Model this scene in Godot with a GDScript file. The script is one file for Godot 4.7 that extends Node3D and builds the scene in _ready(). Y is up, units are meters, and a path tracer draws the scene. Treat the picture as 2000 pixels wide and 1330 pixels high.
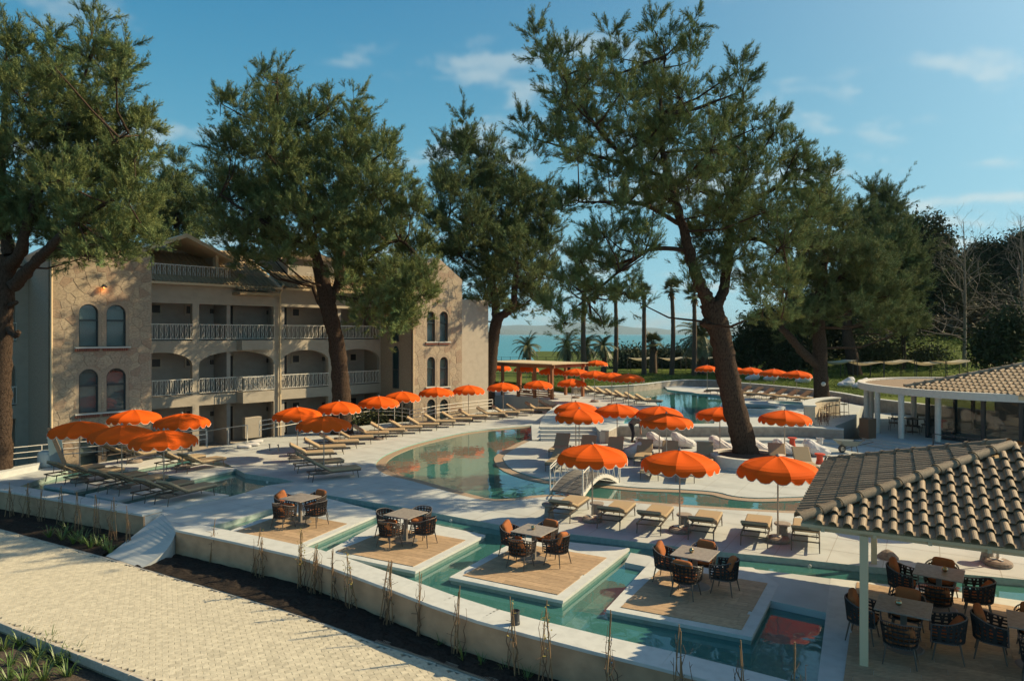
extends Node3D

# ---------------------------------------------------------------- mesh helper
class MB:
	var v := PackedVector3Array()
	var n := PackedVector3Array()
	var ix := PackedInt32Array()
	func tri(a: Vector3, b: Vector3, c: Vector3, out: Vector3) -> void:
		var g := (b - a).cross(c - a)
		if g.length_squared() < 1e-14:
			return
		var k := v.size()
		g = g.normalized()
		if g.dot(out) > 0.0:
			v.append(a); v.append(c); v.append(b)
		else:
			g = -g
			v.append(a); v.append(b); v.append(c)
		for i in 3:
			n.append(g)
			ix.append(k + i)
	func quad(a: Vector3, b: Vector3, c: Vector3, d: Vector3, out: Vector3) -> void:
		tri(a, b, c, out)
		tri(a, c, d, out)
	func smooth_tri(a: Vector3, b: Vector3, c: Vector3, na: Vector3, nb: Vector3, nc: Vector3) -> void:
		var g := (b - a).cross(c - a)
		if g.length_squared() < 1e-16:
			return
		var k := v.size()
		if g.dot(na + nb + nc) > 0.0:
			v.append(a); v.append(c); v.append(b)
			n.append(na); n.append(nc); n.append(nb)
		else:
			v.append(a); v.append(b); v.append(c)
			n.append(na); n.append(nb); n.append(nc)
		for i in 3:
			ix.append(k + i)
	func box(c: Vector3, s: Vector3, b := Basis()) -> void:
		var x := b.x * s.x * 0.5
		var y := b.y * s.y * 0.5
		var z := b.z * s.z * 0.5
		quad(c + x - y - z, c + x + y - z, c + x + y + z, c + x - y + z, x)
		quad(c - x - y - z, c - x + y - z, c - x + y + z, c - x - y + z, -x)
		quad(c - x + y - z, c + x + y - z, c + x + y + z, c - x + y + z, y)
		quad(c - x - y - z, c + x - y - z, c + x - y + z, c - x - y + z, -y)
		quad(c - x - y + z, c + x - y + z, c + x + y + z, c - x + y + z, z)
		quad(c - x - y - z, c + x - y - z, c + x + y - z, c - x + y - z, -z)
	# box with its upper edges chamfered
	func slab(c: Vector3, s: Vector3, e: float, b := Basis()) -> void:
		var x := b.x * s.x * 0.5
		var y := b.y * s.y * 0.5
		var z := b.z * s.z * 0.5
		var xi := b.x * (s.x * 0.5 - e)
		var zi := b.z * (s.z * 0.5 - e)
		var yi := b.y * (s.y * 0.5 - e)
		quad(c - xi + y - zi, c + xi + y - zi, c + xi + y + zi, c - xi + y + zi, y)
		var lo := [c - x - y - z, c + x - y - z, c + x - y + z, c - x - y + z]
		var mi := [c - x + yi - z, c + x + yi - z, c + x + yi + z, c - x + yi + z]
		var hi := [c - xi + y - zi, c + xi + y - zi, c + xi + y + zi, c - xi + y + zi]
		for i in 4:
			var j := (i + 1) % 4
			var o: Vector3 = (lo[i] + lo[j]) * 0.5 - (c - y)
			quad(lo[i], lo[j], mi[j], mi[i], o)
			quad(mi[i], mi[j], hi[j], hi[i], o + y)
		quad(lo[0], lo[1], lo[2], lo[3], -y)
	func bar(a: Vector3, b: Vector3, w: float, h: float) -> void:
		var d := b - a
		var l := d.length()
		if l < 1e-6:
			return
		var z := d / l
		var up := Vector3.UP if absf(z.y) < 0.95 else Vector3.RIGHT
		var x := up.cross(z).normalized()
		box((a + b) * 0.5, Vector3(w, h, l), Basis(x, z.cross(x), z))
	func tube(p: Array, r: Array, seg := 8, cap := true) -> void:
		var count := p.size()
		var rings := []
		var prev := Vector3.ZERO
		for i in count:
			var d: Vector3 = (p[mini(i + 1, count - 1)] - p[maxi(i - 1, 0)]).normalized()
			if i == 0:
				prev = (Vector3.UP if absf(d.y) < 0.9 else Vector3.RIGHT).cross(d).normalized()
			else:
				prev = (prev - d * prev.dot(d)).normalized()
			var q := d.cross(prev)
			var ring := []
			for k in seg:
				var a := TAU * k / seg
				ring.append(prev * cos(a) + q * sin(a))
			rings.append(ring)
		for i in count - 1:
			for k in seg:
				var m := (k + 1) % seg
				var n0: Vector3 = rings[i][k]
				var n1: Vector3 = rings[i][m]
				var n2: Vector3 = rings[i + 1][m]
				var n3: Vector3 = rings[i + 1][k]
				var a: Vector3 = p[i] + n0 * r[i]
				var b: Vector3 = p[i] + n1 * r[i]
				var c: Vector3 = p[i + 1] + n2 * r[i + 1]
				var e: Vector3 = p[i + 1] + n3 * r[i + 1]
				smooth_tri(a, b, c, n0, n1, n2)
				smooth_tri(a, c, e, n0, n2, n3)
		if cap:
			for e in [0, count - 1]:
				var o: Vector3 = (p[0] - p[1]) if e == 0 else (p[count - 1] - p[count - 2])
				for k in seg:
					tri(p[e], p[e] + rings[e][k] * r[e], p[e] + rings[e][(k + 1) % seg] * r[e], o)
	func rod(a: Vector3, b: Vector3, r: float, seg := 6) -> void:
		tube([a, b], [r, r], seg)
	func lathe(prof: Array, seg := 16, at := Vector3.ZERO) -> void:
		for i in prof.size() - 1:
			var p: Vector2 = prof[i]
			var q: Vector2 = prof[i + 1]
			var t := q - p
			if t.length() < 1e-6:
				continue
			var nn := Vector2(t.y, -t.x).normalized()
			for k in seg:
				var a := TAU * k / seg
				var b := TAU * (k + 1) / seg
				var da := Vector3(cos(a), 0, sin(a))
				var db := Vector3(cos(b), 0, sin(b))
				var na := da * nn.x + Vector3.UP * nn.y
				var nb := db * nn.x + Vector3.UP * nn.y
				var a0 := at + da * p.x + Vector3.UP * p.y
				var b0 := at + db * p.x + Vector3.UP * p.y
				var a1 := at + da * q.x + Vector3.UP * q.y
				var b1 := at + db * q.x + Vector3.UP * q.y
				smooth_tri(a0, b0, b1, na, nb, nb)
				smooth_tri(a0, b1, a1, na, nb, na)
	func prism(poly: Array, y0: float, y1: float, bottom := false) -> void:
		var pp := PackedVector2Array(poly)
		var t := Geometry2D.triangulate_polygon(pp)
		for i in range(0, t.size(), 3):
			tri(V(pp[t[i]], y1), V(pp[t[i + 1]], y1), V(pp[t[i + 2]], y1), Vector3.UP)
			if bottom:
				tri(V(pp[t[i]], y0), V(pp[t[i + 1]], y0), V(pp[t[i + 2]], y0), Vector3.DOWN)
		var area := 0.0
		for i in pp.size():
			area += pp[i].cross(pp[(i + 1) % pp.size()])
		for i in pp.size():
			var a := pp[i]
			var b := pp[(i + 1) % pp.size()]
			var o := Vector3(b.y - a.y, 0, a.x - b.x) * signf(area)
			quad(V(a, y0), V(b, y0), V(b, y1), V(a, y1), o)
	func V(p: Vector2, y: float) -> Vector3:
		return Vector3(p.x, y, p.y)
	func mesh() -> ArrayMesh:
		var m := ArrayMesh.new()
		if v.size() == 0:
			return m
		var a := []
		a.resize(Mesh.ARRAY_MAX)
		a[Mesh.ARRAY_VERTEX] = v
		a[Mesh.ARRAY_NORMAL] = n
		a[Mesh.ARRAY_INDEX] = ix
		m.add_surface_from_arrays(Mesh.PRIMITIVE_TRIANGLES, a)
		return m

var taken := {}
var M := {}
var textures := {}
var rng := RandomNumberGenerator.new()

func numbered(called: String) -> String:
	var k: int = taken.get(called, 0)
	taken[called] = k + 1
	return called if k == 0 else "%s_%03d" % [called, k]

func tag(o: Node, label: String, category := "", group := "", kind := "") -> Node:
	if label != "": o.set_meta("label", label)
	if category != "": o.set_meta("category", category)
	if group != "": o.set_meta("group", group)
	if kind != "": o.set_meta("kind", kind)
	return o

func thing(called: String, label: String, category: String, at := Vector3.ZERO, turn := 0.0, group := "") -> Node3D:
	var o := Node3D.new()
	o.name = numbered(called)
	add_child(o)
	o.position = at
	o.rotation.y = turn
	tag(o, label, category, group)
	return o

func part(called: String, what, mat: Material, parent: Node) -> MeshInstance3D:
	var o := MeshInstance3D.new()
	o.name = called
	o.mesh = what.mesh() if what is MB else what
	o.material_override = mat
	parent.add_child(o, true)
	return o

func single(called: String, what, mat: Material, label: String, category: String, at := Vector3.ZERO, turn := 0.0, group := "") -> MeshInstance3D:
	var o := part(numbered(called), what, mat, self)
	o.position = at
	o.rotation.y = turn
	tag(o, label, category, group)
	return o

func setting(called: String, what, mat: Material, parent: Node = null) -> MeshInstance3D:
	var o := part(numbered(called) if parent == null else called, what, mat, self if parent == null else parent)
	if parent == null:
		o.set_meta("kind", "structure")
	return o

func copy(o: Node3D, at: Vector3, turn: float, label: String) -> Node3D:
	var c: Node3D = o.duplicate()
	c.name = numbered(o.get_meta("base_name") if o.has_meta("base_name") else String(o.name))
	add_child(c)
	c.position = at
	c.rotation.y = turn
	c.set_meta("label", label)
	return c

# ---------------------------------------------------------------- materials
func lin(r: float, g: float, b: float, a := 1.0) -> Color:
	var c := Color(r, g, b).linear_to_srgb()
	c.a = a
	return c

func noise_tex(seed_: int, freq: float, size := 512, oct := 4, ramp: Gradient = null, normal := 0.0, kind := FastNoiseLite.TYPE_SIMPLEX_SMOOTH) -> NoiseTexture2D:
	var f := FastNoiseLite.new()
	f.seed = seed_
	f.noise_type = kind
	f.frequency = freq
	f.fractal_octaves = oct
	var t := NoiseTexture2D.new()
	t.width = size
	t.height = size
	t.seamless = true
	t.noise = f
	if ramp: t.color_ramp = ramp
	if normal > 0.0:
		t.as_normal_map = true
		t.bump_strength = normal
	return t

func ramp2(a: Color, b: Color, mid := -1.0, c := Color()) -> Gradient:
	var g := Gradient.new()
	g.set_color(0, a)
	g.set_color(1, b)
	if mid >= 0.0: g.add_point(mid, c)
	return g

func flat(c: Color, rough := 0.6, metal := 0.0) -> StandardMaterial3D:
	var m := StandardMaterial3D.new()
	m.albedo_color = c
	m.roughness = rough
	m.metallic = metal
	return m

# mottled surface: the noise runs between two multiples of the colour; scale in repeats per metre
func mottled(c: Color, lo: float, hi: float, scale: float, rough := 0.8, seed_ := 1, freq := 0.012, bump := 0.0, oct := 5) -> StandardMaterial3D:
	var m := flat(c, rough)
	var span: Array = [0.5, 1.4] if lo < 0.6 else [0.7, 1.2] if lo < 0.8 else [0.85, 1.07] if lo < 0.9 else [0.93, 1.04]
	var fq := 0.015 if freq <= 0.018 else 0.03 if freq <= 0.035 else 0.055
	var key := "%s_%s_%d" % [span[0], fq, seed_ % 2]
	if not textures.has(key):
		textures[key] = noise_tex(seed_ % 2 + 3, fq, 512, oct, ramp2(Color(span[0], span[0], span[0]), Color(span[1], span[1], span[1])))
	m.albedo_texture = textures[key]
	m.uv1_offset = Vector3(seed_ * 0.37, seed_ * 0.61, seed_ * 0.23)
	m.uv1_triplanar = true
	m.uv1_world_triplanar = true
	m.uv1_scale = Vector3.ONE * scale
	if bump > 0.0:
		m.normal_enabled = true
		var bk := "normal_%s" % fq
		if not textures.has(bk):
			textures[bk] = noise_tex(17, fq * 3.0, 512, 4, null, 4.0)
		m.normal_texture = textures[bk]
		m.normal_scale = bump / 4.0
	return m

func sky_panorama() -> ImageTexture:
	var w := 1536
	var h := 768
	var im := Image.create(w, h, false, Image.FORMAT_RGBAF)
	var f := FastNoiseLite.new()
	f.seed = 21
	f.noise_type = FastNoiseLite.TYPE_SIMPLEX_SMOOTH
	f.frequency = 0.55
	f.fractal_octaves = 6
	f.fractal_gain = 0.55
	f.domain_warp_enabled = true
	f.domain_warp_amplitude = 0.6
	f.domain_warp_frequency = 0.7
	var big := FastNoiseLite.new()
	big.seed = 5
	big.noise_type = FastNoiseLite.TYPE_SIMPLEX_SMOOTH
	big.frequency = 0.22
	var sun := Vector3(0.966 * cos(deg_to_rad(35.0)), sin(deg_to_rad(35.0)), -0.259 * cos(deg_to_rad(35.0)))
	var zen := Vector3(0.0, 0.105, 0.31)
	var hor := Vector3(0.40, 0.74, 0.84)
	for j in h:
		var el := PI * (0.5 - (j + 0.5) / h)
		var sy := sin(el)
		var cy := cos(el)
		for i in w:
			var az := TAU * (i + 0.5) / w
			var d := Vector3(sin(az) * cy, sy, -cos(az) * cy)
			var c: Vector3
			if sy <= 0.0:
				c = Vector3(0.16, 0.27, 0.30)
			else:
				var k := 1.0 - sy
				c = Vector3(lerpf(zen.x, hor.x, pow(k, 4.2)), lerpf(zen.y, hor.y, pow(k, 2.6)), lerpf(zen.z, hor.z, pow(k, 2.2)))
				c *= lerpf(1.0, 0.62, smoothstep(0.45, 0.95, sy))
				var ang := rad_to_deg(acos(clampf(d.dot(sun), -1.0, 1.0)))
				c += Vector3(0.92, 1.0, 0.95) * minf(0.8, 3.0 * exp(-ang / 16.5))
				if sy < 0.75:
					var q := d / (sy + 0.10)
					var x := q.x * 2.3 + 3.0
					var z := q.z * 3.4
					var nn := f.get_noise_2d(x, z) + 0.45 * big.get_noise_2d(x, z)
					var lowc := clampf(1.0 - sy / 0.62, 0.0, 1.0)
					var cl := smoothstep(0.26 - 0.24 * lowc, 0.54, nn) * (0.2 + 0.8 * lowc)
					c = c.lerp(Vector3(0.80, 0.88, 0.86) * (0.75 + 0.5 * exp(-ang / 60.0)), cl * 0.8)
			im.set_pixel(i, j, Color(c.x, c.y, c.z))
	return ImageTexture.create_from_image(im)

func _ready() -> void:
	rng.seed = 4
	# ---- camera
	var cam := Camera3D.new()
	cam.name = "camera"
	cam.projection = Camera3D.PROJECTION_FRUSTUM
	cam.near = 0.1
	cam.far = 40000.0
	cam.size = 2.0 * 0.1 * 665.0 / 1345.0
	cam.frustum_offset = Vector2(0, -0.1 * 13.0 / 1345.0)
	add_child(cam)
	cam.position = Vector3(0, 5.6, 0)
	cam.current = true
	# ---- sky, air and exposure
	var e := Environment.new()
	e.background_mode = Environment.BG_SKY
	var sm := PanoramaSkyMaterial.new()
	sm.panorama = sky_panorama()
	var sky := Sky.new()
	sky.sky_material = sm
	e.sky = sky
	e.background_energy_multiplier = 0.68
	e.tonemap_mode = Environment.TONE_MAPPER_LINEAR
	e.tonemap_exposure = 1.4
	e.fog_enabled = true
	e.fog_mode = Environment.FOG_MODE_EXPONENTIAL
	e.fog_density = 0.00007
	e.fog_light_color = Color(0.80, 0.93, 1.0)
	e.sdfgi_enabled = true
	e.ssao_enabled = true
	e.ssil_enabled = true
	var we := WorldEnvironment.new()
	we.name = "surroundings"
	we.environment = e
	add_child(we)
	# ---- sun: low in the east, from the right and a little ahead
	var sun := DirectionalLight3D.new()
	sun.name = "sun"
	sun.light_energy = 1.55
	sun.light_color = Color(1.0, 0.90, 0.72)
	sun.light_angular_distance = 0.5
	sun.shadow_enabled = true
	add_child(sun)
	var el := deg_to_rad(35.0)
	sun.look_at_from_position(Vector3.ZERO, Vector3(-0.966 * cos(el), -sin(el), 0.259 * cos(el)))
	# ---- the place
	materials()
	ground_and_water()
	road_and_beds()
	basin_platforms()
	hotel()
	front_pavilion()
	glass_pavilion()
	upper_terrace()
	pines()
	far_shore()
	hillside()
	umbrellas()
	loungers()
	dining()
	poolside_things()
	plants()

func materials() -> void:
	M.deck = mottled(lin(0.49, 0.515, 0.505), 0.92, 1.05, 0.11, 0.85, 3, 0.016, 0.0, 6)
	M.coping = mottled(lin(0.54, 0.56, 0.54), 0.92, 1.04, 0.2, 0.8, 5, 0.02)
	M.tan_wall = mottled(lin(0.50, 0.34, 0.22), 0.88, 1.06, 0.3, 0.9, 6, 0.015, 0.6)
	M.grey_wall = mottled(lin(0.40, 0.36, 0.31), 0.86, 1.06, 0.3, 0.9, 8, 0.015, 0.6)
	M.pool_tile = mottled(lin(0.16, 0.46, 0.43), 0.88, 1.08, 0.4, 0.5, 9, 0.03)
	M.basin_tile = mottled(lin(0.40, 0.50, 0.45), 0.85, 1.08, 0.4, 0.5, 10, 0.03)
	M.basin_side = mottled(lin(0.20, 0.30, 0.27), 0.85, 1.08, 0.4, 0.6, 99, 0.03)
	M.dark_tile = mottled(lin(0.10, 0.24, 0.25), 0.9, 1.1, 0.4, 0.5, 11, 0.03)
	M.rim = mottled(lin(0.40, 0.30, 0.21), 0.8, 1.1, 0.8, 0.6, 12, 0.03)
	M.soil = mottled(lin(0.045, 0.036, 0.030), 0.5, 1.5, 0.8, 1.0, 13, 0.03, 4.0)
	M.earth = mottled(lin(0.10, 0.085, 0.06), 0.7, 1.3, 0.1, 1.0, 14, 0.03, 2.0)
	M.grass = mottled(lin(0.12, 0.155, 0.035), 0.6, 1.3, 0.12, 1.0, 15, 0.02, 2.0)
	M.soil_brown = mottled(lin(0.085, 0.062, 0.045), 0.5, 1.5, 0.8, 1.0, 41, 0.03, 4.0)
	M.joint_sand = mottled(lin(0.31, 0.255, 0.19), 0.7, 1.2, 0.8, 1.0, 42, 0.03)
	M.kerb = mottled(lin(0.50, 0.45, 0.37), 0.8, 1.1, 0.6, 0.9, 43, 0.03)
	M.brick = []
	for k in 4:
		var t: float = [1.0, 0.95, 0.90, 1.04][k]
		M.brick.append(mottled(lin(0.60 * t, 0.55 * t, 0.425 * t), 0.84, 1.06, 0.25 + 0.07 * k, 0.9, 44 + k, 0.02, 0.6))
	M.plank = []
	for k in 4:
		var t: float = [1.0, 0.92, 1.08, 0.86][k]
		var m := mottled(lin(0.47 * t, 0.325 * t, 0.195 * t), 0.86, 1.06, 0.3, 0.7, 50 + k, 0.02, 0.3)
		m.uv1_scale = Vector3(0.35, 0.6, 0.9)
		M.plank.append(m)
	M.finial = flat(lin(0.30, 0.28, 0.25), 0.4)
	M.rock = mottled(lin(0.30, 0.245, 0.20), 0.7, 1.2, 0.8, 0.95, 60, 0.03, 2.0)
	M.rope = flat(lin(0.050, 0.044, 0.042), 0.85)
	M.rope_light = flat(lin(0.12, 0.105, 0.10), 0.7)
	M.terracotta = mottled(lin(0.37, 0.135, 0.055), 0.9, 1.06, 1.5, 0.95, 61, 0.05, 0.8)
	M.table_stone = mottled(lin(0.31, 0.275, 0.24), 0.8, 1.15, 0.6, 0.45, 62, 0.03)
	M.taupe = flat(lin(0.20, 0.175, 0.15), 0.5)
	M.gold = flat(lin(0.45, 0.36, 0.22), 0.25, 1.0)
	M.stone = []
	for k in 6:
		var t: Array = [[0.44, 0.365, 0.275], [0.46, 0.38, 0.28], [0.42, 0.35, 0.265], [0.47, 0.39, 0.285], [0.43, 0.355, 0.265], [0.38, 0.29, 0.215]][k]
		M.stone.append(mottled(lin(t[0], t[1], t[2]), 0.78, 1.1, 0.7, 0.95, 70 + k, 0.02, 2.0))
	M.mortar = mottled(lin(0.38, 0.31, 0.235), 0.85, 1.1, 0.7, 0.95, 77, 0.03, 1.0)
	M.side_stone = mottled(lin(0.40, 0.33, 0.25), 0.85, 1.08, 0.5, 0.95, 78, 0.03, 1.5)
	M.window_frame = flat(lin(0.02, 0.035, 0.042), 0.4)
	M.window_glass = flat(lin(0.05, 0.09, 0.10, 0.25), 0.02)
	M.window_glass.transparency = BaseMaterial3D.TRANSPARENCY_ALPHA
	M.window_glass_dark = flat(lin(0.02, 0.05, 0.06), 0.05)
	M.blind = flat(lin(0.16, 0.22, 0.22), 0.9)
	M.red_brick = flat(lin(0.23, 0.085, 0.06), 0.9)
	M.rail_white = flat(lin(0.68, 0.65, 0.58), 0.45)
	M.door_dark = flat(lin(0.012, 0.011, 0.013), 0.4)
	M.tile_pale = mottled(lin(0.47, 0.355, 0.215), 0.7, 1.15, 0.6, 0.9, 79, 0.04)
	M.bulb = flat(lin(1.0, 0.8, 0.5), 0.5)
	M.bulb.emission_enabled = true
	M.bulb.emission = Color(1.0, 0.66, 0.34)
	M.bulb.emission_energy_multiplier = 0.8
	M.tile = []
	M.tile_warm = []
	for k in 4:
		var t: float = [1.0, 0.85, 1.15, 0.95][k]
		var m := mottled(lin(0.30 * t, 0.215 * t, 0.13 * t), 0.55, 1.3, 1.6, 0.62, 80 + k, 0.06, 3.0)
		M.tile.append(m)
		M.tile_warm.append(mottled(lin(0.40 * t, 0.30 * t, 0.20 * t), 0.65, 1.2, 1.0, 0.8, 85 + k, 0.05, 2.0))
	M.white_plaster = mottled(lin(0.62, 0.60, 0.55), 0.92, 1.03, 0.4, 0.8, 90, 0.02)
	M.cream_wall = mottled(lin(0.58, 0.50, 0.38), 0.92, 1.03, 0.4, 0.85, 91, 0.02)
	M.old_wood = mottled(lin(0.30, 0.215, 0.145), 0.7, 1.2, 0.5, 0.9, 92, 0.04)
	M.straw = mottled(lin(0.62, 0.50, 0.32), 0.75, 1.1, 0.8, 0.95, 93, 0.04)
	M.rust_steel = flat(lin(0.10, 0.045, 0.03), 0.6)
	M.needles = flat(Color.WHITE, 0.7)
	M.needles.vertex_color_use_as_albedo = true
	M.needles.backlight_enabled = true
	M.needles.backlight = Color(0.35, 0.35, 0.35)
	M.palm_bark = mottled(lin(0.12, 0.085, 0.06), 0.5, 1.3, 1.0, 1.0, 95, 0.04)
	M.dead_leaf = flat(lin(0.20, 0.145, 0.075), 0.9)
	M.palm_leaf = [flat(lin(0.10, 0.125, 0.055), 0.5), flat(lin(0.135, 0.145, 0.06), 0.5)]
	M.far_hill = flat(lin(0.09, 0.11, 0.09), 1.0)
	M.pale_bark = flat(lin(0.20, 0.165, 0.13), 0.9)
	M.sail = flat(lin(0.62, 0.54, 0.40), 0.9)
	M.sail.backlight_enabled = true
	M.sail.backlight = lin(0.3, 0.25, 0.17)
	M.meadow = mottled(lin(0.10, 0.135, 0.035), 0.5, 1.4, 0.06, 1.0, 96, 0.03, 2.0)
	M.skin = flat(lin(0.36, 0.20, 0.13), 0.6)
	M.shirt = flat(lin(0.16, 0.165, 0.16), 0.9)
	M.navy = flat(lin(0.018, 0.022, 0.035), 0.9)
	M.bag_white = mottled(lin(0.62, 0.61, 0.60), 0.94, 1.03, 1.0, 0.9, 97, 0.03, 0.8)
	M.red_paint = flat(lin(0.55, 0.06, 0.02), 0.5)
	M.concrete = mottled(lin(0.30, 0.27, 0.235), 0.85, 1.1, 0.9, 0.9, 98, 0.03, 1.0)
	M.galvanised = flat(lin(0.16, 0.19, 0.19), 0.5, 0.4)
	M.charcoal = flat(lin(0.045, 0.05, 0.055), 0.5)
	M.pale_plastic = flat(lin(0.42, 0.50, 0.52), 0.4)
	M.blue_grey = flat(lin(0.16, 0.24, 0.28), 0.5)
	M.bridge_stone = []
	for k in 3:
		var t: float = [1.0, 0.85, 1.12][k]
		M.bridge_stone.append(mottled(lin(0.22 * t, 0.20 * t, 0.175 * t), 0.7, 1.2, 1.0, 0.9, 110 + k, 0.04, 1.5))
	M.cane = flat(lin(0.27, 0.17, 0.085), 0.8)
	M.dry_stem = flat(lin(0.15, 0.095, 0.055), 0.9)
	M.blue_tie = flat(lin(0.03, 0.14, 0.30), 0.5)
	M.yellow_leaf = flat(lin(0.26, 0.22, 0.05), 0.7)
	M.strap_leaf = [flat(lin(0.085, 0.15, 0.03), 0.45), flat(lin(0.12, 0.17, 0.04), 0.45)]
	M.joint_grey = flat(lin(0.30, 0.285, 0.25), 0.95)
	M.brown_box = flat(lin(0.13, 0.078, 0.046), 0.7)
	M.white_steel = flat(lin(0.72, 0.70, 0.64), 0.4)
	M.dark_steel = flat(lin(0.055, 0.050, 0.046), 0.45)
	M.bronze = flat(lin(0.11, 0.092, 0.075), 0.45, 0.3)
	M.plaster = mottled(lin(0.45, 0.405, 0.335), 0.9, 1.04, 0.25, 0.9, 16, 0.015, 0.4)
	M.plaster_dark = mottled(lin(0.40, 0.37, 0.33), 0.9, 1.05, 0.25, 0.9, 17, 0.015, 0.3)
	M.cream = flat(lin(0.66, 0.52, 0.33), 0.55)
	M.orange = flat(lin(0.78, 0.115, 0.012), 0.75)
	M.orange.backlight_enabled = true
	M.orange.backlight = lin(0.16, 0.02, 0.002)
	M.piping = flat(lin(0.75, 0.68, 0.58), 0.8)
	M.pole = flat(lin(0.42, 0.38, 0.33), 0.35, 0.7)
	M.cushion = mottled(lin(0.40, 0.315, 0.205), 0.93, 1.05, 1.5, 0.95, 18, 0.05, 0.8)
	M.timber = mottled(lin(0.30, 0.12, 0.048), 0.7, 1.25, 0.5, 0.7, 19, 0.03)
	M.timber.uv1_scale = Vector3(0.5, 3.0, 0.5)
	M.bark = mottled(lin(0.095, 0.066, 0.049), 0.35, 1.45, 0.5, 1.0, 20, 0.03, 9.0)
	M.bark.uv1_scale = Vector3(0.9, 0.35, 0.9)
	M.water = flat(lin(0.060, 0.225, 0.205, 0.60), 0.03)
	M.water.transparency = BaseMaterial3D.TRANSPARENCY_ALPHA
	M.water.normal_enabled = true
	M.water.normal_texture = noise_tex(31, 0.012, 512, 3, null, 1.4)
	M.water.normal_scale = 0.22
	M.water.uv1_triplanar = true
	M.water.uv1_world_triplanar = true
	M.water.uv1_scale = Vector3.ONE * 0.22
	M.glass = flat(lin(0.012, 0.02, 0.022, 0.45), 0.015)
	M.glass.transparency = BaseMaterial3D.TRANSPARENCY_ALPHA
	M.sea = flat(lin(0.04, 0.25, 0.27), 0.3)
	M.sea.normal_enabled = true
	M.sea.normal_texture = noise_tex(33, 0.02, 512, 5, null, 5.0)
	M.sea.normal_scale = 0.9
	M.sea.albedo_texture = noise_tex(34, 0.006, 512, 4, ramp2(Color(0.82, 0.82, 0.84), Color(1.0, 1.0, 1.0)))
	M.sea.uv1_triplanar = true
	M.sea.uv1_world_triplanar = true
	M.sea.uv1_scale = Vector3(0.012, 0.012, 0.03)
	for k in [M.orange, M.cushion, M.terracotta, M.needles, M.deck, M.plaster, M.plaster_dark, M.bark, M.soil, M.earth, M.grass, M.meadow, M.sail, M.rope, M.tan_wall, M.grey_wall]:
		k.metallic_specular = 0.18
	for k in M.stone + M.brick:
		k.metallic_specular = 0.2

# a polygon (x, z) as a CSG prism from y0 up to y1
func csg_poly(poly: Array, y0: float, y1: float, mat: Material, op := CSGShape3D.OPERATION_UNION) -> CSGPolygon3D:
	var p := CSGPolygon3D.new()
	var q := PackedVector2Array()
	for a in poly:
		q.append(Vector2(a.x, a.y))
	if Geometry2D.is_polygon_clockwise(q):
		q.reverse()
	p.polygon = q
	p.mode = CSGPolygon3D.MODE_DEPTH
	p.depth = y1 - y0
	p.rotation.x = PI / 2
	p.position.y = y0
	p.material = mat
	p.operation = op
	return p

func smooth_poly(pts: Array, steps := 4) -> Array:
	var out := []
	var c := pts.size()
	for i in c:
		var p0: Vector2 = pts[(i - 1 + c) % c]
		var p1: Vector2 = pts[i]
		var p2: Vector2 = pts[(i + 1) % c]
		var p3: Vector2 = pts[(i + 2) % c]
		for k in steps:
			out.append(p1.cubic_interpolate(p2, p0, p3, float(k) / steps))
	return out

func smooth_line(pts: Array, steps := 4) -> Array:
	var out := []
	var c := pts.size()
	for i in c - 1:
		var p0: Vector2 = pts[maxi(i - 1, 0)]
		var p3: Vector2 = pts[mini(i + 2, c - 1)]
		for k in steps:
			out.append(pts[i].cubic_interpolate(pts[i + 1], p0, p3, float(k) / steps))
	out.append(pts[c - 1])
	return out

func offset_line(pts: Array, d: float) -> Array:
	var out := []
	for i in pts.size():
		var t: Vector2 = (pts[mini(i + 1, pts.size() - 1)] - pts[maxi(i - 1, 0)]).normalized()
		out.append(pts[i] + Vector2(-t.y, t.x) * d)
	return out

# outer edges of the two front basins, left to right
var WALL_A: Array = [Vector2(-22.713, -26.336), Vector2(-18.182, -24.455), Vector2(-14.251, -22.551), Vector2(-11.263, -21.098)]
var WALL_B: Array = [Vector2(-9.503, -19.513), Vector2(-7.376, -18.371), Vector2(-5.068, -17.041), Vector2(-2.817, -15.155), Vector2(-1.009, -13.571), Vector2(0.918, -12.348), Vector2(2.626, -11.395), Vector2(3.807, -10.669), Vector2(4.541, -10.178)]
var DECK_FRONT: Array = [Vector2(-8.244, -20.922), Vector2(-7.422, -22.687), Vector2(-6.4, -23.911), Vector2(-3.284, -22.088), Vector2(0, -19.926), Vector2(2.793, -18.783), Vector2(5.508, -17.639), Vector2(7.127, -17.118), Vector2(8.511, -16.59), Vector2(10.82, -15.958), Vector2(12.597, -15.403)]
var POOL: Array = [Vector2(-5.841, -29.422), Vector2(-5.86, -31.781), Vector2(-5.138, -34.55), Vector2(-4.098, -36.741), Vector2(-2.887, -38.825), Vector2(-1.204, -40.495), Vector2(0.778, -41.844), Vector2(1.962, -42.554), Vector2(1.966, -40.064), Vector2(1.449, -37.473), Vector2(0.519, -34.87), Vector2(-0.308, -31.915), Vector2(-0.339, -30.371), Vector2(0.042, -28.423), Vector2(1.092, -26.709), Vector2(2.131, -26.062), Vector2(3.429, -25.619), Vector2(4.667, -25.107), Vector2(6.099, -24.858), Vector2(7.218, -24.455), Vector2(7.656, -23.835), Vector2(8.4, -23.537), Vector2(9.862, -23.686), Vector2(12.484, -23.987), Vector2(11.168, -21.459), Vector2(9.254, -21.459), Vector2(8.046, -21.644), Vector2(5.583, -22.284), Vector2(4.23, -22.755), Vector2(2.765, -23.247), Vector2(1.233, -23.686), Vector2(0, -23.104), Vector2(-0.948, -23.175), Vector2(-2.273, -24.455), Vector2(-3.682, -26.062), Vector2(-5.069, -27.489)]

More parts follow.
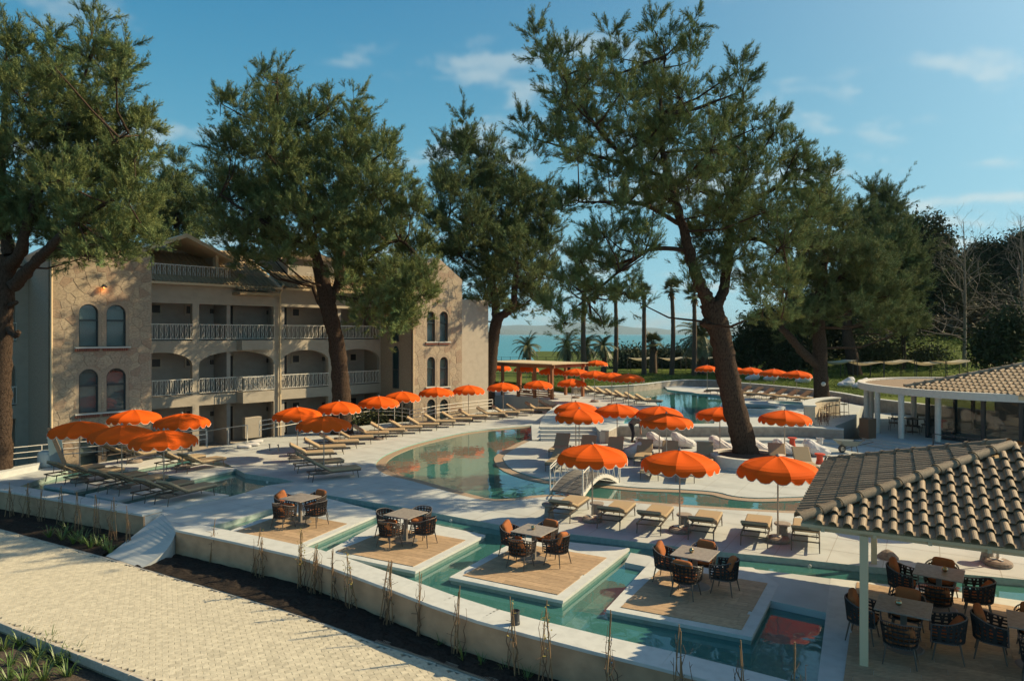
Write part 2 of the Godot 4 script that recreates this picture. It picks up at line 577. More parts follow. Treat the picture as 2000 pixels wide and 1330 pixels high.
func ground_and_water() -> void:
	# terrain under and round everything, falling to the shore behind the palms
	var g := MB.new()
	var zs := [40.0, -20.0, -60.0, -100.0, -125.0, -150.0, -185.0]
	var ys := [-1.7, -1.7, -1.7, -0.2, -0.2, -3.2, -5.6]
	for i in zs.size() - 1:
		var x0 := -320.0
		while x0 < 320.0:
			g.quad(Vector3(x0, ys[i], zs[i]), Vector3(x0 + 40, ys[i], zs[i]), Vector3(x0 + 40, ys[i + 1], zs[i + 1]), Vector3(x0, ys[i + 1], zs[i + 1]), Vector3.UP)
			x0 += 40.0
	setting("ground", g, M.earth)
	var s := MB.new()
	s.quad(Vector3(-16000, -5.0, -120), Vector3(16000, -5.0, -120), Vector3(16000, -5.0, -15500), Vector3(-16000, -5.0, -15500), Vector3.UP)
	setting("sea", s, M.sea)
	# main deck at the level of the photograph's paving, with the pools cut out of it
	var outline := []
	outline.append_array(WALL_A)
	outline.append(Vector2(-10.929, -21.459))
	outline.append(Vector2(-9.807, -19.926))
	outline.append_array(offset_line(WALL_B, 0.0))
	outline.append_array([Vector2(8.5, -5.5), Vector2(34, -5.5), Vector2(34, -33.5), Vector2(17.6, -35.6), Vector2(15.2, -36.4), Vector2(5.6, -36.6), Vector2(2.4, -38.0), Vector2(1.7, -40.6), Vector2(4.4, -48.9), Vector2(3.0, -51.6), Vector2(-1.6, -51.0), Vector2(-3.4, -47.2), Vector2(-5.3, -44.4), Vector2(-8.0, -43.2), Vector2(-13.5, -36.9), Vector2(-15.3, -32.6), Vector2(-20.3, -28.0), Vector2(-23.0, -26.9)])
	var deck := CSGCombiner3D.new()
	deck.name = "pool_deck"
	add_child(deck)
	deck.set_meta("kind", "structure")
	deck.add_child(csg_poly(outline, -1.6, 0.0, M.deck))
	deck.add_child(csg_poly(smooth_poly(POOL, 3), -1.25, 0.3, M.pool_tile, CSGShape3D.OPERATION_SUBTRACTION))
	# basin in front: between the outer wall and the deck edge
	var inner := offset_line(WALL_B, -0.62)
	inner[0] = Vector2(-8.972, -19.717)
	var basin := []
	for p in inner.slice(0, 8):
		basin.append(p)
	basin.append_array([Vector2(4.13, -11.109), Vector2(5.286, -11.109), Vector2(7.9, -11.2), Vector2(13.0, -15.0), Vector2(12.597, -15.403)])
	var back := DECK_FRONT.duplicate()
	back.reverse()
	for p in back.slice(1):
		basin.append(p)
	deck.add_child(csg_poly(basin, -0.58, 0.3, M.basin_tile, CSGShape3D.OPERATION_SUBTRACTION))
	# left basin with the lounger platforms
	var left: Array = [Vector2(-18.098, -24.94), Vector2(-14.783, -23.391), Vector2(-11.572, -21.769), Vector2(-10.694, -21.959), Vector2(-9.8, -23.537), Vector2(-9.43, -24.297), Vector2(-9.043, -25.446), Vector2(-8.235, -26.062), Vector2(-9.035, -26.709), Vector2(-10.708, -27.59), Vector2(-12.395, -29.771), Vector2(-14.471, -31.647), Vector2(-16.333, -31.383), Vector2(-18.667, -29.889), Vector2(-18.252, -27.896)]
	deck.add_child(csg_poly(left, -0.62, 0.3, M.basin_tile, CSGShape3D.OPERATION_SUBTRACTION))
	# fine joints between the large paving slabs
	var joints := MB.new()
	var ju := Vector2(0.857, 0.515)
	var jv := Vector2(0.515, -0.857)
	for k in range(-40, 60):
		for way in 2:
			var d: Vector2 = ju if way == 0 else jv
			var o: Vector2 = Vector2(-2.0, -24.0) + (jv if way == 0 else ju) * (k * 1.2)
			var lines := Geometry2D.intersect_polyline_with_polygon(PackedVector2Array([o - d * 60, o + d * 60]), PackedVector2Array(outline))
			for hole in [smooth_poly(POOL, 3), basin, left]:
				var nxt := []
				for l in lines:
					nxt.append_array(Geometry2D.clip_polyline_with_polygon(l, PackedVector2Array(hole)))
				lines.assign(nxt)
			var hw := Vector2(-d.y, d.x) * 0.006
			for l in lines:
				for q in l.size() - 1:
					var a: Vector2 = l[q]
					var b: Vector2 = l[q + 1]
					joints.quad(Vector3(a.x - hw.x, 0.003, a.y - hw.y), Vector3(b.x - hw.x, 0.003, b.y - hw.y), Vector3(b.x + hw.x, 0.003, b.y + hw.y), Vector3(a.x + hw.x, 0.003, a.y + hw.y), Vector3.UP)
	setting("paving_joints", joints, M.joint_grey)
	# low curb at the left end of that basin
	var cb := MB.new()
	cb.prism([Vector2(-20.054, -25.446), Vector2(-19.433, -28.104), Vector2(-19.707, -28.748), Vector2(-20.755, -26.336)], -0.05, 0.24)
	setting("curb", cb, M.coping)
	# water sheets
	var w := MB.new()
	w.prism(smooth_poly(POOL, 3), -0.06, -0.055)
	setting("pool_water", w, M.water)
	var w2 := MB.new()
	w2.prism(basin, -0.16, -0.155)
	setting("pool_water", w2, M.water)
	var w3 := MB.new()
	w3.prism(left, -0.19, -0.185)
	setting("pool_water", w3, M.water)
	# brown submerged ledge round the left end of the main pool
	var sp := smooth_poly(POOL, 3)
	var inside := Geometry2D.offset_polygon(PackedVector2Array(sp), -0.42)
	var ledge := CSGCombiner3D.new()
	ledge.name = "pool_ledge"
	add_child(ledge)
	ledge.set_meta("kind", "structure")
	ledge.add_child(csg_poly(Geometry2D.offset_polygon(PackedVector2Array(sp), 0.02)[0], -1.2, -0.03, M.rim))
	ledge.add_child(csg_poly(inside[0], -1.3, 0.1, M.rim, CSGShape3D.OPERATION_SUBTRACTION))
	# outer walls with coping slabs
	basin_wall(WALL_A, "wall_left", -1.35)
	basin_wall(WALL_B, "wall_front", -1.35)

func basin_wall(line: Array, called: String, y0: float) -> void:
	var o := offset_line(line, 0.05)
	var i := offset_line(line, -0.55)
	var m := MB.new()
	var poly := o.duplicate()
	var r := i.duplicate()
	r.reverse()
	poly.append_array(r)
	m.prism(poly, y0, 0.02)
	var wall := setting(called, m, M.tan_wall)
	# coping slabs laid end to end
	var c := Curve2D.new()
	for p in line:
		c.add_point(p)
	var length := c.get_baked_length()
	var count := int(length / 1.2)
	for k in count:
		var a := c.sample_baked(length * k / count)
		var b := c.sample_baked(length * (k + 1) / count)
		var t := (b - a).normalized()
		var nn := Vector2(-t.y, t.x)
		var s := MB.new()
		var l := a.distance_to(b) + 0.012
		s.slab(Vector3.ZERO, Vector3(l, 0.06, 0.68), 0.008)
		var slab := part("coping_slab", s, M.coping, wall)
		var mid := (a + b) * 0.5 - nn * 0.25
		slab.position = Vector3(mid.x, 0.05, mid.y)
		slab.rotation.y = -t.angle()

var ROAD: Array = [Vector2(-24.186, -26.234), Vector2(-16.492, -22.182), Vector2(-12.795, -20.127), Vector2(-10.022, -18.542), Vector2(-7.652, -17.153), Vector2(-5.407, -15.809), Vector2(-3.986, -14.892), Vector2(-2.754, -14.029), Vector2(-1.794, -13.407), Vector2(-0.955, -12.839), Vector2(0.09, -12.105), Vector2(1.255, -11.253), Vector2(-2.675, -9.992), Vector2(-4.938, -11.451), Vector2(-6.607, -12.498), Vector2(-8.317, -13.429), Vector2(-11.17, -15.024), Vector2(-17.057, -18.501)]

func road_and_beds() -> void:
	var bed := MB.new()
	bed.prism(ROAD, -1.5, -0.735)
	var road := setting("road", bed, M.joint_sand)
	var a := Vector2(0.89, -0.456)
	var b := Vector2(0.456, 0.89)
	var poly := PackedVector2Array(ROAD)
	var inner := Geometry2D.offset_polygon(poly, -0.05)[0]
	var spots := []
	for j in range(-220, 220):
		for i in range(-120, 120):
			var c := Vector2(-6.0, -17.0) + a * ((i + (0.5 if posmod(j, 2) == 1 else 0.0)) * 0.226) + b * (j * 0.113)
			if c.y > -8.5 or c.distance_to(Vector2(-6, -16)) > 13.5:
				continue
			if Geometry2D.is_point_in_polygon(c, inner):
				spots.append(c)
	spots.sort_custom(func(p, q): return p.length() < q.length())
	var proto := []
	for k in 3:
		var m := MB.new()
		m.slab(Vector3.ZERO, Vector3(0.222, 0.05, 0.109), 0.005)
		proto.append(m.mesh())
	var rest := MB.new()
	var rest2 := MB.new()
	var turn := -a.angle()
	var shown := 0
	for c in spots:
		var y := -0.725 + rng.randf_range(-0.0015, 0.0015)
		if shown < 300 and c.y < -12.55:
			var o := part("paving_brick", proto[shown % 3], M.brick[rng.randi() % 4], road)
			o.position = Vector3(c.x, y, c.y)
			o.rotation.y = turn + rng.randf_range(-0.01, 0.01)
			shown += 1
		else:
			var r := rest if rng.randf() < 0.5 else rest2
			r.slab(Vector3(c.x, y, c.y), Vector3(0.222, 0.05, 0.109), 0.005, Basis(Vector3.UP, turn))
	var o1 := part("paving_bricks", rest, M.brick[0], road)
	o1.set_meta("kind", "stuff")
	var o2 := part("paving_bricks", rest2, M.brick[1], road)
	o2.set_meta("kind", "stuff")
	# kerb stones along both edges
	kerb(ROAD.slice(0, 12), road, 0.09, -0.695)
	var near := ROAD.slice(13)
	kerb(near, road, 0.09, -0.69)
	# soil beds
	var edge_a := []
	for p in ROAD.slice(0, 3):
		edge_a.append(p)
	edge_a.append(Vector2(-11.685, -19.524))
	setting("planting_soil", soil_patch(edge_a, offset_line(WALL_A, 0.04), 60, -0.68, -0.60), M.soil)
	var edge_b := []
	edge_b.append(Vector2(-10.241, -18.664))
	for p in ROAD.slice(3, 13):
		edge_b.append(p)
	setting("planting_soil", soil_patch(edge_b, offset_line(WALL_B, 0.04), 110, -0.68, -0.62), M.soil)
	var lo: Array = near.duplicate()
	lo.reverse()
	setting("planting_soil", soil_patch(lo, offset_line(lo, 5.0), 60, -0.92, -1.05), M.soil_brown)
	# ramp from the road up to the deck
	var m := MB.new()
	var l0: Vector3 = Vector3(-11.514, -0.7, -19.479)
	var l1: Vector3 = Vector3(-10.897, 0, -21.459)
	var r0: Vector3 = Vector3(-9.959, -0.7, -18.501)
	var r1: Vector3 = Vector3(-9.567, 0, -19.615)
	var pl := []
	var pr := []
	for i in 13:
		var t := i / 12.0
		var y := -0.69 + 0.692 * lerpf(t, smoothstep(0.0, 1.0, t), 0.25)
		var cl := l0.lerp(l1, t)
		var cr := r0.lerp(r1, t) + Vector3(0.22, 0, 0.05) * sin(PI * t)
		pl.append(Vector3(cl.x, y, cl.z))
		pr.append(Vector3(cr.x, y, cr.z))
	for i in 12:
		m.quad(pl[i], pl[i + 1], pr[i + 1], pr[i], Vector3.UP)
		m.quad(pl[i], pl[i + 1], pl[i + 1] + Vector3.DOWN * 0.8, pl[i] + Vector3.DOWN * 0.8, Vector3.LEFT)
		m.quad(pr[i], pr[i + 1], pr[i + 1] + Vector3.DOWN * 0.8, pr[i] + Vector3.DOWN * 0.8, Vector3(0.5, 0, 1))
	setting("ramp", m, M.deck)
	# slotted drain along the road edge
	var dr := thing("drain_grate", "slotted metal channel drain along the paved road edge", "drain")
	var frame := MB.new()
	var slots := MB.new()
	var line := [Vector2(-2.767, -14.099), Vector2(-1.803, -13.471), Vector2(-0.959, -12.897), Vector2(-0.371, -12.479), Vector2(0.09, -12.157)]
	for i in line.size() - 1:
		var p: Vector2 = line[i]
		var q: Vector2 = line[i + 1]
		var t := (q - p).normalized()
		var nn := Vector2(-t.y, t.x)
		for s in [-0.055, 0.055]:
			frame.bar(Vector3(p.x, -0.672, p.y) + Vector3(nn.x, 0, nn.y) * s, Vector3(q.x, -0.672, q.y) + Vector3(nn.x, 0, nn.y) * s, 0.012, 0.02)
		var k := 0.0
		while k < p.distance_to(q):
			var c := p + t * k
			slots.bar(Vector3(c.x, -0.674, c.y) + Vector3(nn.x, 0, nn.y) * 0.05, Vector3(c.x, -0.674, c.y) - Vector3(nn.x, 0, nn.y) * 0.05, 0.016, 0.012)
			k += 0.04
	part("frame", frame, M.pole, dr)
	part("bars", slots, M.pole, dr)

func kerb(line: Array, parent: Node, w: float, y: float) -> void:
	var c := Curve2D.new()
	for p in line:
		c.add_point(p)
	var length := c.get_baked_length()
	var count := int(length / 0.8)
	for k in count:
		var a := c.sample_baked(length * k / count)
		var b := c.sample_baked(length * (k + 1) / count)
		var s := MB.new()
		s.slab(Vector3.ZERO, Vector3(a.distance_to(b) - 0.008, 0.16, w), 0.01)
		var o := part("kerb_stone", s, M.kerb, parent)
		o.position = Vector3((a.x + b.x) * 0.5, y - 0.08 + rng.randf_range(-0.004, 0.004), (a.y + b.y) * 0.5)
		o.rotation.y = -(b - a).angle() + rng.randf_range(-0.006, 0.006)

# lumpy strip of soil between two lines
func soil_patch(la: Array, lb: Array, count: int, ya: float, yb: float) -> MB:
	var ca := Curve2D.new()
	for p in la: ca.add_point(p)
	var cb := Curve2D.new()
	for p in lb: cb.add_point(p)
	var f := FastNoiseLite.new()
	f.seed = 3
	f.frequency = 1.1
	f.fractal_octaves = 4
	var rows := []
	var across := 16
	for i in count + 1:
		var t := float(i) / count
		var p := ca.sample_baked(ca.get_baked_length() * t)
		var q := cb.sample_baked(cb.get_baked_length() * t)
		var row := []
		for j in across + 1:
			var s := float(j) / across
			var c := p.lerp(q, s)
			var bump := sin(PI * s) * 0.035 + f.get_noise_2d(c.x * 2.0, c.y * 2.0) * 0.07 * (0.3 + sin(PI * s))
			row.append(Vector3(c.x, lerpf(ya, yb, s) + bump, c.y))
		rows.append(row)
	var m := MB.new()
	for i in count:
		for j in across:
			m.quad(rows[i][j], rows[i + 1][j], rows[i + 1][j + 1], rows[i][j + 1], Vector3.UP)
	return m

# ---------------------------------------------------------------- platforms standing in the basins
func basin_platforms() -> void:
	platform([Vector2(-8.09, -19.362), Vector2(-5.613, -17.976), Vector2(-4.092, -21.582), Vector2(-6.604, -23.686)], 2.6, 0.2)
	platform([Vector2(-4.787, -17.639), Vector2(-2.298, -16.268), Vector2(-0.769, -19.165), Vector2(-3.649, -21.157)], 2.75, 0.2)
	platform([Vector2(-1.415, -15.857), Vector2(1.055, -14.485), Vector2(3.047, -17.976), Vector2(0.281, -18.925)], 3.1, 0.2)
	platform([Vector2(1.946, -14), Vector2(4.425, -12.745), Vector2(5.967, -15.434), Vector2(5.759, -16.481), Vector2(3.476, -17.002)], 3.1, 0.2)
	# slab lying between the last two platforms and the next one
	var s := MB.new()
	s.prism([Vector2(2.787, -16.964), Vector2(3.343, -16.59), Vector2(3.652, -17.355), Vector2(3.057, -17.722)], -0.6, -0.03)
	setting("stepping_slab", s, M.deck)
	var s2 := MB.new()
	s2.prism([Vector2(5.428, -14.485), Vector2(6.341, -13.846), Vector2(7.435, -15.724), Vector2(5.649, -16.481), Vector2(5.757, -15.124)], -0.6, -0.008)
	setting("stepping_slab", s2, M.deck)
	# wide terrace under the tiled roof
	var e := [Vector2(4.919, -11.028), Vector2(3.93, -9.439), Vector2(5.551, -8.295), Vector2(14.041, -11.109), Vector2(11.838, -13.846), Vector2(10.728, -14.429), Vector2(9.91, -14.827), Vector2(7.322, -15.757)]
	var t := MB.new()
	t.prism(e, -0.6, -0.07)
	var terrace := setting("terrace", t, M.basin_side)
	var tl := MB.new()
	tl.prism(Array(Geometry2D.offset_polygon(PackedVector2Array(e), 0.02)[0]), -0.068, 0.0, true)
	part("border", tl, M.coping, terrace)
	planks(terrace, Vector2(4.873, -11.109), Vector2(7.252, -15.434), 26, 16, 0.42, PackedVector2Array(e))
	# platforms of the left basin
	for q in [[Vector2(-12.634, -22.687), Vector2(-10.908, -21.832), Vector2(-9.867, -23.911), Vector2(-11.644, -24.858)], [Vector2(-14.856, -23.987), Vector2(-13.244, -23.104), Vector2(-12.218, -25.36), Vector2(-14, -26.336)], [Vector2(-17.311, -25.446), Vector2(-15.665, -24.614), Vector2(-14.588, -26.804), Vector2(-16.489, -27.896)], [Vector2(-14.926, -28), Vector2(-12.491, -26.709), Vector2(-11.498, -28.639), Vector2(-13.778, -29.889)], [Vector2(-18.156, -29.422), Vector2(-15.849, -28.423), Vector2(-14.85, -30.494), Vector2(-17.176, -31.647)]]:
		var m := MB.new()
		m.prism(q, -0.62, -0.09)
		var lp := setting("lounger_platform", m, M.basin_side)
		var lid := MB.new()
		lid.prism(Array(Geometry2D.offset_polygon(PackedVector2Array(q), 0.02)[0]), -0.088, 0.0, true)
		part("top_slab", lid, M.coping, lp)

func platform(q: Array, depth: float, border: float) -> void:
	var m := MB.new()
	m.prism(q, -0.6, -0.07)
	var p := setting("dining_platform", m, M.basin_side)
	var lid := MB.new()
	lid.prism(Array(Geometry2D.offset_polygon(PackedVector2Array(q), 0.025)[0]), -0.068, 0.0, true)
	part("border", lid, M.coping, p)
	var a: Vector2 = (q[1] - q[0])
	var width := a.length()
	a = a.normalized()
	var b := Vector2(a.y, -a.x)
	var side: Vector2 = ((q[2] - q[1]).normalized())
	var o: Vector2 = q[0] + a * border + side * border
	var l := width - 2.0 * border
	var rows := int((depth - border) / 0.2)
	for r in rows:
		var x := -rng.randf_range(0.0, 1.0)
		while x < l:
			var x0 := maxf(x, 0.0)
			var x1 := minf(x + 1.2, l)
			if x1 - x0 > 0.06:
				plank(p, o + a * x0 + side * (r * 0.2), o + a * x1 + side * (r * 0.2), side * 0.2)
			x += 1.2

func plank(parent: Node, a: Vector2, b: Vector2, side: Vector2) -> void:
	var g := 0.003
	var t := (b - a).normalized()
	var m := MB.new()
	var c := [a + t * g + side * 0.015, b - t * g + side * 0.015, b - t * g + side * 0.985, a + t * g + side * 0.985]
	m.prism(c, 0.0, 0.014 + rng.randf_range(0.0, 0.002))
	part("plank", m, M.plank[rng.randi() % 4], parent)

func planks(parent: Node, o: Vector2, along: Vector2, rows: int, cols: int, inset: float, clip: PackedVector2Array) -> void:
	var side := (along - o).normalized()
	var a := Vector2(-side.y, side.x)
	if a.x < 0: a = -a
	for r in rows:
		var x := inset - rng.randf_range(0.0, 1.0) * 1.2
		for k in cols:
			var p := o + a * maxf(x, inset) + side * (r * 0.2 + 0.05)
			var q := o + a * (x + 1.2) + side * (r * 0.2 + 0.05)
			x += 1.2
			if q.distance_to(p) < 0.1 or p.x > 14.0:
				continue
			if Geometry2D.is_point_in_polygon(p + side * 0.2, clip) and Geometry2D.is_point_in_polygon(q + side * 0.2, clip) and Geometry2D.is_point_in_polygon(p, clip) and Geometry2D.is_point_in_polygon(q, clip):
				plank(parent, p, q, side * 0.2)

# ---------------------------------------------------------------- hotel: s runs along the front, t out of it, y up
var FE := Vector3(0.6871, 0, -0.7265)
var FN := Vector3(0.7265, 0, 0.6871)
func F(s: float, y: float, t := 0.0) -> Vector3:
	return FE * s + FN * t + Vector3(0, y, 0)

# wall panel in the plane t between s0..s1, y0..y1, with openings [s0, s1, y0, y1, arch_rise, tip]
func wall_panel(m: MB, s0: float, s1: float, y0: float, y1: float, t: float, th: float, holes: Array, out := 1.0) -> void:
	var outer := PackedVector2Array([Vector2(s0, y0), Vector2(s1, y0), Vector2(s1, y1), Vector2(s0, y1)])
	var polys := [outer]
	var hp := []
	for h in holes:
		hp.append(arch_outline(h))
	# split the panel into vertical strips so that no polygon needs a hole
	var cuts := [s0]
	for h in holes:
		cuts.append((h[0] + h[1]) * 0.5)
	cuts.append(s1)
	cuts.sort()
	for i in cuts.size() - 1:
		if cuts[i + 1] - cuts[i] < 0.001:
			continue
		var strip := [PackedVector2Array([Vector2(cuts[i], y0), Vector2(cuts[i + 1], y0), Vector2(cuts[i + 1], y1), Vector2(cuts[i], y1)])]
		for h in hp:
			var nxt := []
			for q in strip:
				for r in Geometry2D.clip_polygons(q, h):
					if not Geometry2D.is_polygon_clockwise(r):
						nxt.append(r)
			strip = nxt
		for q in strip:
			var tr := Geometry2D.triangulate_polygon(q)
			for k in range(0, tr.size(), 3):
				m.tri(F(q[tr[k]].x, q[tr[k]].y, t), F(q[tr[k + 1]].x, q[tr[k + 1]].y, t), F(q[tr[k + 2]].x, q[tr[k + 2]].y, t), FN * out)
				m.tri(F(q[tr[k]].x, q[tr[k]].y, t - th * out), F(q[tr[k + 1]].x, q[tr[k + 1]].y, t - th * out), F(q[tr[k + 2]].x, q[tr[k + 2]].y, t - th * out), -FN * out)
	for h in hp:
		var c := Vector2.ZERO
		for p in h: c += p / h.size()
		for i in h.size():
			var a: Vector2 = h[i]
			var b: Vector2 = h[(i + 1) % h.size()]
			var mid := c - (a + b) * 0.5
			m.quad(F(a.x, a.y, t), F(b.x, b.y, t), F(b.x, b.y, t - th * out), F(a.x, a.y, t - th * out), F(mid.x, mid.y))
	for e in [[Vector2(s0, y0), Vector2(s0, y1), -FE], [Vector2(s1, y0), Vector2(s1, y1), FE], [Vector2(s0, y1), Vector2(s1, y1), Vector3.UP], [Vector2(s0, y0), Vector2(s1, y0), Vector3.DOWN]]:
		m.quad(F(e[0].x, e[0].y, t), F(e[1].x, e[1].y, t), F(e[1].x, e[1].y, t - th * out), F(e[0].x, e[0].y, t - th * out), e[2])

func arch_outline(h: Array) -> PackedVector2Array:
	var o := PackedVector2Array([Vector2(h[0], h[2]), Vector2(h[1], h[2])])
	var rise: float = h[4] if h.size() > 4 else 0.0
	var top: float = h[3] - rise
	if rise <= 0.0:
		o.append(Vector2(h[1], h[3]))
		o.append(Vector2(h[0], h[3]))
	else:
		for k in 13:
			var a := PI * k / 12.0
			o.append(Vector2((h[0] + h[1]) * 0.5 + cos(a) * (h[1] - h[0]) * 0.5, top + sin(a) * rise))
	return o

# arched window: frame, panes, sill of small bricks; set in the wall plane t
func arched_window(parent: Node, s0: float, s1: float, y0: float, y1: float, t: float, rise: float, sill := true) -> void:
	var fr := MB.new()
	var o := arch_outline([s0, s1, y0, y1, rise])
	for i in o.size():
		var a := o[i]
		var b := o[(i + 1) % o.size()]
		fr.bar(F(a.x, a.y, t - 0.14), F(b.x, b.y, t - 0.14), 0.09, 0.07)
	var midy := y0 + (y1 - y0) * 0.62
	fr.bar(F(s0, midy, t - 0.14), F(s1, midy, t - 0.14), 0.09, 0.09)
	var frame := part("window_frame", fr, M.window_frame, parent)
	for q in [PackedVector2Array([Vector2(s0, y0), Vector2(s1, y0), Vector2(s1, midy), Vector2(s0, midy)]), Geometry2D.intersect_polygons(o, PackedVector2Array([Vector2(s0 - 1, midy), Vector2(s1 + 1, midy), Vector2(s1 + 1, y1 + 1), Vector2(s0 - 1, y1 + 1)]))[0]]:
		var g := MB.new()
		var tr := Geometry2D.triangulate_polygon(q)
		for k in range(0, tr.size(), 3):
			g.tri(F(q[tr[k]].x, q[tr[k]].y, t - 0.16), F(q[tr[k + 1]].x, q[tr[k + 1]].y, t - 0.16), F(q[tr[k + 2]].x, q[tr[k + 2]].y, t - 0.16), FN)
		part("pane", g, M.window_glass, frame)
	# roller blind inside
	var bl := MB.new()
	bl.box(F((s0 + s1) * 0.5, (y0 + midy) * 0.5 + 0.2, t - 0.32), Vector3(s1 - s0, midy - y0 + 0.7, 0.02), Basis(FE, Vector3.UP, FN))
	part("blind", bl, M.blind, frame)
	if sill:
		var sl := MB.new()
		sl.box(F((s0 + s1) * 0.5, y0 - 0.05, t + 0.03), Vector3(s1 - s0 + 0.35, 0.06, 0.2), Basis(FE, Vector3.UP, FN))
		var so := part("sill", sl, M.coping, frame)
		var n := int((s1 - s0 + 0.3) / 0.09)
		var br := MB.new()
		for k in n:
			br.box(F(s0 - 0.13 + 0.09 * k, y0 - 0.145, t + 0.03), Vector3(0.07, 0.12, 0.13), Basis(FE, Vector3.UP, FN))
		part("sill_bricks", br, M.red_brick, frame)

# irregular fieldstones standing proud of a wall plane; place(s, y) -> point, out = normal
func stones(parent: Node, origin: Callable, along: Vector3, out: Vector3, w: float, y0: float, y1: float, size: float, gap: Array, seed_: int, limit: int, top: Callable) -> void:
	var r := RandomNumberGenerator.new()
	r.seed = seed_
	var nx := int(w / size)
	var ny := int((y1 - y0) / (size * 0.82))
	var pts := {}
	for i in range(-1, nx + 2):
		for j in range(-1, ny + 2):
			pts[Vector2i(i, j)] = Vector2((i + 0.5 + r.randf_range(-0.42, 0.42)) * w / nx, y0 + (j + 0.5 + r.randf_range(-0.42, 0.42)) * (y1 - y0) / ny)
	var made := 0
	var rest := MB.new()
	var order := []
	for i in nx:
		for j in ny:
			order.append(Vector2i(i, j))
	for k in range(order.size() - 1, 0, -1):
		var q := r.randi() % (k + 1)
		var tmp = order[k]
		order[k] = order[q]
		order[q] = tmp
	for id in order:
		var c: Vector2 = pts[id]
		var poly := PackedVector2Array([c + Vector2(-1, -1), c + Vector2(1, -1), c + Vector2(1, 1), c + Vector2(-1, 1)])
		for di in range(-2, 3):
			for dj in range(-2, 3):
				var o = pts.get(id + Vector2i(di, dj))
				if o == null or (di == 0 and dj == 0):
					continue
				var d: Vector2 = (o - c)
				var l := d.length()
				d /= l
				var side := Vector2(-d.y, d.x)
				var p := c + d * (l * 0.5 - 0.004)
				var half := PackedVector2Array([p + side * 4, p - side * 4, p - side * 4 - d * 6, p + side * 4 - d * 6])
				var res := Geometry2D.intersect_polygons(poly, half)
				if res.size(): poly = res[0]
		var lim := PackedVector2Array([Vector2(0.0, y0), Vector2(w, y0), Vector2(w, y1), Vector2(0.0, y1)])
		var cut := Geometry2D.intersect_polygons(poly, lim)
		if cut.is_empty(): continue
		poly = cut[0]
		for h in gap:
			var left := Geometry2D.clip_polygons(poly, h)
			poly = left[0] if left.size() and not Geometry2D.is_polygon_clockwise(left[0]) else PackedVector2Array()
			if poly.is_empty(): break
		if poly.size() < 3: continue
		var ctr := Vector2.ZERO
		for p in poly: ctr += p / poly.size()
		if top.call(ctr.x) < ctr.y + 0.1: continue
		var m: MB = MB.new() if made < limit else rest
		var proud := r.randf_range(0.004, 0.016)
		var base: Vector3 = origin.call(0.0)
		var ring := []
		var cap := []
		for p in poly:
			ring.append(base + along * p.x + Vector3(0, p.y, 0) - out * 0.02)
			var q := ctr + (p - ctr) * 0.94
			cap.append(base + along * q.x + Vector3(0, q.y, 0) + out * proud)
		var mid := base + along * ctr.x + Vector3(0, ctr.y, 0) + out * (proud + 0.004)
		for k in poly.size():
			var l := (k + 1) % poly.size()
			var o: Vector3 = (ring[k] + ring[l]) * 0.5 - mid + out * 0.05
			m.quad(ring[k], ring[l], cap[l], cap[k], o + out * 0.1)
			m.tri(cap[k], cap[l], mid, out)
		if made < limit:
			part("stone", m, M.stone[r.randi() % M.stone.size()], parent)
			made += 1
	if rest.v.size():
		part("stones", rest, M.stone[0], parent).set_meta("kind", "stuff")

# railing of upright bars with a wavy pair between, in the plane t
func railing(parent: Node, p0: Vector3, p1: Vector3, h: float) -> void:
	var m := MB.new()
	var d := (p1 - p0)
	var l := d.length()
	d /= l
	var up := Vector3.UP
	m.bar(p0 + up * h, p1 + up * h, 0.05, 0.05)
	m.bar(p0 + up * 0.1, p1 + up * 0.1, 0.035, 0.035)
	var n := int(l / 0.13)
	for k in n + 1:
		var q := p0 + d * (l * k / n)
		m.bar(q + up * 0.1, q + up * h, 0.022, 0.022)
		if k % 2 == 1 and k < n:
			var a := q + d * (l / n) * 0.5
			m.bar(a + up * 0.12 - d * 0.04, a + up * h * 0.38 + d * 0.04, 0.015, 0.02)
			m.bar(a + up * h * 0.38 + d * 0.04, a + up * h * 0.68 - d * 0.04, 0.015, 0.02)
			m.bar(a + up * h * 0.68 - d * 0.04, a + up * h * 0.95 + d * 0.04, 0.015, 0.02)
	part("balcony_railing", m, M.rail_white, parent)

# pan tiles laid in lines on a slope: o = lower corner, a = along the eave, b = up the slope
func tile_field(m: MB, o: Vector3, a: Vector3, b: Vector3, wide: float, high: float, step := 0.24, course := 0.36) -> void:
	var nn := a.cross(b).normalized()
	if nn.y < 0: nn = -nn
	var nx := int(wide / step)
	var ny := int(high / course)
	for j in ny:
		for i in nx:
			var p := o + a * (i * step) + b * (j * course) + nn * (0.02)
			var prev := p
			for k in 5:
				var an := PI * k / 4.0
				var x := step * 0.3 - cos(an) * step * 0.3
				var c := p + a * x + nn * (sin(an) * 0.075)
				if k > 0:
					m.quad(prev, c, c + b * course * 1.05 - nn * 0.02, prev + b * course * 1.05 - nn * 0.02, nn)
				prev = c
			m.quad(p + a * step * 0.6, p + a * step, p + a * step + b * course, p + a * step * 0.6 + b * course, nn)

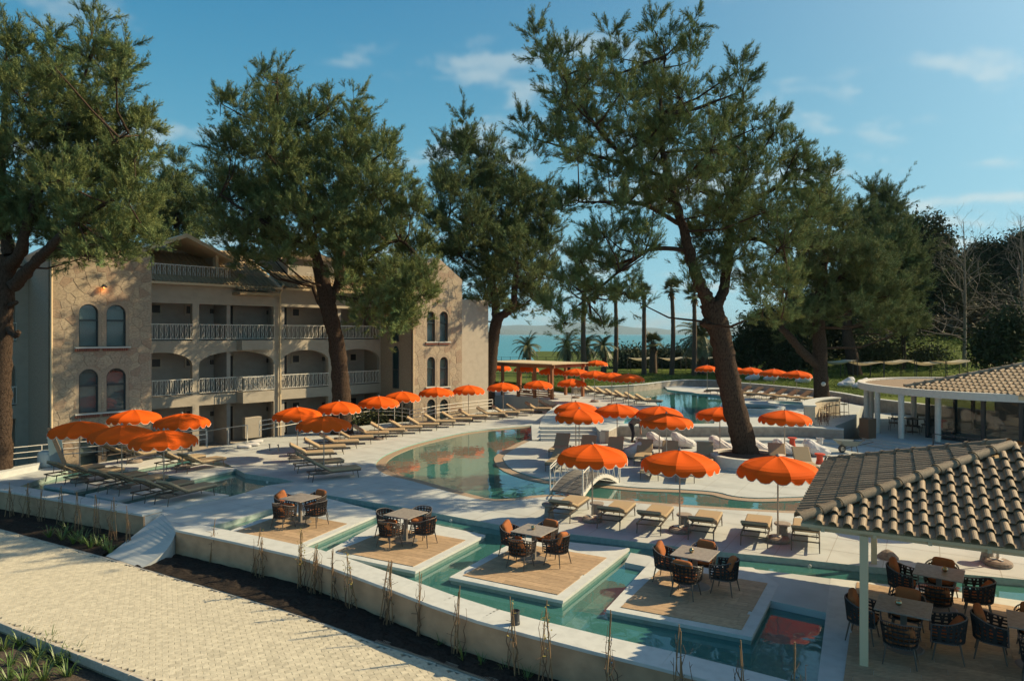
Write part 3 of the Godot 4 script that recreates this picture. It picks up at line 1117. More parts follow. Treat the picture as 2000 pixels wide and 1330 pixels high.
func hotel() -> void:
	var h := thing("hotel", "three storey cream hotel with stone towers, arched balconies and tiled roofs", "building", Vector3(-19.0, 0, -36.4))
	var sA: float = 0.0
	var s_end: float = 14.6
	var bays := [[-0.024, 2.035], [2.395, 6.805], [7.3, 10.538], [11.063, 14.499]]
	bays[0][0] = -1.2
	# front wall, storey by storey
	var m := MB.new()
	var ground := []
	var first := []
	var second := []
	for b in bays:
		ground.append([b[0], b[1], -0.9, 1.62])
		first.append([b[0], b[1], 2.22, 4.6, 0.72])
		second.append([b[0], b[1], 5.22, 7.25])
	wall_panel(m, -1.3, s_end, -1.7, 2.15, 0.0, 0.3, ground)
	wall_panel(m, -1.3, s_end, 2.15, 5.15, 0.0, 0.3, first)
	wall_panel(m, -1.3, s_end, 5.15, 8.35, 0.0, 0.3, second)
	part("front_wall", m, M.plaster, h)
	# back wall of the loggias and slabs
	var bw := MB.new()
	bw.box(F(6.7, 3.3, -2.1), Vector3(16.2, 10.2, 0.3), Basis(FE, Vector3.UP, FN))
	for s in [-1.3, 3.95, 7.3, 11.3, s_end]:
		bw.box(F(s + 0.2, 3.3, -1.1), Vector3(0.22, 10.0, 1.75), Basis(FE, Vector3.UP, FN))
	part("loggia_wall", bw, M.plaster_dark, h)
	for y in [-0.9, 2.12, 5.12, 8.2]:
		var sl := MB.new()
		sl.box(F(6.65, y, -1.08), Vector3(15.9, 0.22, 1.9), Basis(FE, Vector3.UP, FN))
		part("floor_slab", sl, M.plaster_dark, h)
	# railings, doors, small windows and wall lamps
	var doors := [[0, 0.0], [1, 0.42], [2, 0.14], [3, 0.18]]
	for fl in 3:
		var y0: float = [-0.8, 2.23, 5.23][fl]
		for i in 4:
			var b: Array = bays[i]
			if fl > 0:
				railing(h, F(maxf(b[0], -1.1), y0, 0.06), F(b[1], y0, 0.06), 0.88)
			if i > 0:
				var sd: float = b[0] + (b[1] - b[0]) * doors[i][1]
				var d := MB.new()
				d.box(F(sd + 0.45, y0 + 1.02, -1.93), Vector3(0.95, 2.05, 0.06), Basis(FE, Vector3.UP, FN))
				var door := part("door", d, M.door_dark, h)
				var df := MB.new()
				for q in [[-0.06, 1.05, 0.1, 2.2], [0.96, 1.05, 0.1, 2.2]]:
					df.box(F(sd + q[0], y0 + q[1], -1.92), Vector3(q[2], q[3], 0.1), Basis(FE, Vector3.UP, FN))
				df.box(F(sd + 0.45, y0 + 2.12, -1.92), Vector3(1.12, 0.1, 0.1), Basis(FE, Vector3.UP, FN))
				part("door_frame", df, M.plaster, door)
				var lamp := MB.new()
				lamp.box(F(sd - 0.35, y0 + 1.7, -1.88), Vector3(0.16, 0.26, 0.12), Basis(FE, Vector3.UP, FN))
				part("wall_lantern", lamp, M.dark_steel, h)
			var sw: float = b[0] + (b[1] - b[0]) * [0.62, 0.06, 0.62, 0.75][i]
			var wf := MB.new()
			wf.box(F(sw, y0 + 1.75, -1.92), Vector3(0.62, 0.62, 0.08), Basis(FE, Vector3.UP, FN))
			var win := part("small_window", wf, M.plaster, h)
			var wg := MB.new()
			wg.box(F(sw, y0 + 1.75, -1.90), Vector3(0.42, 0.42, 0.08), Basis(FE, Vector3.UP, FN))
			part("pane", wg, M.door_dark, win)
	# projecting balcony box in the second bay
	var pb := MB.new()
	var q0: float = 4.516
	var q1: float = 6.408
	pb.box(F((q0 + q1) * 0.5, 1.95, 0.4), Vector3(q1 - q0, 0.62, 0.85), Basis(FE, Vector3.UP, FN))
	var pb2 := MB.new()
	pb2.box(F((q0 + q1) * 0.5, 4.95, 0.35), Vector3(q1 - q0, 0.55, 0.7), Basis(FE, Vector3.UP, FN))
	part("balcony_box", pb2, M.plaster, h)
	part("balcony_box", pb, M.plaster, h)
	railing(h, F(q0, 2.26, 0.78), F(q1, 2.26, 0.78), 0.86)
	railing(h, F(q0, 2.26, 0.1), F(q0, 2.26, 0.78), 0.86)
	# downpipe
	var dp := MB.new()
	dp.tube([F(bays[1][1] + 0.35, -0.8, 0.12), F(bays[1][1] + 0.35, 8.0, 0.12), F(bays[1][1] + 0.35, 8.2, 0.3), F(bays[1][1] + 0.35, 8.35, 0.3), F(bays[1][1] + 0.35, 8.55, 0.55)], [0.06, 0.06, 0.06, 0.06, 0.06], 8)
	part("downpipe", dp, M.cream, h)
	# roof slopes over the front
	var up := (Vector3.UP * 0.46 - FN * 0.888).normalized()
	for seg in [[-1.3, 7.0], [7.25, s_end]]:
		var rs := MB.new()
		var o := F(seg[0], 8.36, 0.62)
		var w: float = seg[1] - seg[0]
		rs.quad(o, o + FE * w, o + FE * w + up * 5.4, o + up * 5.4, Vector3.UP)
		rs.quad(o - Vector3(0, 0.12, 0), o + FE * w - Vector3(0, 0.12, 0), o + FE * w + up * 5.4 - Vector3(0, 0.12, 0), o + up * 5.4 - Vector3(0, 0.12, 0), Vector3.DOWN)
		rs.quad(o, o + FE * w, o + FE * w - Vector3(0, 0.12, 0), o - Vector3(0, 0.12, 0), FN)
		var roof := part("roof", rs, M.cream, h)
		var tf := MB.new()
		tile_field(tf, o, FE, up, w, 5.4, 0.26, 0.4)
		part("roof_tiles", tf, M.tile_pale, roof).set_meta("kind", "stuff")
	# small hip over the projecting balcony
	var hip := MB.new()
	var ho := F(q0 - 0.3, 8.05, 1.0)
	var hip_w: float = q1 - q0 + 0.5
	tile_field(hip, ho, FE, (Vector3.UP * 0.46 - FN * 0.888).normalized(), hip_w, 2.4, 0.26, 0.4)
	hip.box(F((q0 + q1) * 0.5, 7.9, 0.5), Vector3(hip_w, 0.16, 1.0), Basis(FE, Vector3.UP, FN))
	part("hip_roof", hip, M.tile_pale, h).set_meta("kind", "stuff")
	# roof loggia with a gable
	var g0: float = -0.372
	var g1: float = 3.88
	var gm: float = (g0 + g1) * 0.5
	var gl := MB.new()
	gl.box(F(gm, 9.4, -3.2), Vector3(g1 - g0, 2.2, 0.2), Basis(FE, Vector3.UP, FN))
	for s in [g1 - 0.1, g0 + 0.1]:
		gl.box(F(s, 9.3, -2.2), Vector3(0.2, 2.2, 2.0), Basis(FE, Vector3.UP, FN))
	part("gable_wall", gl, M.plaster, h)
	var gd := MB.new()
	gd.box(F(g0 + 2.0, 9.2, -3.07), Vector3(1.7, 1.9, 0.06), Basis(FE, Vector3.UP, FN))
	part("gable_door", gd, M.door_dark, h)
	var gp := MB.new()
	gp.box(F(g1 - 0.25, 9.3, -0.6), Vector3(0.16, 2.0, 0.16), Basis(FE, Vector3.UP, FN))
	part("gable_post", gp, M.cream, h)
	for sgn in [-1, 1]:
		var gr := MB.new()
		var e0 := F(gm, 11.1, 0.0)
		var e1 := F(gm + sgn * (g1 - g0) * 0.62, 9.95, 0.0)
		var back := -FN * 3.6
		gr.quad(e0, e1, e1 + back, e0 + back, Vector3.UP)
		gr.quad(e0 - Vector3(0, 0.22, 0), e1 - Vector3(0, 0.22, 0), e1 + back - Vector3(0, 0.22, 0), e0 + back - Vector3(0, 0.22, 0), Vector3.DOWN)
		gr.quad(e0, e1, e1 - Vector3(0, 0.22, 0), e0 - Vector3(0, 0.22, 0), FN)
		gr.quad(e1, e1 + back, e1 + back - Vector3(0, 0.22, 0), e1 - Vector3(0, 0.22, 0), FE * sgn)
		part("gable_roof", gr, M.cream, h)
	railing(h, F(g0, 8.62, -0.1), F(g1 + 0.3, 8.62, -0.1), 0.72)
	# second roof loggia behind the pine
	var k0: float = 8.32
	var k1: float = 11.625
	var kb := MB.new()
	kb.box(F((k0 + k1) * 0.5, 9.4, -2.3), Vector3(k1 - k0, 1.9, 2.4), Basis(FE, Vector3.UP, FN))
	part("roof_room", kb, M.plaster_dark, h)
	var kr := MB.new()
	tile_field(kr, F(k0 - 0.3, 10.3, -0.8), FE, (Vector3.UP * 0.3 - FN * 0.95).normalized(), k1 - k0 + 0.6, 2.6, 0.26, 0.4)
	part("roof_tiles", kr, M.tile_pale, h).set_meta("kind", "stuff")
	railing(h, F(k0 + 0.8, 8.7, -0.3), F(k1 + 1.4, 8.7, -0.3), 0.72)
	# body behind, closing the roof
	var body := MB.new()
	body.box(F(6.7, 3.5, -6.2), Vector3(16.5, 10.4, 7.8), Basis(FE, Vector3.UP, FN))
	part("rear_block", body, M.plaster, h)
	# balconies left of the first tower
	var lw := MB.new()
	wall_panel(lw, -16.0, -5.3, -1.7, 2.15, -0.4, 0.3, [[-9.0, -5.9, -0.9, 1.62], [-13, -9.6, -0.9, 1.62]])
	wall_panel(lw, -16.0, -5.3, 2.15, 5.15, -0.4, 0.3, [[-9.0, -5.9, 2.22, 4.6, 0.72], [-13, -9.6, 2.22, 4.6, 0.72]])
	wall_panel(lw, -16.0, -5.3, 5.15, 8.35, -0.4, 0.3, [[-9.0, -5.9, 5.22, 7.25], [-13, -9.6, 5.22, 7.25]])
	lw.box(F(-10.5, 3.3, -2.6), Vector3(11.0, 10.2, 0.3), Basis(FE, Vector3.UP, FN))
	for y in [2.05, 5.05]:
		lw.box(F(-10.5, y, -1.5), Vector3(11.0, 0.22, 2.0), Basis(FE, Vector3.UP, FN))
	part("side_wing", lw, M.plaster, h)
	var ld := MB.new()
	for y in [0.2, 3.2, 6.2]:
		ld.box(F(-7.2, y, -2.42), Vector3(1.3, 2.0, 0.06), Basis(FE, Vector3.UP, FN))
	part("wing_doors", ld, M.door_dark, h)
	for y in [2.23, 5.23]:
		railing(h, F(-9.0, y, -0.35), F(-5.9, y, -0.35), 0.88)
	var lr := MB.new()
	tile_field(lr, F(-16.0, 8.36, 0.3), FE, up, 10.6, 5.2, 0.26, 0.4)
	lr.quad(F(-16.0, 8.36, 0.3), F(-5.4, 8.36, 0.3), F(-5.4, 8.36, 0.3) + up * 5.2, F(-16.0, 8.36, 0.3) + up * 5.2, Vector3.UP)
	part("wing_roof", lr, M.tile_pale, h).set_meta("kind", "stuff")
	var rb2 := MB.new()
	rb2.box(F(-10.6, 3.4, -6.6), Vector3(10.6, 10.2, 7.8), Basis(FE, Vector3.UP, FN))
	part("rear_block", rb2, M.plaster, h)
	# the two stone towers
	tower(h, -5.43, -1.24, 3.4, 11, [[-4.3, -3.522, 5.02, 6.95], [-3.186, -2.367, 5.02, 6.95], [-4.3, -3.522, 2.02, 4.0], [-3.186, -2.367, 2.02, 4.0], [-4.3, -3.522, -1.2, 0.95], [-3.186, -2.367, -1.2, 0.95]], [], 0.42)
	tower(h, 14.6, 19.0, 3.4, 12, [[15.867, 16.574, 5.089, 7.098], [16.978, 17.709, 5.08, 7.124], [15.867, 16.574, 2.094, 4.068], [16.978, 17.709, 2.032, 4.041], [15.867, 16.574, -1.0, 1.243], [16.978, 17.709, -1.0, 1.165]], [2.0, 5.1], 0.5)
	# plain end wall
	var ew := MB.new()
	ew.box(F(20.6, 3.1, 1.2), Vector3(3.4, 9.9, 2.9), Basis(FE, Vector3.UP, FN))
	part("end_wall", ew, M.plaster, h)
	var dp2 := MB.new()
	dp2.rod(F(19.2, -1.0, 2.85), F(19.2, 8.0, 2.85), 0.07, 8)
	part("downpipe", dp2, M.cream, h)
	# cabinet on the ground floor wall
	var cb := MB.new()
	cb.slab(F(5.365, 0.15, 0.18), Vector3(1.0, 1.2, 0.35), 0.02, Basis(FE, Vector3.UP, FN))
	part("meter_cabinet", cb, M.plaster, h)

func tower(h: Node3D, s0: float, s1: float, t: float, seed_: int, wins: Array, side: Array, size: float) -> void:
	var sh := MB.new()
	var holes := []
	for w in wins:
		holes.append([w[0], w[1], w[2], w[3], (w[1] - w[0]) * 0.5])
	# each storey its own panel so that windows above one another do not clash
	var ys := [-1.7, 1.45, 4.45, 9.35]
	for k in 3:
		var hh := []
		for q in holes:
			if (q[2] + q[3]) * 0.5 > ys[k] and (q[2] + q[3]) * 0.5 < ys[k + 1]:
				hh.append(q)
		wall_panel(sh, s0, s1, ys[k], ys[k + 1], t, 0.35, hh)
	var mid := (s0 + s1) * 0.5
	sh.tri(F(s0, 9.35, t), F(s1, 9.35, t), F(mid, 10.75, t), FN)
	sh.tri(F(s0, 9.35, t - 0.35), F(s1, 9.35, t - 0.35), F(mid, 10.75, t - 0.35), -FN)
	for sg in [s0, s1]:
		sh.quad(F(sg, 9.35, t), F(mid, 10.75, t), F(mid, 10.75, t - 5.0), F(sg, 9.35, t - 5.0), Vector3.UP)
	# sides
	for sg in [s0, s1]:
		var o := FE * (-1.0 if sg == s0 else 1.0)
		sh.quad(F(sg, -1.7, t), F(sg, 9.35, t), F(sg, 9.35, -2.0), F(sg, -1.7, -2.0), o)
	sh.quad(F(s0, 1.4, t - 0.4), F(s1, 1.4, t - 0.4), F(s1, 1.4, 0.0), F(s0, 1.4, 0.0), Vector3.UP)
	sh.quad(F(s0, 4.4, t - 0.4), F(s1, 4.4, t - 0.4), F(s1, 4.4, 0.0), F(s0, 4.4, 0.0), Vector3.UP)
	var wall := part("stone_tower", sh, M.mortar, h)
	var gaps := []
	for q in holes:
		gaps.append(PackedVector2Array(Array(arch_outline([q[0] - 0.12 - s0, q[1] + 0.12 - s0, q[2] - 0.22, q[3] + 0.14, q[4] + 0.06]))))
	var top := func(x): return 9.3 + 1.4 * (1.0 - absf(x - (s1 - s0) * 0.5) / ((s1 - s0) * 0.5))
	stones(wall, func(_x): return F(s0, 0, t), FE, FN, s1 - s0, -1.0, 10.6, size, gaps, seed_, 300, top)
	for q in holes:
		arched_window(h, q[0], q[1], q[2], q[3], t, q[4])
	# side face towards the balconies, smooth plaster with narrow arched windows
	var sf := MB.new()
	sf.quad(F(s0 - 0.02, -1.7, t - 0.05), F(s0 - 0.02, 9.3, t - 0.05), F(s0 - 0.02, 9.3, 0.0), F(s0 - 0.02, -1.7, 0.0), -FE)
	var sfp := part("side_face", sf, M.side_stone, h)
	for y in side:
		var wn := MB.new()
		var tm := 1.75
		for k in 2:
			var yy: float = y + k * 1.25
			wn.quad(F(s0 - 0.05, yy, tm - 0.3), F(s0 - 0.05, yy + 1.2, tm - 0.3), F(s0 - 0.05, yy + 1.2, tm + 0.3), F(s0 - 0.05, yy, tm + 0.3), -FE)
		for k in 6:
			var a0 := PI * k / 6.0
			var a1 := PI * (k + 1) / 6.0
			wn.tri(F(s0 - 0.05, y + 2.45, tm), F(s0 - 0.05, y + 2.45 + sin(a0) * 0.35, tm + cos(a0) * 0.3), F(s0 - 0.05, y + 2.45 + sin(a1) * 0.35, tm + cos(a1) * 0.3), -FE)
		var w := part("side_window", wn, M.window_glass_dark, h)
		var fr := MB.new()
		for q in [tm - 0.3, tm + 0.3]:
			fr.bar(F(s0 - 0.06, y, q), F(s0 - 0.06, y + 2.45, q), 0.05, 0.05)
		for q in [y, y + 1.22, y + 2.45]:
			fr.bar(F(s0 - 0.06, q, tm - 0.3), F(s0 - 0.06, q, tm + 0.3), 0.05, 0.05)
		part("window_frame", fr, M.window_frame, w)
	var pipe := MB.new()
	pipe.rod(F(s0 + 0.06, -1.0, t + 0.06), F(s0 + 0.06, 9.0, t + 0.06), 0.05, 8)
	part("downpipe", pipe, M.cream, h)
	# lit sconce under its hood
	var hood := MB.new()
	hood.lathe([Vector2(0.04, 0.16), Vector2(0.16, 0.0), Vector2(0.13, 0.0), Vector2(0.0, 0.12)], 12)
	var hs := part("wall_sconce", hood, M.dark_steel, h)
	hs.position = F(mid, 7.72, t + 0.16)
	var bulb := MB.new()
	bulb.lathe([Vector2(0.0, -0.03), Vector2(0.05, 0.0), Vector2(0.03, 0.06), Vector2(0.0, 0.06)], 8)
	part("bulb", bulb, M.bulb, hs)
	if seed_ == 11:
		var l := OmniLight3D.new()
		l.name = "sconce_light"
		l.light_color = Color(1.0, 0.62, 0.30)
		l.light_energy = 0.06
		l.omni_range = 6.0
		l.light_size = 0.05
		l.shadow_enabled = true
		h.add_child(l)
		l.position = F(mid, 7.62, t + 0.17)

# ---------------------------------------------------------------- pan tile: x along the eave, z up the slope (-z), y out
func tile_mesh(w: float, l: float) -> ArrayMesh:
	var m := MB.new()
	var r := w * 0.30
	var th := 0.016
	var lift := 0.05
	var p := []
	for k in 9:
		var a := PI * k / 8.0
		p.append(Vector2(-w * 0.5 + r - cos(a) * r, sin(a) * r * 1.25))
	p.append(Vector2(-w * 0.5 + 2 * r + 0.01, -0.004))
	p.append(Vector2(w * 0.5 - 0.005, 0.0))
	p.append(Vector2(w * 0.5 + 0.012, 0.02))
	for k in p.size() - 1:
		var a: Vector2 = p[k]
		var b: Vector2 = p[k + 1]
		var t := (b - a).normalized()
		var nn := Vector2(-t.y, t.x)
		var o := Vector3(nn.x, nn.y, 0)
		var a0 := Vector3(a.x, a.y + lift, l * 0.5)
		var b0 := Vector3(b.x, b.y + lift, l * 0.5)
		var a1 := Vector3(a.x * 0.96, a.y * 0.9, -l * 0.5)
		var b1 := Vector3(b.x * 0.96, b.y * 0.9, -l * 0.5)
		var na := o
		m.quad(a0, b0, b1, a1, o)
		var ia := a0 - Vector3(0, th, 0)
		var ib := b0 - Vector3(0, th, 0)
		m.quad(a0, b0, ib, ia, Vector3.BACK)
	return m.mesh()

func hip_cap_mesh(l: float, r: float) -> ArrayMesh:
	var m := MB.new()
	for q in [[0.0, 1.0, 0.14, 1.18], [0.14, 1.0, 1.0, 0.92]]:
		for k in 8:
			var a := PI * k / 8.0
			var b := PI * (k + 1) / 8.0
			var z0: float = l * (0.5 - q[0])
			var z1: float = l * (0.5 - q[2])
			var r0: float = r * (1.2 if q[0] == 0.0 else 1.0)
			var r1: float = r * (1.12 if q[0] == 0.0 else 0.9)
			var na := Vector3(-cos(a), sin(a), 0)
			var nb := Vector3(-cos(b), sin(b), 0)
			m.smooth_tri(na * r0 + Vector3(0, 0, z0), nb * r0 + Vector3(0, 0, z0), nb * r1 + Vector3(0, 0, z1), na, nb, nb)
			m.smooth_tri(na * r0 + Vector3(0, 0, z0), nb * r1 + Vector3(0, 0, z1), na * r1 + Vector3(0, 0, z1), na, nb, na)
			if q[0] == 0.0:
				m.quad(na * r0 + Vector3(0, 0, z0), nb * r0 + Vector3(0, 0, z0), nb * (r0 - 0.025) + Vector3(0, 0, z0), na * (r0 - 0.025) + Vector3(0, 0, z0), Vector3.BACK)
	return m.mesh()

# one triangular or wide roof face laid with single tiles. o: eave corner, a: along the eave, inn: level direction inwards
func tile_face(parent: Node, o: Vector3, a: Vector3, inn: Vector3, wide: float, depth: float, rise: float, left_cut: float, right_cut: float, mats: Array, as_parts: bool, step := 0.223, course := 0.335) -> int:
	var slope := sqrt(depth * depth + rise * rise)
	var b := (inn * depth + Vector3.UP * rise) / slope
	var nn := a.cross(b)
	if nn.y < 0: nn = -nn
	var mesh_ := tile_mesh(step, course + 0.06)
	var under := MB.new()
	var made := 0
	var joined := MB.new()
	var cols := int(wide / step)
	var rows := int(slope / course) + 1
	var basis := Basis(a, nn, -b)
	if basis.determinant() < 0: basis = Basis(-a, nn, -b)
	for i in cols:
		var x := (i + 0.5) * step
		for j in rows:
			var y := j * course
			var f := (y + course * 0.5) / slope
			if x < f * left_cut + 0.02 or x > wide - f * right_cut - 0.02 or f > 1.0:
				continue
			var at := o + a * x + b * (y + course * 0.5 - 0.05) + nn * (0.035 + rng.randf_range(-0.004, 0.004))
			var t := MeshInstance3D.new()
			var bb := basis * Basis(Vector3.UP, rng.randf_range(-0.02, 0.02))
			if as_parts:
				var p := part("roof_tile", mesh_, mats[rng.randi() % mats.size()], parent)
				p.transform = Transform3D(bb, at)
			else:
				var arr := mesh_.surface_get_arrays(0)
				var vs: PackedVector3Array = arr[Mesh.ARRAY_VERTEX]
				var ns: PackedVector3Array = arr[Mesh.ARRAY_NORMAL]
				var ids: PackedInt32Array = arr[Mesh.ARRAY_INDEX]
				var k0 := joined.v.size()
				for k in vs.size():
					joined.v.append(bb * vs[k] + at)
					joined.n.append(bb * ns[k])
				for k in ids:
					joined.ix.append(k0 + k)
			t.free()
			made += 1
	if not as_parts and joined.v.size():
		part("roof_tiles", joined, mats[0], parent).set_meta("kind", "stuff")
	return made

func hip_caps(parent: Node, p: Vector3, q: Vector3, mats: Array, r := 0.115, l := 0.42) -> void:
	var d := (q - p)
	var len := d.length()
	d /= len
	var x := d.cross(Vector3.UP).normalized()
	var up := x.cross(d)
	var m := hip_cap_mesh(l + 0.05, r)
	var n := int(len / l)
	for k in n:
		var o := part("hip_cap", m, mats[k % mats.size()], parent)
		o.transform = Transform3D(Basis(x, up, -d), p + d * (l * (k + 0.5)) + up * 0.05)

func front_pavilion() -> void:
	var u := Vector3(0.8746, 0, 0.4848)
	var v := Vector3(0.4848, 0, -0.8746)
	var c0 := Vector3(5.04, 2.30, -12.0)
	var pv := thing("tiled_pavilion", "open pavilion with weathered clay tile roof on cream posts over dining terrace", "pavilion", Vector3(c0.x, 0, c0.z))
	var o := Vector3(0, c0.y, 0)
	var apex := o + u * 3.5 + v * 3.1 + Vector3(0, 1.16, 0)
	var corners := [o, o + u * 7.0, o + u * 7.0 + v * 6.2, o + v * 6.2]
	# boarded roof body
	var bd := MB.new()
	for i in 4:
		bd.tri(corners[i], corners[(i + 1) % 4], apex, Vector3.UP)
		bd.tri(corners[i] - Vector3(0, 0.05, 0), corners[(i + 1) % 4] - Vector3(0, 0.05, 0), apex - Vector3(0, 0.05, 0), Vector3.DOWN)
		bd.quad(corners[i], corners[(i + 1) % 4], corners[(i + 1) % 4] - Vector3(0, 0.05, 0), corners[i] - Vector3(0, 0.05, 0), corners[i] + corners[(i + 1) % 4] - apex * 2)
	var roof := part("roof", bd, M.cream, pv)
	tile_face(roof, corners[0], u, v, 7.0, 3.1, 1.16, 3.5, 3.5, M.tile, true)
	tile_face(roof, corners[0], v, u, 6.2, 3.5, 1.16, 3.1, 3.1, M.tile, true)
	tile_face(roof, corners[3], u, -v, 7.0, 3.1, 1.16, 3.5, 3.5, M.tile, false)
	tile_face(roof, corners[1], v, -u, 6.2, 3.5, 1.16, 3.1, 3.1, M.tile, false)
	for c in corners:
		hip_caps(roof, c + Vector3(0, 0.03, 0), apex + Vector3(0, 0.03, 0), M.tile)
	# edge beams and posts
	for i in 4:
		var b := MB.new()
		var ctr: Vector3 = (corners[0] + corners[2]) * 0.5
		var p: Vector3 = corners[i].lerp(ctr, 0.045) - Vector3(0, 0.10, 0)
		var q: Vector3 = corners[(i + 1) % 4].lerp(ctr, 0.045) - Vector3(0, 0.10, 0)
		p.y = 2.24
		q.y = 2.24
		b.bar(p, q, 0.09, 0.12)
		part("edge_beam", b, M.cream, pv)
	for e in range(0, 9):
		var rf := MB.new()
		var p := o + u * (0.35 + e * 0.79) + v * 0.06 + Vector3(0, -0.075, 0)
		rf.box(p, Vector3(0.055, 0.06, 0.14), Basis(u, Vector3.UP, -v))
		part("rafter_end", rf, M.cream, pv)
	for s in [[0.978, 0.12], [0.86, 3.77], [6.0, 0.12], [6.0, 3.8], [1.0, 6.05], [6.0, 6.05]]:
		var ps := MB.new()
		var at: Vector3 = u * s[0] + v * s[1]
		ps.slab(at + Vector3(0, 1.1, 0), Vector3(0.13, 2.2, 0.13), 0.008, Basis(u, Vector3.UP, -v))
		part("post", ps, M.cream, pv)

func glass_pavilion() -> void:
	var pv := thing("glass_pavilion", "glass walled restaurant pavilion with tiled roof and round white canopy on columns", "pavilion", Vector3(22.0, 0, -36.0))
	var w := func(p: Vector3): return p - Vector3(22.0, 0, -36.0)
	var d := Vector3(0.503, 0, 0.864)
	var inn := Vector3(0.864, 0, -0.503)
	# floor and steps
	var fl := MB.new()
	fl.prism([Vector2(17.9, -35.2), Vector2(19.2, -33.2), Vector2(21.6, -30.0), Vector2(25.0, -24.0), Vector2(36, -24), Vector2(36, -46), Vector2(24, -46), Vector2(20.6, -40.2)].map(func(p): return p - Vector2(22.0, -36.0)), -0.1, 0.3)
	part("floor", fl, M.deck, pv)
	for k in 2:
		var st := MB.new()
		var off := 0.35 * (k + 1)
		st.prism([Vector2(17.9 - off, -35.2), Vector2(19.2 - off * 0.8, -33.2 + off * 0.6), Vector2(21.6 - off * 0.8, -30.0 + off * 0.6), Vector2(25.0 - off * 0.8, -24.0), Vector2(26, -24), Vector2(22, -35)].map(func(p): return p - Vector2(22.0, -36.0)), -0.1, 0.2 - 0.1 * k)
		part("step", st, M.deck, pv)
	# round canopy
	var cc := Vector3(26.2, 0, -37.0) - Vector3(22.0, 0, -36.0)
	var ca := MB.new()
	ca.lathe([Vector2(0.0, 2.5), Vector2(6.8, 2.5), Vector2(6.8, 2.86), Vector2(6.5, 2.86), Vector2(6.5, 2.72), Vector2(0.0, 2.72)], 72, cc)
	part("round_canopy", ca, M.white_plaster, pv)
	var wd := MB.new()
	for k in 40:
		var y := -6.3 + 12.6 * k / 40.0
		var half := sqrt(maxf(0.01, 6.42 * 6.42 - y * y))
		wd.box(cc + Vector3(0, 2.755, y + 0.155), Vector3(2 * half, 0.05, 0.30))
	part("canopy_boards", wd, M.old_wood, pv).set_meta("kind", "stuff")
	for p in [[Vector3(19.75, 0, -34.9)], [Vector3(19.5, 0, -36.7)], [Vector3(19.9, 0, -38.6)], [Vector3(21.0, 0, -33.9)], [Vector3(21.0, 0, -40.2)], [Vector3(22.2, 0, -38.0)]]:
		var c := MB.new()
		c.lathe([Vector2(0.0, 0.3), Vector2(0.14, 0.3), Vector2(0.14, 2.5), Vector2(0.0, 2.5)], 16, w.call(p[0]))
		part("column", c, M.white_plaster, pv)
	# tiled roof
	var k0: Vector3 = w.call(Vector3(20.3, 2.78, -35.5))
	var k1 := k0 + d * 9.0
	var rb := MB.new()
	var up := inn * 4.5 + Vector3.UP * 1.46
	var top0 := k0 + d * 4.5 + up
	var back0 := k0 + inn * 9.0
	var back1 := k1 + inn * 9.0
	rb.tri(k0, k1, top0, Vector3.UP)
	rb.tri(k0, back0, top0, Vector3.UP)
	rb.tri(k1, back1, top0, Vector3.UP)
	rb.tri(back0, back1, top0, Vector3.UP)
	rb.quad(k0 - Vector3(0, 0.16, 0), k1 - Vector3(0, 0.16, 0), back1 - Vector3(0, 0.16, 0), back0 - Vector3(0, 0.16, 0), Vector3.DOWN)
	rb.quad(k0, k1, k1 - Vector3(0, 0.16, 0), k0 - Vector3(0, 0.16, 0), -inn)
	rb.quad(k0, back0, back0 - Vector3(0, 0.16, 0), k0 - Vector3(0, 0.16, 0), -d)
	var roof := part("roof", rb, M.cream, pv)
	tile_face(roof, k0, d, inn, 9.0, 4.5, 1.46, 4.5, 4.5, M.tile_warm, true, 0.26, 0.40)
	tile_face(roof, k0, inn, d, 9.0, 4.5, 1.46, 4.5, 4.5, M.tile_warm, false, 0.26, 0.40)
	tile_face(roof, k1, inn, -d, 9.0, 4.5, 1.46, 4.5, 4.5, M.tile_warm, false, 0.26, 0.40)
	for c in [k0, k1, back0]:
		hip_caps(roof, c + Vector3(0, 0.03, 0), top0 + Vector3(0, 0.03, 0), M.tile_warm, 0.14, 0.5)
	# glazing
	var g0 := k0 + inn * 0.7 + d * 0.75
	g0.y = 0.3
	for seg in [[g0, d, 8.0, [0.0, 2.6, 4.2, 5.2, 6.6, 8.0]], [g0, inn, 7.0, [0.0, 0.9, 2.6, 4.4, 7.0]]]:
		var p: Vector3 = seg[0]
		var dir: Vector3 = seg[1]
		for y in [0.06, 2.26]:
			var fr := MB.new()
			fr.bar(p + Vector3(0, y, 0), p + dir * seg[2] + Vector3(0, y, 0), 0.10, 0.12 if y < 1 else 0.2)
			part("window_frame", fr, M.window_frame, pv)
		var xs: Array = seg[3]
		for k in xs.size():
			var mu := MB.new()
			mu.box(p + dir * xs[k] + Vector3(0, 1.17, 0), Vector3(0.17, 2.34, 0.14), Basis(dir, Vector3.UP, dir.cross(Vector3.UP)))
			part("mullion", mu, M.window_frame, pv)
			if k < xs.size() - 1:
				var gl := MB.new()
				var a: Vector3 = p + dir * (xs[k] + 0.06)
				var b: Vector3 = p + dir * (xs[k + 1] - 0.06)
				gl.quad(a + Vector3(0, 0.1, 0), b + Vector3(0, 0.1, 0), b + Vector3(0, 2.2, 0), a + Vector3(0, 2.2, 0), -inn)
				part("glass_pane", gl, M.glass, pv)
	var iw := MB.new()
	iw.box(g0 + inn * 6.8 + d * 4.0 + Vector3(0, 1.1, 0), Vector3(8.0, 2.3, 0.2), Basis(d, Vector3.UP, inn))
	part("inner_wall", iw, M.plaster_dark, pv)
	var bar := MB.new()
	bar.box(g0 + inn * 3.4 + d * 6.2 + Vector3(0, 0.55, 0), Vector3(3.0, 1.1, 0.8), Basis(d, Vector3.UP, inn))
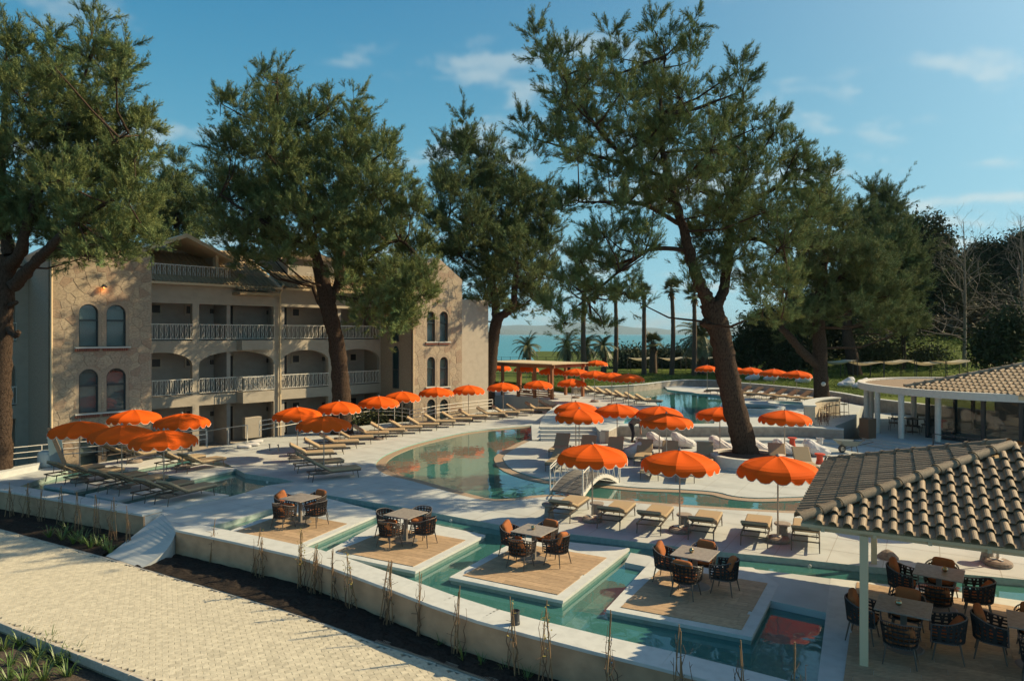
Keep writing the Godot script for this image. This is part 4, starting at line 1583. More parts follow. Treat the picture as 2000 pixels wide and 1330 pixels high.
	part("inner_counter", bar, M.dark_steel, pv)
	# brown drum beside the columns
	var dr := MB.new()
	dr.slab(Vector3(0, 0.5, 0), Vector3(0.55, 1.0, 0.55), 0.02)
	single("planter_box", dr, M.brown_box, "tall brown box planter beside the white canopy columns", "planter", Vector3(18.15, 0.3, -35.1), 0.4)
	# handrail of the steps
	var hr := thing("step_handrail", "grey steel handrail along the steps of the glass pavilion", "handrail", Vector3(19.6, 0, -32.0))
	for k in 4:
		var ps := MB.new()
		ps.rod(Vector3(k * 0.75, 0.1, k * 1.3), Vector3(k * 0.75, 0.95, k * 1.3), 0.025)
		part("post", ps, M.dark_steel, hr)
	for y in [0.55, 0.95]:
		var rl := MB.new()
		rl.rod(Vector3(0, y, 0), Vector3(2.25, y, 3.9), 0.022)
		part("rail", rl, M.dark_steel, hr)
	# dark tables and chairs under the canopy
	var ch := dark_chair()
	var n := 0
	for q in [[Vector3(21.2, 0.3, -36.4), 0.3], [Vector3(20.9, 0.3, -37.6), 2.8], [Vector3(22.3, 0.3, -36.8), -1.4], [Vector3(22.6, 0.3, -35.2), 0.5], [Vector3(23.4, 0.3, -38.4), 1.7], [Vector3(22.0, 0.3, -39.3), 3.0]]:
		var lb := "black tub chair in the canopy's shade, %s from the brown planter" % ORD[n]
		if n == 0:
			ch.position = q[0]
			ch.rotation.y = q[1]
			ch.set_meta("label", lb)
		else:
			copy(ch, q[0], q[1], lb)
		n += 1
	for q in [[Vector3(21.6, 0.3, -37.1), "nearer"], [Vector3(23.0, 0.3, -39.0), "farther"]]:
		var tb := thing("bistro_table", "%s dark bistro table in the canopy's shade" % q[1], "table", q[0], 0.3, "dark tables under the canopy")
		var m := MB.new()
		m.slab(Vector3(0, 0.73, 0), Vector3(0.8, 0.03, 0.8), 0.005)
		part("table_top", m, M.dark_steel, tb)
		var c := MB.new()
		c.lathe([Vector2(0, 0), Vector2(0.28, 0), Vector2(0.28, 0.03), Vector2(0.04, 0.05), Vector2(0.04, 0.72), Vector2(0, 0.72)], 14)
		part("pedestal", c, M.dark_steel, tb)

func dark_chair() -> Node3D:
	var t := thing("bistro_chair", "", "chair", Vector3.ZERO, 0.0, "black chairs under the canopy")
	t.set_meta("base_name", "bistro_chair")
	var s := MB.new()
	s.slab(Vector3(0, 0.44, 0), Vector3(0.5, 0.06, 0.5), 0.02)
	part("seat", s, M.dark_steel, t)
	var b := MB.new()
	var pts := []
	for i in 11:
		var a := deg_to_rad(-100 + 20 * i)
		pts.append(Vector3(sin(a) * 0.28, 0.74, -cos(a) * 0.26))
	b.tube(pts, [0.02, 0.02, 0.02, 0.02, 0.02, 0.02, 0.02, 0.02, 0.02, 0.02, 0.02], 6)
	for p in pts:
		b.bar(p, Vector3(p.x * 0.85, 0.46, p.z * 0.88), 0.02, 0.02)
	part("backrest", b, M.dark_steel, t)
	for sx in [-1, 1]:
		for sz in [-1, 1]:
			var l := MB.new()
			l.tube([Vector3(sx * 0.2, 0.42, sz * 0.2), Vector3(sx * 0.24, 0, sz * 0.24)], [0.016, 0.012], 6)
			part("leg", l, M.dark_steel, t)
	return t

# ---------------------------------------------------------------- upper terrace, its pool, walls, pergola, bar, lawn
var LAWN_EDGE: Array = [Vector2(5.143, -57.643), Vector2(10.71, -60.525), Vector2(14.565, -65.081), Vector2(17, -67.25), Vector2(19.78, -66.511), Vector2(20.747, -63.711), Vector2(22.5, -60.525), Vector2(24.482, -55.528), Vector2(25, -51.731), Vector2(24.984, -48.42), Vector2(25.714, -45.508), Vector2(26.385, -43.543), Vector2(27.365, -40.895), Vector2(28.406, -37.828)]

var LAWN_POLY := PackedVector2Array()

func upper_terrace() -> void:
	var outline := [Vector2(-1.67, -56.2), Vector2(1.22, -54.4), Vector2(2.99, -51.4), Vector2(3.3, -48.9), Vector2(2.3, -44.3), Vector2(1.75, -40.5), Vector2(1.5, -37.5), Vector2(4.5, -37.5), Vector2(4.5, -35.2), Vector2(4.85, -35.2), Vector2(5.6, -37.1), Vector2(15.2, -36.7), Vector2(17.1, -35.7), Vector2(17.5, -37.3), Vector2(20.2, -40.6), Vector2(23.4, -46.2), Vector2(24.4, -47.6), Vector2(24.1, -55), Vector2(20.6, -63), Vector2(15, -66.8), Vector2(8.5, -66.8), Vector2(5, -64), Vector2(-1, -63), Vector2(-3, -58)]
	var pool := [Vector2(7.485, -60.645), Vector2(9.238, -55.222), Vector2(10.474, -50.313), Vector2(9.895, -45.894), Vector2(6.673, -40.43), Vector2(6.22, -38.374), Vector2(11.27, -38.374), Vector2(13.182, -44.106), Vector2(15.736, -49.219), Vector2(17.303, -52.653), Vector2(16.628, -55.222), Vector2(13.956, -61.748), Vector2(14.655, -66.591), Vector2(11.654, -65.31), Vector2(8.967, -63.479)]
	var ter := CSGCombiner3D.new()
	ter.name = "upper_terrace"
	add_child(ter)
	ter.set_meta("kind", "structure")
	ter.add_child(csg_poly(outline, -1.6, 0.6, M.deck))
	ter.add_child(csg_poly(pool, -0.7, 0.9, M.pool_tile, CSGShape3D.OPERATION_SUBTRACTION))
	var w := MB.new()
	w.prism(pool, 0.49, 0.5)
	setting("pool_water", w, M.water)
	# facing and coping of the wall towards the island
	var wl := [Vector2(4.88, -35.1), Vector2(5.66, -36.95), Vector2(15.2, -36.55), Vector2(17.15, -35.55)]
	for i in 3:
		var a: Vector2 = wl[i]
		var b: Vector2 = wl[i + 1]
		var t := (b - a).normalized()
		var nn := Vector2(-t.y, t.x)
		var m := MB.new()
		m.prism([a + nn * 0.06, b + nn * 0.06, b - nn * 0.1, a - nn * 0.1], -0.02, 0.62)
		var wall := setting("wall_island", m, M.grey_wall)
		var n := maxi(1, int(a.distance_to(b) / 1.3))
		for k in n:
			var p := a.lerp(b, float(k) / n)
			var q := a.lerp(b, float(k + 1) / n)
			var s := MB.new()
			s.slab(Vector3.ZERO, Vector3(p.distance_to(q) - 0.006, 0.06, 0.42), 0.008)
			var o := part("coping_slab", s, M.coping, wall)
			o.position = Vector3((p.x + q.x) * 0.5 - nn.x * 0.13, 0.65, (p.y + q.y) * 0.5 - nn.y * 0.13)
			o.rotation.y = -t.angle()
	# low bench ledge at the wall's foot
	var bl := MB.new()
	bl.prism([Vector2(5.9, -36.4), Vector2(15.2, -36.3), Vector2(17.0, -35.3), Vector2(16.6, -34.3), Vector2(14.8, -35.3), Vector2(6.2, -35.4)], -0.02, 0.14)
	setting("ledge", bl, M.deck)
	# steps
	var stairs := thing("steps", "broad concrete steps rising from the island to the upper terrace", "steps", Vector3(3.0, 0, -36.0))
	for k in 4:
		var s := MB.new()
		s.slab(Vector3(0, 0.075 + 0.15 * k, -0.2 - 0.36 * k), Vector3(3.0, 0.15, 0.5), 0.008)
		part("step", s, M.coping, stairs)
	var fk := MB.new()
	var prof := [[0.0, 0.05], [-0.4, 0.2], [-1.0, 0.52], [-1.6, 0.66]]
	for k in 3:
		for sx in [-1.5, -1.95]:
			fk.quad(Vector3(sx, -0.02, prof[k][0]), Vector3(sx, prof[k][1], prof[k][0]), Vector3(sx, prof[k + 1][1], prof[k + 1][0]), Vector3(sx, -0.02, prof[k + 1][0]), Vector3(sx + 1.7, 0, 0))
		fk.quad(Vector3(-1.95, prof[k][1], prof[k][0]), Vector3(-1.5, prof[k][1], prof[k][0]), Vector3(-1.5, prof[k + 1][1], prof[k + 1][0]), Vector3(-1.95, prof[k + 1][1], prof[k + 1][0]), Vector3.UP)
	part("flank", fk, M.coping, stairs)
	# round tub and low rings of the upper pool
	for q in [[Vector3(15.563, 0.6, -44.536), 2.0, 0.32, "raised"], [Vector3(19.464, 0.6, -48.036), 1.5, 0.2, "lower"]]:
		var tub := thing("round_tub", "%s round concrete tub ring beside the upper pool" % q[3], "tub", q[0])
		var rg := MB.new()
		rg.lathe([Vector2(q[1], -0.02), Vector2(q[1], q[2]), Vector2(q[1] - 0.4, q[2]), Vector2(q[1] - 0.4, 0.02)], 40)
		part("ring", rg, M.coping, tub)
		var wt := MB.new()
		wt.lathe([Vector2(q[1] - 0.39, q[2] - 0.12), Vector2(0.0, q[2] - 0.119)], 40)
		part("water", wt, M.water, tub)
		var fl := MB.new()
		fl.lathe([Vector2(q[1] - 0.39, 0.03), Vector2(0.0, 0.03)], 40)
		part("floor", fl, M.pool_tile, tub)
	# lawn and its retaining wall
	var edge := smooth_line(LAWN_EDGE, 3)
	var inner := offset_line(edge, -0.3)
	var outer := offset_line(edge, 0.02)
	var lw := MB.new()
	for i in edge.size() - 1:
		lw.prism([outer[i], outer[i + 1], inner[i + 1], inner[i]], -0.5, 1.06)
	var wall := setting("wall_lawn", lw, M.grey_wall)
	for i in range(0, edge.size() - 1):
		var s := MB.new()
		var oo := offset_line(edge, 0.06)
		var ii := offset_line(edge, -0.34)
		s.prism([oo[i], oo[i + 1], ii[i + 1], ii[i]], 1.062, 1.12)
		part("coping_slab", s, M.coping, wall)
	var lawn := inner.duplicate()
	lawn.append_array([Vector2(75, -40), Vector2(75, -112), Vector2(-14, -112), Vector2(-14, -70), Vector2(0, -66)])
	LAWN_POLY = PackedVector2Array(lawn)
	var lm := MB.new()
	lm.prism(lawn, -0.4, 1.0)
	setting("lawn", lm, M.grass)
	pergola()
	bar_counter()

func pergola() -> void:
	var at := Vector3(3.05, 0.6, -52.4)
	var a := Vector3(0.707, 0, -0.707)
	var b := Vector3(-0.707, 0, -0.707)
	var p := thing("pergola", "timber pergola with flat pale roof beside the far umbrellas", "pergola", at)
	for k in [0.0, 1.8, 3.6, 5.4, 7.0]:
		for s in [0.0, 3.7]:
			var m := MB.new()
			m.slab(b * k + a * s + Vector3(0, 1.28, 0), Vector3(0.2, 2.56, 0.2), 0.01, Basis(a, Vector3.UP, -b))
			part("post", m, M.timber, p)
	for s in [0.0, 3.7]:
		var m := MB.new()
		m.bar(b * -0.25 + a * s + Vector3(0, 2.5, 0), b * 7.25 + a * s + Vector3(0, 2.5, 0), 0.12, 0.26)
		part("beam", m, M.timber, p)
	for k in [0.0, 7.0]:
		var m := MB.new()
		m.bar(b * k + a * -0.25 + Vector3(0, 2.46, 0), b * k + a * 3.95 + Vector3(0, 2.46, 0), 0.12, 0.2)
		part("beam", m, M.timber, p)
	var r := MB.new()
	for k in 26:
		var y := -0.3 + 7.6 * k / 26.0
		r.box(b * (y + 0.14) + a * 1.85 + Vector3(0, 2.68, 0), Vector3(4.4, 0.07, 0.27), Basis(a, Vector3.UP, -b))
	part("roof_boards", r, M.straw, p).set_meta("kind", "stuff")
	for k in 2:
		for j in 5:
			var m := MB.new()
			m.bar(b * (0.1 + 1.8 * k) + Vector3(0, 0.18 + 0.17 * j, 0), b * (1.7 + 1.8 * k) + Vector3(0, 0.18 + 0.17 * j, 0), 0.04, 0.1)
			part("screen_slat", m, M.timber, p)

func bar_counter() -> void:
	var line := smooth_line([Vector2(16.3, -37.6), Vector2(17.1, -39.6), Vector2(18.4, -41.4), Vector2(20.1, -42.6)], 4)
	var c := thing("bar_counter", "curved cream bar counter with pale top beside the upper pool", "counter", Vector3(16.3, 0.6, -37.6))
	var i := offset_line(line, -0.25)
	var o := offset_line(line, 0.25)
	var i2 := offset_line(line, -0.32)
	var o2 := offset_line(line, 0.32)
	var m := MB.new()
	var t := MB.new()
	var base := Vector2(16.3, -37.6)
	for k in line.size() - 1:
		m.prism([i[k] - base, i[k + 1] - base, o[k + 1] - base, o[k] - base], 0.0, 1.02)
		t.prism([i2[k] - base, i2[k + 1] - base, o2[k + 1] - base, o2[k] - base], 1.022, 1.09, true)
	part("body", m, M.cream_wall, c)
	part("counter_top", t, M.coping, c)
	var st := thing("bar_stool", "", "stool", Vector3.ZERO, 0.0, "stools along the curved bar")
	st.set_meta("base_name", "bar_stool")
	var s := MB.new()
	s.lathe([Vector2(0, 0.70), Vector2(0.19, 0.70), Vector2(0.2, 0.73), Vector2(0.17, 0.76), Vector2(0, 0.76)], 14)
	part("seat", s, M.straw, st)
	for sx in [-1, 1]:
		for sz in [-1, 1]:
			var l := MB.new()
			l.rod(Vector3(sx * 0.16, 0.95 if sz > 0 else 0.7, sz * 0.16), Vector3(sx * 0.19, 0, sz * 0.19), 0.014)
			part("leg", l, M.rust_steel, st)
	var bk := MB.new()
	bk.bar(Vector3(-0.16, 0.95, 0.16), Vector3(0.16, 0.95, 0.16), 0.02, 0.03)
	part("backrest", bk, M.rust_steel, st)
	var fr := MB.new()
	for q in [[-1, -1, 1, -1], [1, -1, 1, 1], [1, 1, -1, 1], [-1, 1, -1, -1]]:
		fr.rod(Vector3(q[0] * 0.18, 0.24, q[1] * 0.18), Vector3(q[2] * 0.18, 0.24, q[3] * 0.18), 0.011)
	part("foot_ring", fr, M.rust_steel, st)
	var cv := Curve2D.new()
	for q in offset_line(line, 0.72): cv.add_point(q)
	for k in 7:
		var q := cv.sample_baked(cv.get_baked_length() * (0.04 + 0.15 * k))
		var lb := "slim bar stool at the curved counter, %s from its near end" % ORD[k]
		var pos := Vector3(q.x, 0.6, q.y)
		if k == 0:
			st.position = pos
			st.rotation.y = 0.9
			st.set_meta("label", lb)
		else:
			copy(st, pos, 0.9 - 0.09 * k, lb)

# ---------------------------------------------------------------- pines
func sprig_mesh(seed_: int, needles: int, length: float, needle: float, width: float) -> ArrayMesh:
	var r := RandomNumberGenerator.new()
	r.seed = seed_
	var m := MB.new()
	# a forked shoot along +y with needles all round, denser towards the tips
	var shoots := [[Vector3.ZERO, Vector3(0, length, 0)]]
	for k in 3:
		var a := TAU * (k + r.randf_range(-0.2, 0.2)) / 3.0
		var s := Vector3(0, length * r.randf_range(0.1, 0.45), 0)
		shoots.append([s, s + Vector3(cos(a) * 0.42, 0.85, sin(a) * 0.42).normalized() * length * r.randf_range(0.45, 0.7)])
	for s in shoots:
		var d: Vector3 = (s[1] - s[0]).normalized()
		var x := d.cross(Vector3(0.3, 0.1, 1.0)).normalized()
		m.tri(s[0] + x * 0.008, s[0] - x * 0.008, s[1], d.cross(x))
	for k in needles:
		var s: Array = shoots[r.randi() % shoots.size()]
		var t := pow(r.randf(), 0.75)
		var p: Vector3 = s[0].lerp(s[1], t)
		var d: Vector3 = (s[1] - s[0]).normalized()
		var x := d.cross(Vector3(r.randf_range(-1, 1), r.randf_range(-1, 1), r.randf_range(-1, 1))).normalized()
		var dir := (d * r.randf_range(0.35, 1.0) + x * r.randf_range(0.5, 1.0)).normalized()
		var w := dir.cross(x).normalized()
		var l := needle * r.randf_range(0.7, 1.2)
		m.tri(p - w * width, p + w * width, p + dir * l, x + Vector3(0, 0.4, 0))
	return m.mesh()

var SPRIGS := []

func pine_trunk(t: Node3D, called: String, path: Array, seg := 12) -> void:
	# path: [[point, radius], ...] in world metres
	var c := Curve3D.new()
	for q in path: c.add_point(q[0] - t.position)
	var pts := []
	var rad := []
	var f := FastNoiseLite.new()
	f.seed = 9
	f.frequency = 0.9
	var n := path.size()
	for i in n - 1:
		var p0: Vector3 = path[maxi(i - 1, 0)][0]
		var p1: Vector3 = path[i][0]
		var p2: Vector3 = path[i + 1][0]
		var p3: Vector3 = path[mini(i + 2, n - 1)][0]
		var st := 12
		for k in st + (1 if i == n - 2 else 0):
			var w := float(k) / st
			var p := p1.cubic_interpolate(p2, p0, p3, w) - t.position
			pts.append(p)
			rad.append(lerpf(path[i][1], path[i + 1][1], w) * (1.0 + 0.10 * f.get_noise_3d(p.x * 2, p.y * 2, p.z * 2)))
	var m := MB.new()
	m.tube(pts, rad, seg)
	# bark plates: push vertices in and out
	for k in m.v.size():
		var p := m.v[k]
		m.v[k] = p + m.n[k] * (f.get_noise_3d(p.x * 7.0, p.y * 2.6, p.z * 7.0) * 0.075 * minf(1.0, rad[0] * 3.0) + f.get_noise_3d(p.x * 2.2, p.y * 1.3, p.z * 2.2) * 0.06 * minf(1.0, rad[0] * 3.0))
	part(called, m, M.bark, t)

func nearest_on(paths: Array, p: Vector3) -> Vector3:
	var best := Vector3.ZERO
	var bd := 1e9
	for path in paths:
		for i in path.size() - 1:
			var q := Geometry3D.get_closest_point_to_segment(p, path[i][0], path[i + 1][0])
			# prefer joints below the clump: branches rise
			var d := q.distance_to(p) + maxf(0.0, q.y - p.y + 0.3) * 0.8
			if d < bd:
				bd = d
				best = q
	return best

func pine(called: String, label: String, base: Vector3, trunk: Array, limbs: Array, clumps: Array, per: float, seed_: int, tint: Color, size := 1.0, group := "pines round the pools", droop := 0.0) -> Node3D:
	var r := RandomNumberGenerator.new()
	r.seed = seed_
	var t := thing(called, label, "tree", base, 0.0, group)
	pine_trunk(t, "trunk", trunk, 26)
	var paths := [trunk]
	for l in limbs:
		pine_trunk(t, "limb", l, 8)
		paths.append(l)
	# twigs from the nearest wood to points in every clump
	var tw := MB.new()
	var xf := []
	for c in clumps:
		var ctr := Vector3(c[0], c[1], c[2])
		var root := nearest_on(paths, ctr)
		var l := root.distance_to(ctr)
		var midp := root.lerp(ctr, 0.5) + Vector3(r.randf_range(-0.2, 0.2), -0.08 * l, r.randf_range(-0.2, 0.2))
		var rr := clampf(0.02 + l * 0.011, 0.02, 0.09)
		tw.tube([root - t.position, midp - t.position, ctr - t.position], [rr, rr * 0.75, rr * 0.45], 5, false)
		var vol: float = c[3] * c[4] * c[5]
		var n := int(per * pow(vol, 0.72) * 50.0) + 16
		var subs := []
		for k in maxi(4, int(n / 11.0)):
			var d := Vector3(r.randfn(), r.randfn(), r.randfn()).normalized()
			var e := Vector3(c[3], c[4], c[5]) * pow(r.randf(), 0.45) * d
			subs.append(ctr + e)
			var q := ctr + e
			tw.tube([ctr - t.position, ctr.lerp(q, 0.5) - t.position + Vector3(0, -0.05, 0), q - t.position], [rr * 0.4, rr * 0.3, 0.008], 3, false)
		for k in n:
			# needles sit round the twig ends, so that gaps stay between the tufts
			var s: Vector3 = subs[r.randi() % subs.size()]
			var p := s + Vector3(r.randfn(), r.randfn() * 0.8, r.randfn()) * 0.17 * minf(1.6, 0.6 + minf(c[3], c[4]))
			var out := (p - ctr)
			out = Vector3(out.x / c[3], out.y / c[4], out.z / c[5])
			var dir := (out * 0.75 + Vector3(0, 0.95 - droop, 0) + Vector3(r.randfn(), r.randfn(), r.randfn()) * 0.30).normalized()
			var x := dir.cross(Vector3(r.randfn(), r.randfn(), r.randfn())).normalized()
			var sc := size * r.randf_range(0.7, 1.25)
			xf.append([Transform3D(Basis(x, dir, x.cross(dir)).scaled_local(Vector3.ONE * sc), p - t.position), r.randf()])
		# plumes: long shoots that leave the clump outwards and up
		for k in maxi(4, int(n / 20.0)):
			var d := (Vector3(r.randfn(), r.randfn() * 0.5, r.randfn()).normalized() + Vector3(0, 0.75 - droop, 0)).normalized()
			var from := ctr + d * Vector3(c[3], c[4], c[5]) * 0.55
			var reach := minf(1.5, 0.45 + 0.5 * (c[3] + c[4]) * 0.5) * size * r.randf_range(0.7, 1.3)
			var bend := Vector3(r.randfn(), absf(r.randfn()), r.randfn()) * 0.25
			var last := from
			for j in 7:
				var f := (j + 0.5) / 7.0
				var p := from + d * reach * f + bend * f * f * reach
				var dir := ((p - last).normalized() + Vector3(r.randfn(), r.randfn(), r.randfn()) * 0.16).normalized()
				var x := dir.cross(Vector3(r.randfn(), r.randfn(), r.randfn())).normalized()
				xf.append([Transform3D(Basis(x, dir, x.cross(dir)).scaled_local(Vector3.ONE * size * (1.05 - 0.35 * f)), p - t.position), r.randf()])
				last = p
			tw.tube([from - t.position, last - t.position], [0.012, 0.005], 3, false)
	part("twigs", tw, M.bark, t)
	crown(t, xf, tint, r)
	return t

func crown(t: Node3D, xf: Array, tint: Color, r: RandomNumberGenerator) -> void:
	# three kinds of sprig, spread evenly through the crown
	for s in SPRIGS.size():
		var own := []
		for k in range(s, xf.size(), SPRIGS.size()):
			own.append(xf[k])
		var mm := MultiMesh.new()
		mm.transform_format = MultiMesh.TRANSFORM_3D
		mm.use_colors = true
		mm.mesh = SPRIGS[s]
		mm.instance_count = own.size()
		for k in own.size():
			mm.set_instance_transform(k, own[k][0])
			var g: float = 0.72 + 0.56 * own[k][1]
			var y := r.randf_range(-0.12, 0.14)
			mm.set_instance_color(k, Color(tint.r * g * (1.0 + y), tint.g * g, tint.b * g * (1.0 - y * 0.6)))
		var o := MultiMeshInstance3D.new()
		o.name = "crown"
		o.multimesh = mm
		o.material_override = M.needles
		o.set_meta("kind", "stuff")
		t.add_child(o, true)

